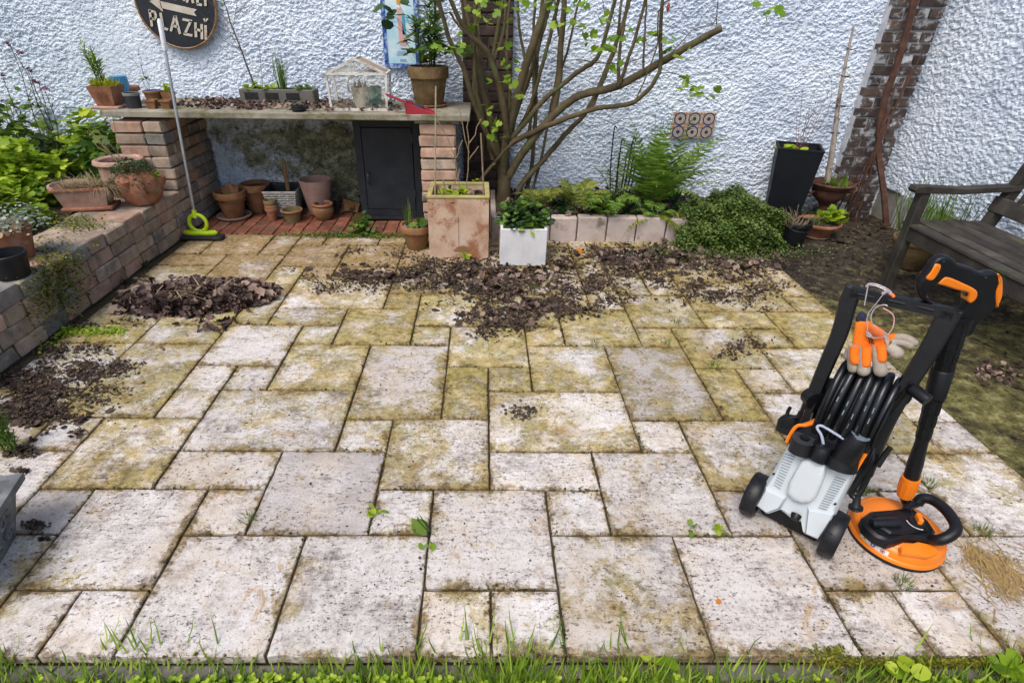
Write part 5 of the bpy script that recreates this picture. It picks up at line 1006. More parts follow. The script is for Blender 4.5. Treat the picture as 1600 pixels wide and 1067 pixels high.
# ================================================================ shrub
def shrub():
    cr = crop(650, 0, 3.2); bark = mat('shrub_bark', [(.040, .031, .014), (.088, .066, .032), (.145, .112, .058)], .85, 10, .5, 60, dirt=(.10, .115, .045), dirt_lo=.52, dirt_hi=.66, dscale=4)
    base = Vector((.17, 4.42, .13)); t = thing('bare_shrub', 'many-stemmed shrub with brown arching stems and sparse new lobed leaves', 'shrub', base)
    ST = (([(430, 920), (450, 720), (520, 430), (600, 180), (672, -20), (700, -120)], .030, .017, 4.42, 4.36), ([(440, 930), (560, 730), (690, 575), (820, 480), (1010, 430), (1250, 300), (1390, 215), (1528, 143)], .026, .016, 4.42, 4.15), ([(470, 720), (620, 645), (760, 590), (900, 545), (1090, 510), (1215, 368), (1222, 200), (1232, -20)], .017, .008, 4.38, 4.10), ([(465, 705), (540, 620), (640, 500), (800, 370), (905, 290), (960, 140), (1000, -20)], .016, .009, 4.40, 4.25), ([(525, 930), (620, 820), (740, 680), (860, 545), (960, 330), (1040, 100), (1075, -20)], .019, .009, 4.45, 4.5), ([(470, 700), (500, 560), (580, 350), (640, 130), (685, -20)], .017, .010, 4.5, 4.55), ([(690, 560), (715, 400), (722, 240), (738, 90), (742, -20)], .019, .013, 4.36, 4.30), ([(575, 850), (598, 560), (600, 380), (618, 150), (634, -20)], .013, .009, 4.50, 4.5), ([(455, 700), (435, 500), (360, 270), (250, 160), (165, -20)], .018, .010, 4.38, 4.2), ([(405, 780), (310, 570), (235, 340), (160, 180), (108, -20)], .015, .010, 4.36, 4.12), ([(415, 800), (345, 500), (300, 260), (265, 130), (245, -20)], .020, .012, 4.46, 4.5), ([(460, 690), (410, 420), (388, 290), (412, 130), (440, -20)], .014, .010, 4.36, 4.3), ([(620, 815), (680, 520), (720, 230), (700, 100), (690, -20)], .009, .006, 4.5, 4.55), ([(1012, 432), (1018, 260), (1050, 70), (1062, -20)], .010, .006, 4.24, 4.3), ([(1018, 420), (1080, 240), (1140, 30), (1150, -20)], .010, .006, 4.24, 4.2), ([(1136, 365), (1145, 150), (1156, -20)], .006, .004, 4.2, 4.18), ([(545, 300), (515, 130), (508, -20)], .008, .006, 4.4, 4.38), ([(300, 560), (285, 330), (280, 200), (240, 90), (225, -20)], .010, .007, 4.4, 4.36), ([(310, 930), (430, 770), (500, 700)], .010, .008, 4.3, 4.36), ([(1100, 500), (1200, 250), (1215, 60), (1290, -20)], .004, .003, 4.15, 4.1), ([(340, 930), (338, 600), (335, 300)], .007, .004, 4.5, 4.55), ([(1255, 300), (1380, 155), (1470, 130), (1500, 90)], .0025, .0015, 4.15, 4.1), ([(1216, 368), (1300, 370), (1370, 420), (1410, 440)], .002, .0015, 4.1, 4.08), ([(800, 300), (1020, 320), (1180, 260), (1215, 180)], .003, .002, 4.2, 4.15), ([(1500, 130), (1505, 60), (1512, -20)], .003, .002, 4.15, 4.13), ([(945, 80), (935, 0), (932, -20)], .002, .002, 4.2, 4.2), ([(420, 880), (380, 600), (330, 350), (310, 120), (320, -20)], .014, .008, 4.5, 4.55), ([(445, 760), (470, 520), (455, 250), (470, -20)], .011, .007, 4.5, 4.55), ([(560, 700), (590, 450), (585, 200), (600, -20)], .010, .007, 4.45, 4.5), ([(650, 640), (700, 430), (760, 250), (800, 60), (830, -20)], .008, .005, 4.4, 4.4), ([(480, 690), (560, 560), (640, 300), (700, 60), (715, -20)], .012, .008, 4.45, 4.4), ([(385, 800), (305, 470), (292, 280), (300, 60), (305, -20)], .012, .008, 4.4, 4.3), ([(345, 250), (300, 140), (340, -20)], .007, .005, 4.3, 4.3), ([(870, 560), (930, 420), (1000, 230), (1020, 60), (1030, -20)], .009, .006, 4.3, 4.35), ([(392, 300), (440, 150), (448, -20)], .008, .006, 4.3, 4.28), ([(250, 170), (205, 120), (168, 58)], .006, .005, 4.2, 4.15))
    for pts, r0, r1, ya, yb in ST:
        n = len(pts); P = [WY(*cr(*p), ya+(yb-ya)*i/(n-1)) for i, p in enumerate(pts)]
        if pts[0][1] > 800: P = [Vector((base.x+(P[0].x-base.x)*.7, base.y+(P[0].y-base.y)*.7, .10))]+[p for p in P if p.z > .18]
        q = catmull(P, 5); q = [p+Vector((rnd(-1, 1), rnd(-1, 1), rnd(-1, 1)))*.003 for p in q]
        MB().tube(q, [r0*1.32, r1*1.35], 9).build('stem', bark, t, world=True, smooth=True)
    MB().tube([base+Vector((-.01, 0, -.06)), base+Vector((.0, 0, .08)), base+Vector((.01, -.02, .24))], [.075, .055, .036], 12).build('root_stock', bark, t, world=True, smooth=True)
    CL = ((930, 250), (950, 265), (905, 245), (1010, 310), (990, 330), (1040, 180), (1000, 185), (1060, 165), (1130, 200), (1150, 190), (875, 165), (920, 95), (940, 90), (490, 350), (475, 400), (370, 400), (355, 620), (330, 610), (390, 625), (480, 420), (800, 125), (770, 30), (850, 205), (1270, 235), (1290, 215), (1330, 300), (1360, 405), (1350, 440), (1395, 465), (1405, 430), (1480, 485), (1210, 170), (310, 50), (255, 30), (450, 40), (350, 110), (505, 480), (430, 320), (400, 680), (760, 130), (510, 20), (640, 30), (420, 220), (730, 60), (1320, 375), (975, 210), (360, 540), (1185, 175), (310, 130), (210, 200), (180, 250), (120, 235), (210, 265), (290, 10), (480, 70), (560, 15), (380, 15), (790, 20), (860, 10), (700, 140))
    P = np.array([WY(*cr(*c), 4.05+.25*rng.random()) for c in CL]); Q = np.concatenate([P+rng.normal(size=P.shape)*.022 for _ in range(3)]); n = len(Q); leaves('leaf', LOBE, Q-0, .035+.035*rng.random(n), G_YOUNG, t, up=-.1, off=np.array(base), updir=np.tile((0, -.5, .2), (n, 1)), var=.15+.75*rng.random(n), tilt=.8)
    P = np.array([WY(*p, 4.1) for p in ((1190, 8), (1205, 18), (1180, 3), (1212, 10), (1195, 22), (1222, 16))]); leaves('leaf', LOBE, P, .07, G_YOUNG, t, up=-.2, off=np.array(base), updir=np.tile((0, -1., .2), (6, 1)))
    q = thing('red_bud', 'single drooping red and green bud hanging against the white wall', 'bud', WY(1044, 12, 4.12)); MB().lathe([(0, -.028), (.010, -.012), (.012, .006), (.007, .018), (.002, .024), (.0015, .16)], 12).build('bud', mat('red_bud_skin', [(.28, .03, .015), (.40, .09, .03)], .5, 20), q, smooth=True)
    for i in range(5):
        px, py = ((770, 257), (745, 282), (738, 283), (742, 279), (765, 250))[i]
        if i < 3: q = thing('yellow_leaf', 'single yellow leaf caught among the stems behind the square planter', 'leaf', WY(px, py, 4.0), group='yellow leaves caught in the stems'); leaves('blade', ROUND, np.zeros((1, 3)), .04, G_YEL, q, updir=np.array([(0, -1, .5)]))
shrub()
# ================================================================ ferns
PINNA = (np.array([(0, 0, 0), (-.20, .12, .0), (-.14, .32, .02), (-.17, .5, .0), (-.09, .72, .0), (0, 1, -.10), (.09, .72, 0), (.17, .5, 0), (.14, .32, .02), (.20, .12, 0), (0, .4, -.03)]), [(10, i, i+1) for i in range(9)]+[(10, 9, 0)])
def frond(t, a, tip, bend, wmax, m, n=19):
    a, tip = Vector(a), Vector(tip); mid = (a+tip)/2+Vector((0, 0, bend)); pts = [a*(1-s)**2+mid*2*s*(1-s)+tip*s*s for s in np.linspace(0, 1, n)]
    P = []; D = []; Sz = []; Up = []
    for i in range(3, n-1):
        d = (pts[min(i+1, n-1)]-pts[i-1]).normalized(); sd = d.cross(Vector((0, 0, 1)))
        sd = sd.normalized() if sd.length > .02 else Vector((1, 0, 0)); s = i/(n-1); w_ = wmax*(math.sin(math.pi*min(1, .10+s*.95)**.75)*.92+.06)
        nz = sd.cross(d)
        for k in (-1, 1): P.append(pts[i]); D.append(sd*k+d*.45+Vector((0, 0, -.12))+Vector((rnd(-.1, .1), rnd(-.1, .1), rnd(-.12, .12)))); Sz.append(w_*rnd(.85, 1.1)); Up.append(nz)
    P.append(pts[-2]); D.append(pts[-1]-pts[-3]); Sz.append(wmax*.3); Up.append(Vector((0, 0, 1)))
    o = cloud('frond', PINNA, P, frames(np.array(D), np.array(Up)), np.stack([np.array(Sz)*.62, Sz, Sz], 1), m, t)
    o['kind'] = 'stuff'
    MB().tube(pts, [.0032, .001], 5).build('midrib', mat('fern_stalk', [(.10, .10, .03), (.17, .16, .05)], .7, 20), o, smooth=True)
def fern(label, c, n, L, h, m, lean=(0, 0), wm=.075, a0=0., a1=6.28, old=False, bend=.22):
    t = thing('fern', label, 'fern', c)
    for i in range(n):
        a = a0+(a1-a0)*(i+rnd(-.3, .3))/n; l = L*rnd(.75, 1.1); hh = h*rnd(.6, 1.1); frond(t, (.02*math.cos(a), .02*math.sin(a), .01), (l*math.cos(a)+lean[0], l*math.sin(a)+lean[1], hh), bend*rnd(.7, 1.2), wm*rnd(.8, 1.15), m)
    return t
random.seed(5)
t = fern('large fresh green fern with upright fronds in the middle of the bed', (1.33, 4.30, .14), 13, .48, .60, G_FERN, (.06, -.04), .125)
for i in range(9): a = i*.7; frond(t, (0, 0, 0), (.12+.5*math.cos(a), .46*math.sin(a)-.05, rnd(.16, .34)), rnd(.22, .34), .10, G_FERN)
for i in range(8): frond(t, (0, 0, .0), (rnd(-.20, .44), rnd(-.22, .1), rnd(.58, .80)), .14, .115, G_FERN)
t = fern('fern with dark unfurling stalks beside the large green fern', (1.08, 4.42, .13), 5, .22, .46, G_FERN, (-.05, 0), .05)
for i in range(10): x, y = rnd(-.10, .12), rnd(-.05, .05); z = rnd(.35, .58); MB().tube(catmull([(x*.5, y*.5, 0), (x*.9, y, z*.5), (x, y, z), (x+.012, y-.012, z+.02), (x+.02, y-.015, z+.005)]), [.006, .0035], 6).build('fiddlehead', mat('fiddlehead', [(.012, .012, .008), (.035, .035, .016)], .8, 30), t, smooth=True)
fern('low yellowish fern spreading beside the shrub base', (.72, 4.22, .14), 8, .32, .17, G_FERNO, (0, -.06), .10, bend=.22); fern('low olive fern hanging over the edging blocks', (.98, 4.14, .14), 7, .28, .12, G_FERN, (0, -.05), .095, bend=.2); fern('small bright fern between the low olive ferns', (.90, 4.05, .15), 8, .17, .09, G_FERN, (0, -.03), .05, bend=.1); fern('small fern at the foot of the shrub stems', (.45, 4.25, .14), 10, .22, .12, G_FERNO, (0, 0), .06, bend=.14)
t = fern('fern with two fronds drooping over the end of the edging', (1.30, 4.05, .15), 6, .2, .06, G_FERN, (0, 0), .06, bend=.1)
for tip in ((-.28, -.16, -.10), (.20, -.20, -.12), (.10, -.18, -.06), (.30, -.12, -.03)): frond(t, (0, 0, .02), tip, .13, .075, G_FERNO)
# low green cover between the ferns
n = 900; P = np.stack([rng.uniform(.3, 1.75, n), rng.uniform(4.03, 4.6, n), .16+rng.random(n)*.05], 1); o = leaves('bed_ground_cover', LEAF, P, .05, G_DARK, None); tag(o, 'dark green leaves covering the soil between the ferns', 'ground cover', kind='stuff')
n = 350; P = np.stack([rng.uniform(.15, 2.2, n), rng.uniform(4.03, 4.7, n), .165+rng.random(n)*.02], 1); P[:, 2] -= np.clip((P[:, 0]-1.65)*.4, 0, .16); o = leaves('bed_litter', CURL, P, .05, G_LITTER, None, tilt=.9); tag(o, 'dead leaves lying between the ferns on the bed', 'leaf litter', kind='stuff')
# ---------------------------------------------------------------- small-leaved mound
def mound():
    t = thing('round_shrub', 'dense low mound of tiny-leaved evergreen spilling onto the paving', 'shrub', (1.83, 4.05, 0)); n = 36000; d = rng.normal(size=(n, 3)); d[:, 2] = np.abs(d[:, 2]); d = norm(d)
    lump = 1+.07*np.sin(d[:, 0]*7+1)+.06*np.sin(d[:, 1]*9+d[:, 2]*6)+.05*np.sin(d[:, 0]*17+d[:, 2]*13); P = d*np.array([.43, .34, .345])*(lump*(.80+.22*rng.random(n)**.8))[:, None]; P[:, 0] += np.where(P[:, 2] > .15, .02, 0); P[:, 2] = np.maximum(P[:, 2], .005)
    leaves('foliage', LEAF, P, .0165, leafmat('mound_leaf', [(.028, .062, .010), (.085, .145, .026), (.20, .265, .062)], .45, .2), t, up=.15, updir=d*.6, wid=1.25)
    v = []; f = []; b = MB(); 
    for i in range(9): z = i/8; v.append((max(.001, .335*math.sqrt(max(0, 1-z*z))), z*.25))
    b.lathe([(r_, z) for r_, z in v], 28, M=Matrix.Diagonal((1, .75, 1))).build('inner_core', mat('mound_core', [(.010, .014, .006), (.02, .03, .01)], .9, 30), t)  # solid dark dome filling the inside of the foliage
    n = 1500; P = np.stack([rng.normal(-.02, .33, n), rng.normal(-.30, .09, n), rng.random(n)*.03+.004], 1); leaves('trailing_foliage', LEAF, P, .016, MATS['mound_leaf'], t)
mound()
# a rosemary sprig and the stone pot at the frame's edge of the patio
def stone_pot():
    t = thing('stone_pot', 'grey carved stone pot with scroll relief standing on the paving', 'pot', (-1.585, 1.085, .0), R(14)); m = mat('carved_stone', [(.075, .08, .083), (.14, .148, .152), (.225, .235, .238)], .85, 12, .7, 60, rand=.0)
    H = .20; MB().lathe([(.12*1.414, 0), (.165*1.414, H-.025), (.185*1.414, H-.024), (.185*1.414, H), (.16*1.414, H), (.14*1.414, H-.08), (0, H-.08)], 4, rot=math.pi/4).build('pot', m, t); MB().hexa((-.11, -.11, H-.079), (.11, .11, H-.06)).build('soil', POTSOIL, t)
    for s, (ax, sg) in enumerate((((1, 0), 1), ((0, 1), -1), ((-1, 0), 1))):
        for (a, b, r_) in ((-.05, .09, .042), (.055, .12, .036), (.0, .045, .028), (-.07, .145, .022), (.075, .06, .026)):
            pts = []
            for i in range(14): th = i*.55; q = r_*(1-i/16); u_ = a+q*math.cos(th); z_ = b+q*math.sin(th); k = .12+.257*z_+.003; pts.append((ax[0]*k-ax[1]*u_, ax[1]*k*sg+ax[0]*u_*1 if ax[1] == 0 else k*sg, z_) if ax[0] else (u_, k*sg, z_))
            MB().tube(pts, [.009, .004], 6).build('scroll', m, t, smooth=True)
stone_pot()
p = G(6, 715, .0); t = thing('rosemary_sprigs', 'upright needle-leaved sprigs at the litter beside the stone pot', 'plant', (p.x+.03, p.y, 0))
for i in range(5):
    x, y = rnd(-.06, .04), rnd(-.08, .08); h_ = rnd(.13, .2); stems('sprig', t, [twig((x, y, 0), (x+rnd(-.02, .03), y, h_), 3, .003)], .0025, G_MID); k = 110; f = rng.random(k); leaves('needle', BLADE, np.stack([np.full(k, x), np.full(k, y), .02+f*(h_-.01)], 1), .032, G_GRASS, t, up=.8, wid=.10)
# ================================================================ litter
def patchy(cells, n, sub=26):
    """the same, broken into many small clots"""
    P = []; tot = sum(c[4] for c in cells)
    for (px, py, rx, ry, k) in cells:
        cs = [(px+rng.normal()*rx, py+rng.normal()*ry, .25+rng.random()**2*1.6) for _ in range(max(3, int(sub*k)))]; sw = sum(c[2]**2 for c in cs)
        for (a, b, s) in cs:
            for _ in range(int(n*k/tot*s*s/sw)+1):
                q = G(a+rng.normal()*9*s, b+rng.normal()*3.2*s, 0)
                if q.x > LW_X+.01 and q.y < 4.02: P.append(q)
    return np.array(P)
def px_scatter(cells, n):
    P = []
    tot = sum(c[4] for c in cells)
    for (px, py, rx, ry, k) in cells:
        for _ in range(int(n*k/tot)):
            q = G(px+rng.normal()*rx, py+rng.normal()*ry, 0)
            if q.x > LW_X+.01 and q.y < 4.0: P.append(q)
    return np.array(P)
P = patchy(((560, 430, 40, 8, .8), (640, 435, 45, 9, .8), (720, 425, 60, 12, 1.4), (790, 450, 50, 22, 2.2), (800, 490, 40, 14, 1.4), (880, 440, 60, 20, 1.8), (920, 480, 40, 10, .7), (960, 410, 60, 10, 1.2), (1040, 415, 60, 12, 1.3), (1120, 420, 50, 12, 1.2), (1100, 455, 35, 14, .7), (1180, 450, 30, 14, .5), (520, 455, 20, 5, .2), (1000, 460, 70, 20, .5), (700, 400, 60, 6, .6), (1140, 550, 10, 10, .12), (1180, 530, 10, 6, .08), (770, 510, 30, 6, .3), (1060, 395, 110, 8, 1.2), (1180, 410, 50, 10, .7), (830, 665, 14, 22, .10)), 26000)
P[:, 2] = .002+rng.random(len(P))*.007; o = leaves('leaf_mulch', FLAKE, P, .004+.016*rng.random(len(P))**2, G_MULCH, None, up=0, tilt=.5); tag(o, 'dark rotted leaf mulch scattered over the paving in front of the planters', 'leaf mulch', kind='stuff')
q_ = patchy(((580, 430, 40, 8, .8), (720, 425, 60, 12, 1.4), (790, 450, 50, 22, 2.2), (800, 490, 40, 14, 1.2), (880, 440, 60, 18, 1.6), (960, 405, 60, 9, 1.2), (1040, 410, 60, 10, 1.3), (1120, 415, 50, 10, 1.1), (1100, 450, 35, 12, .6), (60, 620, 50, 20, 1.2), (40, 650, 30, 14, 1.), (90, 600, 60, 16, .6)), 1500); q_[:, 2] = .0015+.0015*rng.random(len(q_)); o = leaves('soil_clots', FLAKE, q_, .012+.035*rng.random(len(q_))**1.5, G_MULCH, None, up=0, tilt=.06); tag(o, 'flat crusts of dark soil lying on the paving under the leaf mulch', 'soil', kind='stuff')
P = patchy(((60, 620, 55, 22, 1.6), (40, 650, 35, 18, 1.3), (110, 560, 50, 22, .5), (90, 600, 70, 20, .8), (20, 700, 20, 18, .4), (160, 575, 30, 14, .25), (60, 580, 50, 16, .5), (70, 550, 40, 6, .3), (150, 500, 40, 6, .2), (60, 840, 12, 16, .12)), 9000); P[:, 2] = .002+rng.random(len(P))*.007; o = leaves('leaf_mulch', FLAKE, P, .003+.014*rng.random(len(P))**2, G_MULCH, None, up=0, tilt=.5); tag(o, 'dark mulch washed over the paving along the low block wall', 'leaf mulch', kind='stuff')
P = px_scatter(((900, 405, 60, 10, 1), (1010, 395, 70, 9, 1.5), (1100, 400, 60, 8, 1.2), (1160, 425, 30, 8, .6), (760, 430, 40, 10, .8), (830, 455, 50, 20, .9), (600, 430, 50, 8, .4), (810, 485, 30, 12, .5)), 300); P[:, 2] = .004+rng.random(len(P))*.012; o = leaves('dead_leaves', CURL, P, .048, G_LITTER, None, up=0, tilt=.7); tag(o, 'curled dead leaves lying in front of the edging and planters', 'leaf litter', kind='stuff')
n = 90; P = px_scatter(((790, 490, 45, 16, 1), (850, 440, 60, 15, 1), (1000, 400, 80, 8, .6)), n); d = flatdir(len(P), .05); o = cloud('dry_twigs', BLADE, P+np.array([0, 0, .01]), frames(d, (0, 0, 1)), np.stack([np.full(len(P), .004), .05+.12*rng.random(len(P)), np.full(len(P), .02)], 1), G_DRY, None); tag(o, 'thin dry twigs and straws among the leaf mulch', 'twigs', kind='stuff')
n = 5200; P = np.stack([rng.uniform(2.04, 3.38, n), rng.uniform(1.0, 4.6, n), np.full(n, -.012)], 1); keep = rng.random(n) < np.clip((P[:, 1]-2.6)/1.6, .10, 1); P = P[keep]; o = leaves('soil_litter', FLAKE, P, .005+.022*rng.random(len(P))**2, G_MULCH, None, up=0, tilt=.4); tag(o, 'small dead leaves and chips on the mossy soil by the bench', 'leaf litter', kind='stuff')
P = px_scatter(((1560, 580, 25, 10, 1),), 160); P[:, 2] = -.008; o = leaves('soil_litter', FLAKE, P, .005+.02*rng.random(len(P)), G_LITTER, None, up=0, tilt=.6); tag(o, 'patch of brown leaves on the mossy soil in front of the bench', 'leaf litter', kind='stuff')
n = 2300; a = rng.random(n)*2*np.pi; r_ = np.sqrt(rng.random(n)); P = np.stack([-1.66+r_*np.cos(a)*.42, 2.93+r_*np.sin(a)*.20, rng.random(n)*.085*np.maximum(0, 1-r_**1.6)+.008], 1); P[:, 0] += (P[:, 1]-2.93)*.5; o = leaves('leaf_pile', CURL, P, .026+.055*rng.random(n)**1.8, G_LITTER, None, up=.05, tilt=1.1, var=rng.random(n)**1.15); tag(o, 'swept heap of curled dead brown leaves on the paving', 'leaf heap', kind='stuff')
P = px_scatter(((390, 462, 18, 6, 1), (250, 450, 25, 8, 1), (330, 510, 30, 6, .6)), 120); P[:, 2] = .006; o = leaves('leaf_pile_edge', CURL, P, .04, G_LITTER, None, tilt=.8); tag(o, 'loose dead leaves around the swept heap', 'leaf litter', kind='stuff')
n = 46; P = np.stack([rng.normal(-1.72, .10, n), rng.normal(2.93, .07, n), .075+rng.random(n)*.03], 1); d = flatdir(n, .1); d[:, 0] += .5; o = cloud('straw', BLADE, P, frames(d, (0, 0, 1)), np.stack([np.full(n, .007), .08+.14*rng.random(n), np.full(n, .05)], 1), G_DRY, None); tag(o, 'pale dry stalks lying on the swept leaf heap', 'straw', kind='stuff')
for (px, py, s, lab) in ((768, 430, .07, 'orange fallen leaf lying in front of the white planter'), (785, 433, .06, 'smaller orange leaf touching the one before the white planter'), (830, 470, .085, 'long orange-brown leaf on the dark mulch'), (1127, 938, .018, 'tiny orange leaf flake on a clean pale slab'), (905, 396, .06, 'orange-brown leaf at the foot of the edging blocks'), (290, 520, .085, 'tan lobed leaf at the front of the swept heap'), (105, 662, .06, 'curled brown leaf on the mulch by the low wall')):
    q = thing('fallen_leaf', lab, 'leaf', G(px, py, .004)); leaves('blade', LOBE, np.zeros((1, 3)), s, G_ORANGE if 'orange' in lab else G_LITTER, q, up=-.02, tilt=.15, var=np.array([.8]))
# crumbs on the paving, everywhere but thin
n = 1500; P = np.stack([rng.uniform(-2.2, 2.0, n), rng.uniform(.86, 3.9, n), np.full(n, .002)], 1); o = leaves('paving_crumbs', FLAKE, P, .0011+.0085*rng.random(n)**2.2, G_MULCH, None, up=0, tilt=.3); tag(o, 'tiny dark crumbs and bits scattered over the paving', 'debris', kind='stuff')
# moss in the joints
def joint_moss():
    P = []
    for _ in range(9000):
        o = SL[rng.integers(len(SL))]; (x, y, w_, d_) = o
        if rng.random() < .5: q = (x+rng.uniform(-w_, w_), y+random.choice((-d_, d_)))
        else: q = (x+random.choice((-w_, w_)), y+rng.uniform(-d_, d_))
        k = math.sin(q[0]*7.3+1)*math.sin(q[1]*6.1+2)+.5*math.sin(q[0]*23)*math.sin(q[1]*19)
        if k > rng.random()*.9-.15: P.append((q[0]+rng.normal()*.004, q[1]+rng.normal()*.004, -.004+rng.random()*.005))
    o = leaves('joint_moss', FLAKE, np.array(P), .0085, leafmat('joint_moss_leaf', [(.030, .020, .010), (.060, .048, .015), (.095, .10, .018)], .9, 0), None, up=.2, tilt=.9); tag(o, 'brown-green moss growing in the joints of the paving', 'moss', kind='stuff')
SL = [(o.location.x, o.location.y, abs(o.dimensions.x)/2, abs(o.dimensions.y)/2) for o in bpy.data.objects if o.name.startswith('paving_slab')]
SL = []
for o in bpy.data.objects:
    if o.name.startswith('paving_slab'):
        xs_ = [v.co.x for v in o.data.vertices]; ys_ = [v.co.y for v in o.data.vertices]; SL.append((o.location.x, o.location.y, max(xs_), max(ys_)))
joint_moss()
# weeds in the joints
def weed(px, py, label, n, size, m=None, tpl=ROUND, r_=.025, up=.5):
    q = thing('weed', label, 'weed', G(px, py, -.004)); clump('leaf', q, tpl, n, r_, size, m or G_LIME, (0, 0, .008), .9, up=up); return q
weed(584, 805, 'small rosette weed in the joint beside the dark grey slab', 9, .03, G_LIME, LEAF); q = weed(668, 840, 'upright seedling with long leaves in a paving joint', 5, .055, G_GRASS, LEAF, .02, 1.2); stems('stem', q, [twig((0, 0, 0), (0, 0, .05), 2, .001)], .002, G_GRASS); weed(668, 862, 'tiny weed just below the upright seedling', 5, .02)
weed(1080, 832, 'small round-leaved weed in the joint left of its twin', 6, .02, G_MID); weed(1118, 833, 'bright round-leaved weed near the washer wheel joint', 6, .024); weed(728, 408, 'bright seedling at the foot of the square terracotta planter', 10, .04, None, ROUND, .03); weed(222, 418, 'dark clover tuft at the foot of the low wall', 9, .05, G_DARK); weed(190, 444, 'flat dark clover patch near the swept heap', 7, .045, G_DARK)
for (px, py, lab, nn) in ((835, 455, 'grass tuft beside the leaf mulch', 40), (1055, 505, 'grass tuft on the pale mossy slab', 40), (1040, 537, 'fine grass tuft in the far joint', 30), (1115, 575, 'grass tuft in the joint by the dark moss', 40), (930, 540, 'sparse grass blades in a middle joint', 20), (1345, 770, 'grass tuft beside the washer cable', 50), (1450, 760, 'grass tuft behind the orange cleaner', 50), (1410, 915, 'low tuft in the joint before the orange cleaner', 60), (1535, 835, 'green tuft in the joint right of the cleaner handle', 50), (387, 815, 'little moss tuft in the joint by the pale slab', 40)):
    q = thing('grass_tuft', lab, 'grass', G(px, py, -.006)); tuft('blade', q, nn, .045, 1.3, .0025, G_GRASS, (0, 0, 0), .02, .5)
p = G(557, 362, .0); t = thing('weed_clump', 'bushy green weed growing at the edge of the brick floor', 'weed', (-.92, 4.08, 0)); clump('leaf', t, ROUND, 170, .10, .028, G_MID, (0, 0, .02), 1.5, shell=.3); stems('stem', t, [twig((0, 0, 0), (rnd(-.08, .08), rnd(-.06, .06), rnd(.06, .14)), 3) for _ in range(10)], .002, G_MID, 4)
n = 1600; P = np.stack([rng.normal(-.95, .26, n), rng.normal(4.02, .03, n), rng.random(n)*.012], 1); o = leaves('moss_strip', LEAF, P, .014, leafmat('moss_leaf', [(.035, .07, .008), (.09, .14, .015), (.17, .22, .03)], .8, .1), None, up=.6); tag(o, 'bright moss along the front of the brick floor', 'moss', kind='stuff')
P = px_scatter(((95, 520, 12, 4, 1), (120, 518, 15, 4, 1), (160, 520, 14, 4, .6), (180, 518, 8, 3, .5), (75, 540, 10, 6, .3)), 500); P[:, 2] = .003; o = leaves('moss_strip', ROUND, P, .014, G_LIME, None, up=.4); tag(o, 'bright creeping moss at the foot of the low block wall', 'moss', kind='stuff')
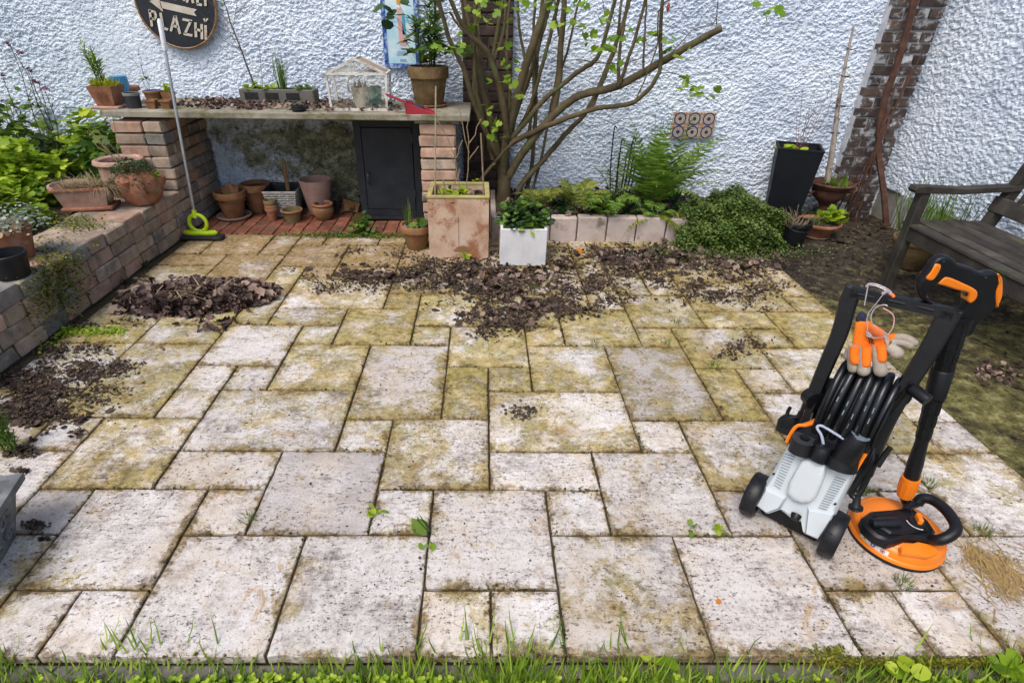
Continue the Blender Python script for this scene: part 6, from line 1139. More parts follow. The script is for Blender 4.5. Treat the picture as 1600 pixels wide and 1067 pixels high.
# ================================================================ lawn edge
LAWN = leafmat('lawn_blade', [(.075, .16, .012), (.19, .32, .022), (.40, .50, .075)])
def lawn():
    n = 19000; x = rng.uniform(-2.2, 2.4, n); y = .812-np.abs(rng.normal(0, .15, n)); dens = .55+.45*np.sin(x*5.1+1)*np.sin(x*2.3+.4); keep = (rng.random(n) < np.clip(dens+.25, .25, 1)) & (y > .3); x, y = x[keep], y[keep]; n = len(x)
    P = np.stack([x, y, np.full(n, -.055)], 1); d = flatdir(n, .2)*.8; d[:, 2] = .55+.6*rng.random(n); d[:, 1] += .10; L = (.05+.085*rng.random(n)**1.6); cl = .45+.75*(np.sin(x*13+np.sin(x*5)*2)*.5+.5)*(np.sin(x*4.1+1.2)*.5+.5)+.35*rng.random(n); L = L*cl; M_ = frames(d, norm(d*np.array([1, 1, -.2])+1e-3)); o = cloud('lawn_grass', BLADE, P, M_, np.stack([.0040+.0045*rng.random(n), L, L*1.2], 1), LAWN, None); tag(o, 'ragged lawn grass growing along the front edge of the paving', 'grass', kind='stuff')
    n = 700; x = np.concatenate([rng.normal(-.45, .28, 400), rng.uniform(-2, 2.2, n-400)]); y = .79-np.abs(rng.normal(0, .08, n)); z = -.02+.035*rng.random(n); P = []; D = []
    for i in range(n):
        for k in range(3): a = k*2.1+i; P.append((x[i], y[i], z[i])); D.append((math.cos(a), math.sin(a), .25))
    P = np.array(P); m_ = len(P); o = cloud('clover', ROUND, P, frames(np.array(D), norm(np.array([0, 0, 1.])+rng.normal(size=(m_, 3))*.15)), np.full(m_, .011), G_LIME, None); tag(o, 'clover leaves among the lawn grass at the paving edge', 'clover', kind='stuff')
    n = 60; x = np.concatenate([rng.normal(-.85, .12, 20), rng.normal(.2, .12, 25), rng.uniform(-1.6, 1.4, 15)]); P = np.stack([x, np.full(60, .835), np.full(60, -.03)], 1); d = flatdir(60, .1)*.6; d[:, 2] = .8; d[:, 1] += .6; L = .07+.09*rng.random(60); o = cloud('edge_grass', BLADE, P, frames(d, norm(d*np.array([1, 1, -.2])+1e-3)), np.stack([np.full(60, .006), L, L*1.3], 1), LAWN, None); tag(o, 'longer grass blades leaning over the front of the paving', 'grass', kind='stuff')
    n = 3000; x = np.concatenate([rng.normal(1.25, .14, 1400), rng.normal(.95, .04, 500), rng.uniform(1.0, 1.6, 1100)]); P = np.stack([x, .836-rng.random(n)*.012, -.030+rng.random(n)*.026], 1); k = (P[:, 0] < .99) & (rng.random(n) < .5); P[k, 1] += .03*rng.random(k.sum()); P[k, 2] = .004; o = leaves('edge_moss', LEAF, P, .009, leafmat('golden_moss', [(.06, .07, .006), (.15, .15, .012), (.26, .24, .025)], .8, .1), None, up=.6); tag(o, 'golden green moss on the front edge of the paving', 'moss', kind='stuff')
    for (px, py, s, lab) in ((1027, 1050, .045, 'round weed leaves in the lawn near the mossy edge'), (1410, 1052, .045, 'pair of round leaves at the bare soil by the paving'), (1560, 1052, .06, 'large bright serrated leaf at the lawn corner'), (1390, 1050, .03, 'small round leaf weed beside the bare soil')): q = thing('weed', lab, 'weed', G(px, py, -.04)); clump('leaf', q, ROUND if s < .05 else LOBE, 4, .03, s, G_LIME, (0, 0, .03), .5)
lawn()
n = 420; P = px_scatter(((1540, 880, 16, 12, 1), (1570, 905, 16, 14, 1), (1515, 865, 8, 6, .4)), n); d = flatdir(len(P), .06); d[:, 0] += .7; d[:, 1] -= .5; o = cloud('dry_grass_patch', BLADE, P+np.array([0, 0, .004]), frames(d, (0, 0, 1)), np.stack([np.full(len(P), .003), .04+.04*rng.random(len(P)), np.full(len(P), .05)], 1), leafmat('tan_grass', [(.26, .17, .06), (.42, .29, .12)], .8, .1), None); tag(o, 'matted tan dry grass lying on the slab behind the orange cleaner', 'dry grass', kind='stuff')
# ================================================================ pressure washer
def washer():
    Lw, Rw = G(1160, 802), G(1292, 872); O = (Lw+Rw)/2; ax = (Rw-Lw).normalized(); bk = Vector((-ax.y, ax.x, 0))
    LEAN, SIDE = .20, .035                       # the frame leans back a little
    black = mat('washer_black', [(.0035, .004, .0055), (.008, .009, .012)], .42, 14, .15, 150, spec=.38); gloss = mat('hose_black', [(.003, .0035, .005), (.007, .008, .011)], .30, 20, .05, spec=.5); white = mat('washer_pale_grey', [(.50, .55, .58), (.56, .61, .64)], .38, 6, .08, 120, spec=.5, dirt=(.44, .48, .50), dirt_lo=.6, dirt_hi=.8); orange = mat('washer_orange', [(.80, .19, .008), (.90, .24, .012)], .35, 6, .05, 100, spec=.5); bottle = mat('bottle_white', [(.52, .56, .585), (.57, .61, .63)], .3, 5, .0, spec=.5, dirt=(.55, .59, .61))
    t = thing('pressure_washer', 'pale grey and black pressure washer with wheels, hose reel and orange trim', 'pressure washer', O)
    nrm = (bk-Vector((0, 0, 1))*LEAN).normalized()          # plane of the leaning front, pointing backwards
    def PW(px, py, off=0.):
        v = Vector(ray(px, py)); c = Vector((0, 0, CAMH)); q = c-O
        tt = (off-(q.dot(bk)-LEAN*q.z))/(v.dot(bk)-LEAN*v.z); return c+v*tt
    c1 = crop(1140, 600, 3.681)
    def poly(pts, off=0., cr=c1): return [PW(*cr(*p), off) for p in pts]
    def plate(name, pts, off, thick, m, bev=.004, parent=None, cr=c1):
        b = MB(); b.prism(poly(pts, off, cr), nrm*thick, bev); return b.build(name, m, parent or t, world=True, smooth=True)
    # pale shell: a full-width upper body and two stepped feet
    shell = plate('shell', [(338, 348), (440, 400), (560, 468), (720, 512), (640, 690), (575, 830), (505, 905), (425, 868), (412, 800), (345, 772), (282, 728), (207, 752), (140, 704), (190, 590), (255, 490)], -.012, .125, white, .012)
    plate('foot_panel', [(205, 600), (325, 655), (290, 722), (207, 748), (146, 700)], -.028, .03, white, .008, shell); plate('foot_panel', [(448, 715), (600, 745), (565, 830), (505, 900), (430, 865)], -.028, .03, white, .008, shell)
    plate('recess_panel', [(335, 660), (445, 705), (425, 800), (345, 768), (290, 722)], -.004, .02, white, .004, shell)
    # detergent bottle
    bt = [(425, 425), (500, 420), (562, 450), (550, 530), (505, 640), (470, 676), (420, 682), (370, 665), (330, 622), (345, 560), (388, 480)]
    b = MB(); P0 = poly(bt, -.022); cc = sum(P0, Vector())/len(P0)
    rings = [[p+nrm*.03 for p in P0], P0, [cc+(p-cc)*.965-nrm*.010 for p in P0], [cc+(p-cc)*.88-nrm*.0155 for p in P0], [cc+(p-cc)*.7-nrm*.0175 for p in P0]]; n = len(P0)
    b.add([p for r_ in rings for p in r_], [(j*n+i, j*n+(i+1) % n, (j+1)*n+(i+1) % n, (j+1)*n+i) for j in range(4) for i in range(n)]+[tuple(4*n+i for i in range(n))]); b.build('bottle', bottle, t, world=True, smooth=True)
    # louvres
    lv = mat('louvre_grey', [(.20, .235, .26)], .5)
    for (a, b_, c_, d_, k) in (((318, 400), (375, 418), (255, 578), (292, 602), 13), ((605, 532), (668, 552), (512, 708), (560, 722), 14)):
        for i in range(k):
            f = i/(k-1); p = (a[0]+(c_[0]-a[0])*f, a[1]+(c_[1]-a[1])*f); q = (b_[0]+(d_[0]-b_[0])*f, b_[1]+(d_[1]-b_[1])*f); A_, B_ = PW(*c1(*p), -.0135), PW(*c1(*q), -.0135); MB().tube([A_, B_], .0017, 6).build('louvre', lv, shell, world=True)
    for (x, y) in ((253, 515), (607, 688)): MB().lathe([(.005, 0), (.004, .002), (0, .002)], 10, PW(*c1(x, y), -.0135)-O, M=Matrix.Rotation(R(90), 3, 'X')).build('screw', black, shell)
    # black top housing, caps, nozzle holder
    plate('housing', [(330, 340), (365, 268), (415, 235), (520, 222), (640, 300), (720, 285), (812, 300), (790, 395), (716, 515), (640, 505), (565, 472), (500, 445), (440, 405)], -.004, .13, black, .01)
    def cyl(name, p, q, r0, r1, m, par=None, n=22, off0=0., off1=0.):
        A_, B_ = PW(*c1(*p), off0), PW(*c1(*q), off1); return MB().tube([A_, A_+(B_-A_)*.04, A_+(B_-A_)*.96, B_], [r0*.94, r0, r1, r1*.94], n).build(name, m, par or t, world=True, smooth=True)
    k = cyl('cap', (410, 395), (428, 322), .037, .034, black, off0=-.02, off1=-.02); A_ = PW(*c1(430, 318), -.02); MB().lathe([(.034, 0), (.034, .006), (.017, .006), (.015, -.004), (0, -.004)], 22, A_-O).build('cap_ring', mat('washer_sheen', [(.028, .032, .038)], .3), t, smooth=True); MB().lathe([(.014, .0), (.013, .008), (0, .008)], 6, A_-O).build('hex_socket', gloss, t)
    cyl('bottle_cap', (505, 440), (545, 355), .025, .024, black, off0=-.035, off1=-.03); cyl('bottle_cap_rim', (545, 355), (548, 345), .029, .029, black, off0=-.03, off1=-.03)
    cyl('nozzle_base', (635, 480), (655, 420), .044, .042, black, off0=-.012, off1=-.01); cyl('nozzle_holder', (655, 430), (752, 298), .038, .026, black, off0=-.015, off1=-.02); A_ = PW(*c1(755, 296), -.02); MB().lathe([(.026, 0), (.025, .003), (0, .0035)], 20, A_-O).build('nozzle_face', mat('nozzle_face', [(.10, .13, .17), (.17, .20, .24)], .3, 40), t)
    for dx, dy in ((-.012, 0), (.010, .008), (.008, -.011)): MB().lathe([(.0055, .0036), (.005, .005), (0, .005)], 10, A_-O+Vector((dx, dy, 0))).build('nozzle_hole', gloss, t)
    tr = mat('clear_tube', [(.30, .33, .44), (.42, .46, .58)], .2, 8, spec=.7)
    MB().tube(catmull([PW(*c1(540, 355), -.03), PW(*c1(528, 295), -.03), PW(*c1(503, 250), -.03), PW(*c1(530, 240), -.025), PW(*c1(600, 280), -.02), PW(*c1(660, 318), -.02)]), .0042, 8).build('suction_tube', tr, t, world=True, smooth=True)
    # orange trim
    for pts in ([(328, 334), (352, 285), (388, 240), (440, 236), (490, 218), (524, 182)], [(716, 512), (752, 450), (784, 396)]): MB().tube(catmull([PW(*c1(*p), -.004) for p in pts]), .0055, 6).build('orange_trim', orange, t, world=True, smooth=True)
    MB().prism(poly([(395, 235), (500, 232), (535, 180), (480, 205), (440, 222)], .004), nrm*.012, .002).build('orange_shroud', orange, t, world=True)
    # frame rails and handle bar
    def bar(name, pts, w0, w1, thick, m, off):
        P = [PW(*p, off) for p in pts]; b = MB(); q = catmull(P, 4); n = len(q); rows = []
        for i, p in enumerate(q):
            d = (q[min(i+1, n-1)]-q[max(i-1, 0)]).normalized(); s = d.cross(nrm).normalized(); w_ = w0+(w1-w0)*i/(n-1); e = w_*.22
            rows.append([p-s*w_, p-s*(w_-e)-nrm*thick*.5, p+s*(w_-e)-nrm*thick*.5, p+s*w_, p+s*(w_-e)+nrm*thick*.5, p-s*(w_-e)+nrm*thick*.5])
        b.add([v for r_ in rows for v in r_], [(i*6+k, i*6+(k+1) % 6, (i+1)*6+(k+1) % 6, (i+1)*6+k) for i in range(n-1) for k in range(6)]+[tuple(range(5, -1, -1)), tuple((n-1)*6+k for k in range(6))]); return b.build(name, m, t, world=True)
    bar('frame_rail', [(1240, 700), (1262, 640), (1290, 572), (1312, 520), (1326, 470), (1336, 452)], .019, .025, .034, black, .05); bar('frame_rail', [(1352, 740), (1380, 670), (1412, 610), (1445, 558), (1470, 515), (1484, 487)], .020, .026, .034, black, .05); bar('handle_bar', [(1330, 455), (1380, 467), (1440, 480), (1490, 491)], .019, .019, .034, black, .05)
    for (x, y) in ((1352, 462), (1400, 472), (1445, 482)): MB().tube([PW(x-12, y-2.5, .033), PW(x+14, y+3.5, .033)], .0035, 6).build('grip_slot', gloss, t, world=True)
    for p in ((1270, 622), (1402, 618)): MB().lathe([(.030, -.018), (.030, .018), (0, .019)], 12, PW(*p, .045)-O, M=Matrix.Rotation(R(90), 3, 'X')).build('rail_clamp', black, t)
    for a, b_ in (((1249, 663), (1258, 640)), ((1262, 668), (1270, 645))): MB().tube([PW(*a, .035), PW(*b_, .035)], .0025, 6).build('steel_pin', mat('bright_steel', [(.55, .62, .66)], .25, metal=.9), t, world=True)
    MB().prism([PW(*p, .075) for p in ((1285, 590), (1425, 615), (1372, 712), (1255, 690))], nrm*.02, .004).build('back_plate', gloss, t, world=True)
    # hose reel: side by side turns of hose
    ctr = PW(1338, 640, .055); upv = (Vector((0, 0, 1))+bk*LEAN).normalized(); axn = ax
    for i, (o_, rr) in enumerate(((-.070, .112), (-.047, .119), (-.024, .113), (-.001, .120), (.022, .114), (.045, .119), (.068, .112), (-.058, .095), (-.012, .097), (.034, .096))):
        pts = []
        for k_ in range(31): a = 2*math.pi*k_/30; pts.append(ctr+axn*(o_+.004*math.sin(a+i))+upv*(rr*1.10*math.cos(a)+.003*math.sin(3*a+i))+bk*(rr*.62*math.sin(a)))
        h = MB().tube(pts, .0112, 9, False).build('hose_turn', gloss, t, world=True, smooth=True)
        if i in (1, 2, 3, 4, 5):            # pale print along the hose
            for k_ in range(17, 27, 1):
                if (k_+i) % 3: 
                    p0, p1 = pts[k_], pts[k_]+(pts[k_+1]-pts[k_])*.6; out = (p0-ctr); out = (out-axn*out.dot(axn)).normalized()*.0106-axn*.002; MB().tube([p0+out, p1+out], .0013, 4).build('hose_print', mat('hose_print', [(.20, .29, .34), (.30, .40, .45)], .6), h, world=True)
    for s in (-.078, .074): MB().lathe([(.098, -.003), (.10, 0), (.098, .003), (.06, .003), (.06, -.003)], 30, (ctr+axn*s)-O, M=(Matrix.Rotation(math.atan2(ax.y, ax.x), 3, 'Z')@Matrix.Rotation(R(90), 3, 'Y'))).build('reel_flange', black, t, smooth=True)
    # crank
    A_, B_, C_ = PW(1396, 640, .03), PW(1424, 606, .03), PW(1450, 626, .01); MB().prism([A_+Vector((-.018, 0, -.022)), A_+Vector((.018, 0, -.026)), B_+Vector((.018, 0, .008)), B_+Vector((-.012, 0, .018))], bk*.024, .004).build('crank_arm', black, t, world=True); MB().tube([B_, B_+(C_-B_)*.1, C_], [.014, .018, .017], 12).build('crank_handle', black, t, world=True, smooth=True)
    # gun clip on the left
    plate('clip_box', [(258, 268), (275, 205), (300, 190), (370, 200), (385, 240), (350, 300), (318, 298)], .01, .045, black, .006); plate('clip_pocket', [(290, 215), (350, 212), (362, 235), (335, 258), (285, 248)], .0085, .003, gloss, .001)
    MB().tube(catmull([PW(*c1(*p), .02) for p in ((330, 195), (335, 160), (350, 132))]), .006, 6).build('clip_prong', black, t, world=True); MB().tube(catmull([PW(*c1(*p), .02) for p in ((330, 195), (365, 190), (392, 185), (408, 158))]), .0065, 6).build('clip_prong', black, t, world=True)
    # inlet
    cyl('inlet', (385, 750), (372, 780), .016, .012, black, off0=-.02, off1=-.035)
    # cable bundle and plug at the right
    for i in range(7): 
        f = i/6; MB().tube(catmull([PW(*c1(830+f*-30, 365+f*10), .03+.004*i), PW(*c1(800-f*10+20*math.sin(i), 440+10*f), .02), PW(*c1(745-f*28, 560+12*f), .02+.003*i), PW(*c1(705-f*12, 625+8*f), .02), PW(*c1(735, 650), .02+.003*i), PW(*c1(790-f*20, 560), .03), PW(*c1(850-f*12, 400+6*f), .035)]), .0062, 6).build('cable', gloss, t, world=True, smooth=True)
    MB().tube(catmull([PW(*c1(*p), .03) for p in ((850, 470), (890, 410), (925, 362))]), [.009, .007], 7).build('cable_hook', black, t, world=True)
    A_ = PW(*c1(728, 690), .02); MB().tube([PW(*c1(738, 640), .02), A_, PW(*c1(726, 712), .02)], [.008, .012, .020], 12).build('plug', black, t, world=True, smooth=True); MB().tube([PW(*c1(726, 700), .02), PW(*c1(724, 718), .02)], .0195, 14).build('plug_rim', black, t, world=True, smooth=True)
    for d in (-8, 8): MB().tube([PW(*c1(724+d, 716), .02), PW(*c1(722+d, 738), .02)], .0022, 6).build('plug_pin', mat('bright_steel', [(.55, .62, .66)], .25, metal=.9), t, world=True)
    # wheels on an axle
    rt = Matrix.Rotation(math.atan2(ax.y, ax.x), 3, 'Z')@Matrix.Rotation(R(90), 3, 'Y'); WR = .076
    for s in (-1, 1):
        c = ax*(.122*s)+bk*.03+Vector((0, 0, WR)); wh = MB().lathe([(WR*.55, -.022), (WR*.93, -.023), (WR, -.017), (WR, .017), (WR*.93, .023), (WR*.55, .022)], 36, c, M=rt).build('wheel', black, t, smooth=True)
        MB().lathe([(WR*.58, -.014), (WR*.3, -.012), (.012, -.024), (.012, .024), (WR*.3, .012), (WR*.58, .014)], 24, c, M=rt).build('hub', black, wh, smooth=True)
        for k_ in range(14): a = 2*math.pi*k_/14; q = rt@Vector((WR*.995*math.cos(a), WR*.995*math.sin(a), 0)); d = (rt@Vector((0, 0, 1))); MB().tube([c+q-d*.018, c+q-d*.002], .0016, 4).build('tread', gloss, wh)
        MB().tube([ax*(.086*s)+bk*.03+Vector((0, 0, WR)), ax*(.10*s)+bk*.03+Vector((0, 0, WR))], .015, 14).build('spacer', white, t, smooth=True); MB().hexa((-.03, -.03, 0), (.03, .03, .07), .008, M=Matrix.Translation(ax*(.10*s)+bk*.07+Vector((0, 0, .055)))@Matrix.Rotation(math.atan2(ax.y, ax.x), 4, 'Z')).build('mudguard', black, t)
    MB().tube([ax*-.12+bk*.03+Vector((0, 0, WR)), ax*.12+bk*.03+Vector((0, 0, WR))], .008, 8).build('axle', black, t)
    MB().hexa((-.09, .03, .004), (.09, .10, .12), .01, M=Matrix.Rotation(math.atan2(ax.y, ax.x), 4, 'Z')).build('under_frame', black, t)
    # ---------------------------------------------------------------- gloves and goggles over the handle
    c2 = crop(1300, 440, 5.928); og = mat('glove_orange', [(.80, .155, .006), (.92, .21, .012)], .85, 30, .5, 260); lt = mat('worn_leather', [(.20, .165, .13), (.34, .295, .245), (.44, .395, .34)], .85, 14, .7, 120); nv = mat('navy_cuff', [(.012, .016, .035), (.025, .03, .06)], .85, 40, .5, 200)
    g = thing('work_gloves', 'pair of orange and grey leather work gloves draped over the washer handle', 'gloves', PW(1350, 560, .03)); go = g.location
    def GP(x, y, off): return PW(*c2(x, y), off)
    def soft(name, pts, off, thick, m, par=g):
        P = [GP(*p, off) for p in pts]; P = catmull(P+[P[0]], 3)[:-1]; c = sum(P, Vector())/len(P); n = len(P); rg = []
        for f, z in ((.93, 1.), (1.0, .6), (.98, .15), (.90, -.18), (.72, -.38), (.4, -.5)): rg.append([c+(p-c)*f+nrm*thick*z*.5 for p in P])
        MB().add([p for r_ in rg for p in r_], [(j*n+i, j*n+(i+1) % n, (j+1)*n+(i+1) % n, (j+1)*n+i) for j in range(5) for i in range(n)]+[tuple(5*n+i for i in range(n)), tuple(reversed(range(n)))]).build(name, m, par, world=True, smooth=True)
    def finger(name, pts, r0, r1, m, off):
        P = catmull([GP(*p, off) for p in pts], 4); n = len(P); rd = [r0+(r1-r0)*i/(n-1) for i in range(n)]; d = (P[-1]-P[-2]).normalized(); P += [P[-1]+d*r1*.5, P[-1]+d*r1*.85, P[-1]+d*r1]; rd += [r1*.88, r1*.5, r1*.08]; MB().tube(P, rd, 12).build(name, m, g, world=True, smooth=True)
    soft('palm', [(215, 375), (255, 345), (320, 360), (400, 410), (480, 460), (510, 540), (500, 640), (480, 690), (400, 660), (300, 640), (200, 620), (185, 540)], .02, .034, og); soft('cuff', [(222, 330), (250, 285), (300, 290), (330, 350), (310, 380), (225, 372)], .022, .026, nv); soft('side_gusset', [(478, 470), (530, 530), (530, 640), (505, 740), (480, 700), (505, 620), (505, 540)], .02, .03, lt)
    for pts, r0, r1 in (([(200, 590), (190, 700), (194, 800)], .0125, .0145), ([(300, 600), (295, 720), (292, 820)], .016, .0180), ([(415, 590), (432, 720), (450, 825)], .0145, .0180)): finger('finger', pts, r0, r1, lt, .012)
    for pts in ([(215, 600), (205, 690), (212, 735)], [(325, 600), (315, 700), (312, 762)], [(452, 590), (458, 660), (460, 715)]): finger('finger_back', pts, .0135, .0125, og, .004)
    finger('thumb', [(520, 600), (580, 640), (600, 660)], .014, .0175, lt, .012); finger('thumb', [(160, 620), (145, 680), (148, 705)], .0095, .0095, lt, .035)
    soft('palm', [(500, 490), (580, 488), (600, 500), (560, 560), (520, 575)], .03, .03, og); finger('finger', [(550, 540), (640, 520), (700, 535), (755, 565)], .0135, .012, lt, .035); finger('finger', [(560, 560), (640, 560), (720, 590)], .012, .011, lt, .03)
    ink = mat('glove_print', [(.02, .015, .014)], .8)
    for a, b_ in (((335, 500), (352, 575)), ((352, 505), (372, 580)), ((372, 530), (384, 575)), ((380, 575), (392, 578))): MB().tube([GP(*a, .0010), GP(*b_, .0010)], .0013, 4).build('print', ink, g, world=True)
    clear, tn, out = newmat('clear_plastic'); tp = nd(tn, 'ShaderNodeBsdfTransparent', {'Color': (.97, .93, .94, 1)}); gs = nd(tn, 'ShaderNodeBsdfGlossy', {'Roughness': .06, 'Color': (.9, .9, .95, 1)}); fr = nd(tn, 'ShaderNodeFresnel', {'IOR': 1.6}); mx = nd(tn, 'ShaderNodeMixShader', {0: math_(tn, 'MULTIPLY_ADD', fr.outputs[0], .9, .06), 1: tp.outputs[0], 2: gs.outputs[0]}); tn.links.new(mx.outputs[0], out.inputs[0])
    frost = mat('frosted_plastic', [(.62, .55, .58), (.78, .72, .76)], .2, 30, spec=.7, trans=.6)
    s = thing('safety_goggles', 'clear plastic safety goggles hooked over the washer handle and glove', 'goggles', GP(400, 300, .0)); 
    def tb(name, pts, r_, m, off=-.004): MB().tube(catmull([GP(*p, off) for p in pts], 5), r_, 7).build(name, m, s, world=True, smooth=True)
    tb('temple', [(335, 25), (325, 80), (300, 220)], .0016, frost); tb('temple', [(478, 110), (420, 190), (340, 290), (320, 370)], .0014, frost); tb('brow', [(320, 50), (345, 25), (420, 35), (490, 65), (530, 90), (545, 110)], .0042, frost, .0); tb('hinge', [(465, 115), (490, 100), (520, 80)], .0042, frost, -.002); tb('orange_tip', [(530, 105), (560, 125), (572, 145)], .0042, mat('orange_tip', [(.75, .16, .03)], .3), .0)
    tb('lens_rim', [(515, 225), (470, 215), (400, 245), (365, 310), (370, 380), (430, 440), (520, 490)], .0016, frost, -.006); tb('lens_rim', [(470, 245), (520, 270), (565, 310), (575, 370), (555, 440), (510, 500)], .0018, mat('pink_plastic', [(.72, .45, .40)], .2, trans=.5), -.006); tb('lens_rim', [(320, 350), (330, 430), (325, 500), (400, 520), (480, 510), (520, 490)], .0016, frost, -.006)
    b = MB(); P = [GP(*p, -.007) for p in ((325, 400), (360, 385), (440, 440), (515, 490), (480, 525), (400, 530), (330, 500))]; b.prism(P, nrm*.0012); b.build('lens', clear, s, world=True); tb('nose_piece', [(330, 470), (350, 490), (360, 515)], .004, frost, -.006)
washer()
# ================================================================ surface cleaner with lance
def cleaner():
    black = MATS['washer_black']; gloss = MATS['hose_black']; orange = MATS['washer_orange']; C = Vector((1.36, 1.232, 0)); RR = .137
    t = thing('surface_cleaner', 'orange disc surface cleaner with black handle and upright black lance', 'surface cleaner', C)
    MB().lathe([(RR*.9, .003), (RR*.985, .0), (RR*.99, .014), (RR*.9, .016)], 60).build('brush_skirt', mat('skirt_bristle', [(.006, .006, .007), (.02, .02, .022)], .8, 60, .8, 220), t, smooth=True)
    MB().lathe([(RR*.97, .012), (RR*1.0, .014), (RR*1.0, .021), (RR*.985, .026), (RR*.965, .028), (RR*.955, .045), (RR*.93, .054), (RR*.86, .060), (RR*.84, .0595), (RR*.80, .066), (RR*.5, .074), (0, .076)], 72).build('disc', orange, t, smooth=True)
    c3 = crop(1310, 720, 5.614)
    def top(pts, z): return [G(*c3(*p), z) for p in pts]
    def lay(name, pts, z0, z1, m, bev=.004): b = MB(); b.prism(top(pts, z1), (0, 0, z0-z1), bev); return b.build(name, m, t, world=True, smooth=True)
    lay('raised_panel', [(545, 745), (700, 705), (850, 740), (880, 790), (800, 830), (560, 790)], .060, .080, orange, .003)
    lay('housing', [(205, 490), (290, 430), (480, 415), (640, 395), (800, 520), (860, 610), (820, 690), (760, 670), (600, 660), (450, 700), (330, 650), (230, 560)], .055, .100, black, .008); lay('housing_top', [(310, 470), (480, 430), (640, 425), (760, 530), (800, 600), (640, 620), (460, 630), (340, 560)], .095, .112, black, .006)
    MB().tube([G(*c3(290, 545), .112), G(*c3(430, 545), .115), G(*c3(520, 540), .115)], [.014, .017, .017], 16).build('swivel', gloss, t, world=True, smooth=True)
    H_ = [(690, 370), (745, 325), (850, 355), (960, 450), (1030, 570), (1000, 640), (900, 690), (820, 690)]; MB().tube(catmull([G(*c3(*p), z) for p, z in zip(H_, (.112, .135, .145, .148, .145, .135, .115, .095))], 5), .0165, 12).build('handle', black, t, world=True, smooth=True); MB().tube(catmull([G(*c3(*p), z) for p, z in zip(((690, 370), (610, 400), (600, 440)), (.112, .115, .112))], 4), .013, 10).build('handle_root', black, t, world=True, smooth=True)
    p = G(*c3(690, 540), .113)-C; MB().lathe([(.024, 0), (.024, .006), (.019, .008), (0, .008)], 26, p).build('dial', gloss, t, smooth=True); MB().hexa((-.007, -.018, .006), (.007, .018, .028), .004, M=Matrix.Translation(p)@Matrix.Rotation(R(-18), 4, 'Z')).build('dial_knob', orange, t)
    wp = mat('white_print', [(.62, .63, .64)], .6)
    for i in range(9): a = R(172+i*11); q = p+Vector((math.cos(a)*.029, math.sin(a)*.029, .0012)); MB().hexa((-.0018, -.0035, 0), (.0018, .0035, .0008), M=Matrix.Translation(q)@Matrix.Rotation(a, 4, 'Z')).build('scale_mark', wp, t)
    # warning label wrapped on the rim, facing the left front
    def rim(a, z, d=.0012): r_ = RR*(.965-(z-.028)/.017*.010)+d; return Vector((math.cos(a)*r_, math.sin(a)*r_, z))
    a0, a1, k = R(188), R(227), 8; b = MB(); vs = []
    for i in range(k+1):
        a = a0+(a1-a0)*i/k; vs += [rim(a, .029), rim(a, .046)]
    b.add(vs, [(2*i, 2*i+2, 2*i+3, 2*i+1) for i in range(k)]); lab = b.build('warning_label', mat('label_white', [(.70, .70, .70)], .5), t)
    def sym(name, ac, pts, m, d=.002, par=lab): MB().add([rim(ac+x/RR, .0375+z, d) for x, z in pts], [tuple(range(len(pts)))]).build(name, m, par)
    circ = lambda r_: [(r_*math.cos(R(20*i)), r_*math.sin(R(20*i))) for i in range(18)]
    sym('warning_triangle', R(195), [(-.009, -.006), (.009, -.006), (0, .0075)], mat('label_yellow', [(.75, .60, .02)], .5)); sym('warning_mark', R(195), [(-.0012, -.003), (.0012, -.003), (.0012, .003), (-.0012, .003)], mat('label_black', [(.02, .02, .02)], .5), .0026)
    sym('blue_disc', R(207.5), circ(.0072), mat('label_blue', [(.01, .09, .42)], .5)); sym('figure', R(207.5), [(-.002, -.004), (.003, -.003), (.002, .004), (-.003, .003)], wp, .0026)
    sym('red_ring', R(220), circ(.0072), mat('label_red', [(.55, .04, .06)], .5)); sym('ring_inside', R(220), circ(.0052), wp, .0026); sym('figure', R(220), [(-.0035, -.002), (.003, -.003), (.002, .003), (-.001, .0035)], mat('label_black', [(.02, .02, .02)], .5), .0032)
    # upright tube and lance
    def pt(px, py, Y): return WY(px, py, Y)
    ya, yb = 1.285, 1.335; A_ = pt(1402, 815, ya-.01); A_.z = max(A_.z, .108); B_ = pt(1413, 775, ya)
    MB().tube([A_, B_], .0145, 14).build('socket_tube', black, t, world=True, smooth=True); B2 = pt(1424, 745, ya+.004); MB().tube([B_, B_+(B2-B_)*.08, B_+(B2-B_)*.85, B2], [.0205, .0225, .0262, .0258], 18).build('collar', orange, t, world=True, smooth=True)
    for i in range(12): a = 2*math.pi*i/12; d = (B2-B_); u = d.orthogonal().normalized(); v = d.normalized().cross(u); o_ = (u*math.cos(a)+v*math.sin(a)); MB().tube([B_+d*.15+o_*.0228, B_+d*.75+o_*.0256], .0018, 4).build('collar_rib', orange, t, world=True)
    L1 = pt(1440, 690, ya+.012); T1 = pt(1494, 505, yb); MB().tube([B2, B2+(L1-B2)*.4, L1], [.0215, .0215, .017], 16).build('lance_foot', black, t, world=True, smooth=True); ln = MB().tube([L1, L1+(T1-L1)*.5, T1], [.0175, .022, .029], 16).build('lance', black, t, world=True, smooth=True)
    d = T1-L1; u = d.orthogonal().normalized(); v = d.normalized().cross(u)
    for k_ in range(9):
        f = .04+k_*.11; r_ = .0175+.011*f; q = L1+d*f; MB().tube([q, q+d*.012], r_+.0016, 16).build('lance_ring', black, ln, world=True)
        for i in range(8): a = 2*math.pi*i/8; o_ = (u*math.cos(a)+v*math.sin(a))*(r_+.0004); MB().tube([q+o_+d*.015, q+o_+d*.095], .0017, 4).build('lance_rib', black, ln, world=True)
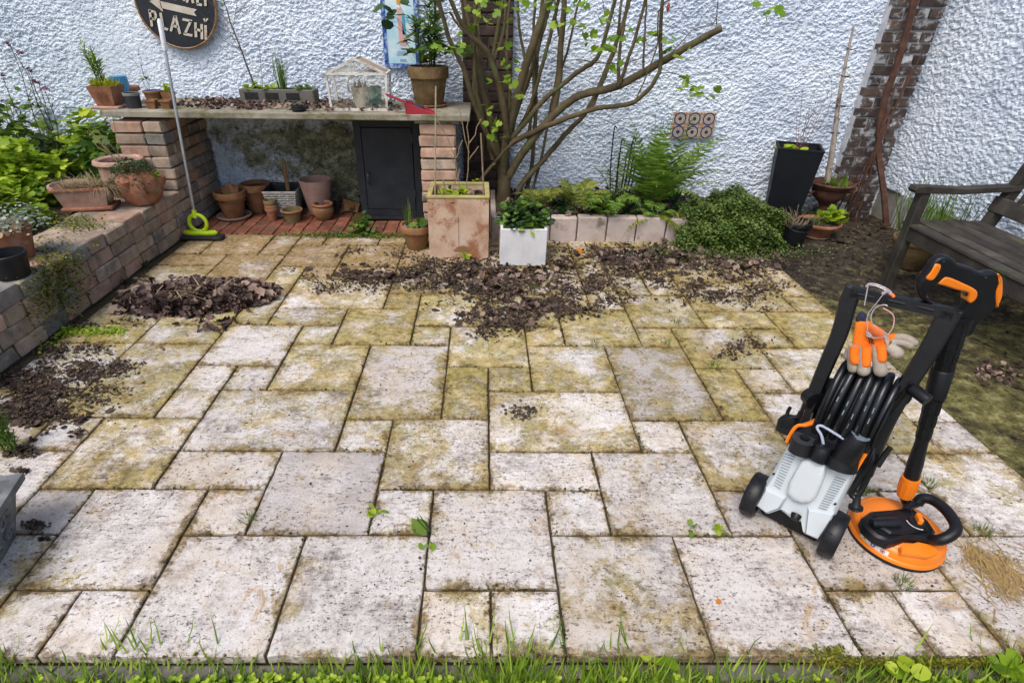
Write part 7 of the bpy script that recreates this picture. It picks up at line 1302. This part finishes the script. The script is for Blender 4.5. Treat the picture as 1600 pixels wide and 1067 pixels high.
    MB().tube([L1+d*.40, L1+d*.41, L1+d*.63, L1+d*.64], [.0225, .0265, .0285, .0255], 16).build('lance_sleeve', black, t, world=True, smooth=True)
    # pistol grip: a closed loop of moulded plastic
    gun = thing('spray_gun', 'black and orange trigger handle on top of the lance beside the washer', 'spray gun', T1); c7 = crop(1420, 390, 8.206); Yg = yb
    q0 = WY(1480, 450, Yg); ex, ez = Vector((1, 0, 0)), Vector((0, 0, 1)); Mx = Matrix(((1, 0, 0, q0.x), (0, 0, -1, Yg), (0, 1, 0, q0.z), (0, 0, 0, 1)))
    def l2(p): v_ = WY(*c7(*p), Yg); return (v_.x-q0.x, v_.z-q0.z)
    def sm(pts, k_=3):
        P = [Vector((*l2(p), 0)) for p in pts]; P = catmull([P[-1]]+P+[P[0], P[1]], k_)[k_:-2*k_]; return [(p.x, p.y) for p in P]
    outer = sm([(335, 100), (460, 66), (545, 105), (600, 165), (760, 215), (920, 285), (1055, 268), (1140, 330), (1135, 560), (1070, 715), (960, 830), (840, 950), (800, 1040), (680, 1110), (540, 1080), (430, 985), (405, 870), (250, 705), (130, 590), (108, 430), (170, 325), (270, 165)]); hole = sm([(320, 415), (500, 460), (690, 520), (705, 640), (650, 760), (570, 800), (410, 720), (235, 620), (215, 520)])
    gb = outline(outer, [hole[::-1]], Mx, .027, .007, 'gun_body', black, gun, T1)
    gb.data.polygons.foreach_set('use_smooth', [True]*len(gb.data.polygons))
    try: gb.data.set_sharp_from_angle(angle=R(50))
    except Exception: pass
    outline(sm([(330, 415), (400, 335), (470, 325), (640, 395), (820, 490), (825, 590), (750, 660), (705, 630), (712, 530), (560, 490), (430, 445)]), [], Mx, .031, .005, 'trigger', orange, gun, T1); outline(sm([(290, 160), (365, 170), (350, 250), (260, 370), (175, 345), (240, 250)]), [], Mx, .032, .005, 'lock', orange, gun, T1); outline(sm([(1085, 285), (1145, 340), (1150, 540), (1115, 650), (1072, 715), (1060, 520), (1100, 400)]), [], Mx, .033, .005, 'end_pad', orange, gun, T1); outline(sm([(440, 1000), (560, 1020), (545, 1075), (450, 1050)]), [], Mx, .033, .004, 'release', orange, gun, T1)
    MB().tube([WY(1492, 520, Yg), WY(1502, 495, Yg)], [.029, .028], 16).build('neck', black, gun, world=True, smooth=True)
    for p in ((448, 152), (985, 358), (232, 605)): MB().tube([WY(*c7(*p), Yg-.0136), WY(*c7(*p), Yg-.0146)], .0024, 10).build('screw_hole', gloss, gun, world=True)
cleaner()
bpy.context.view_layer.update()
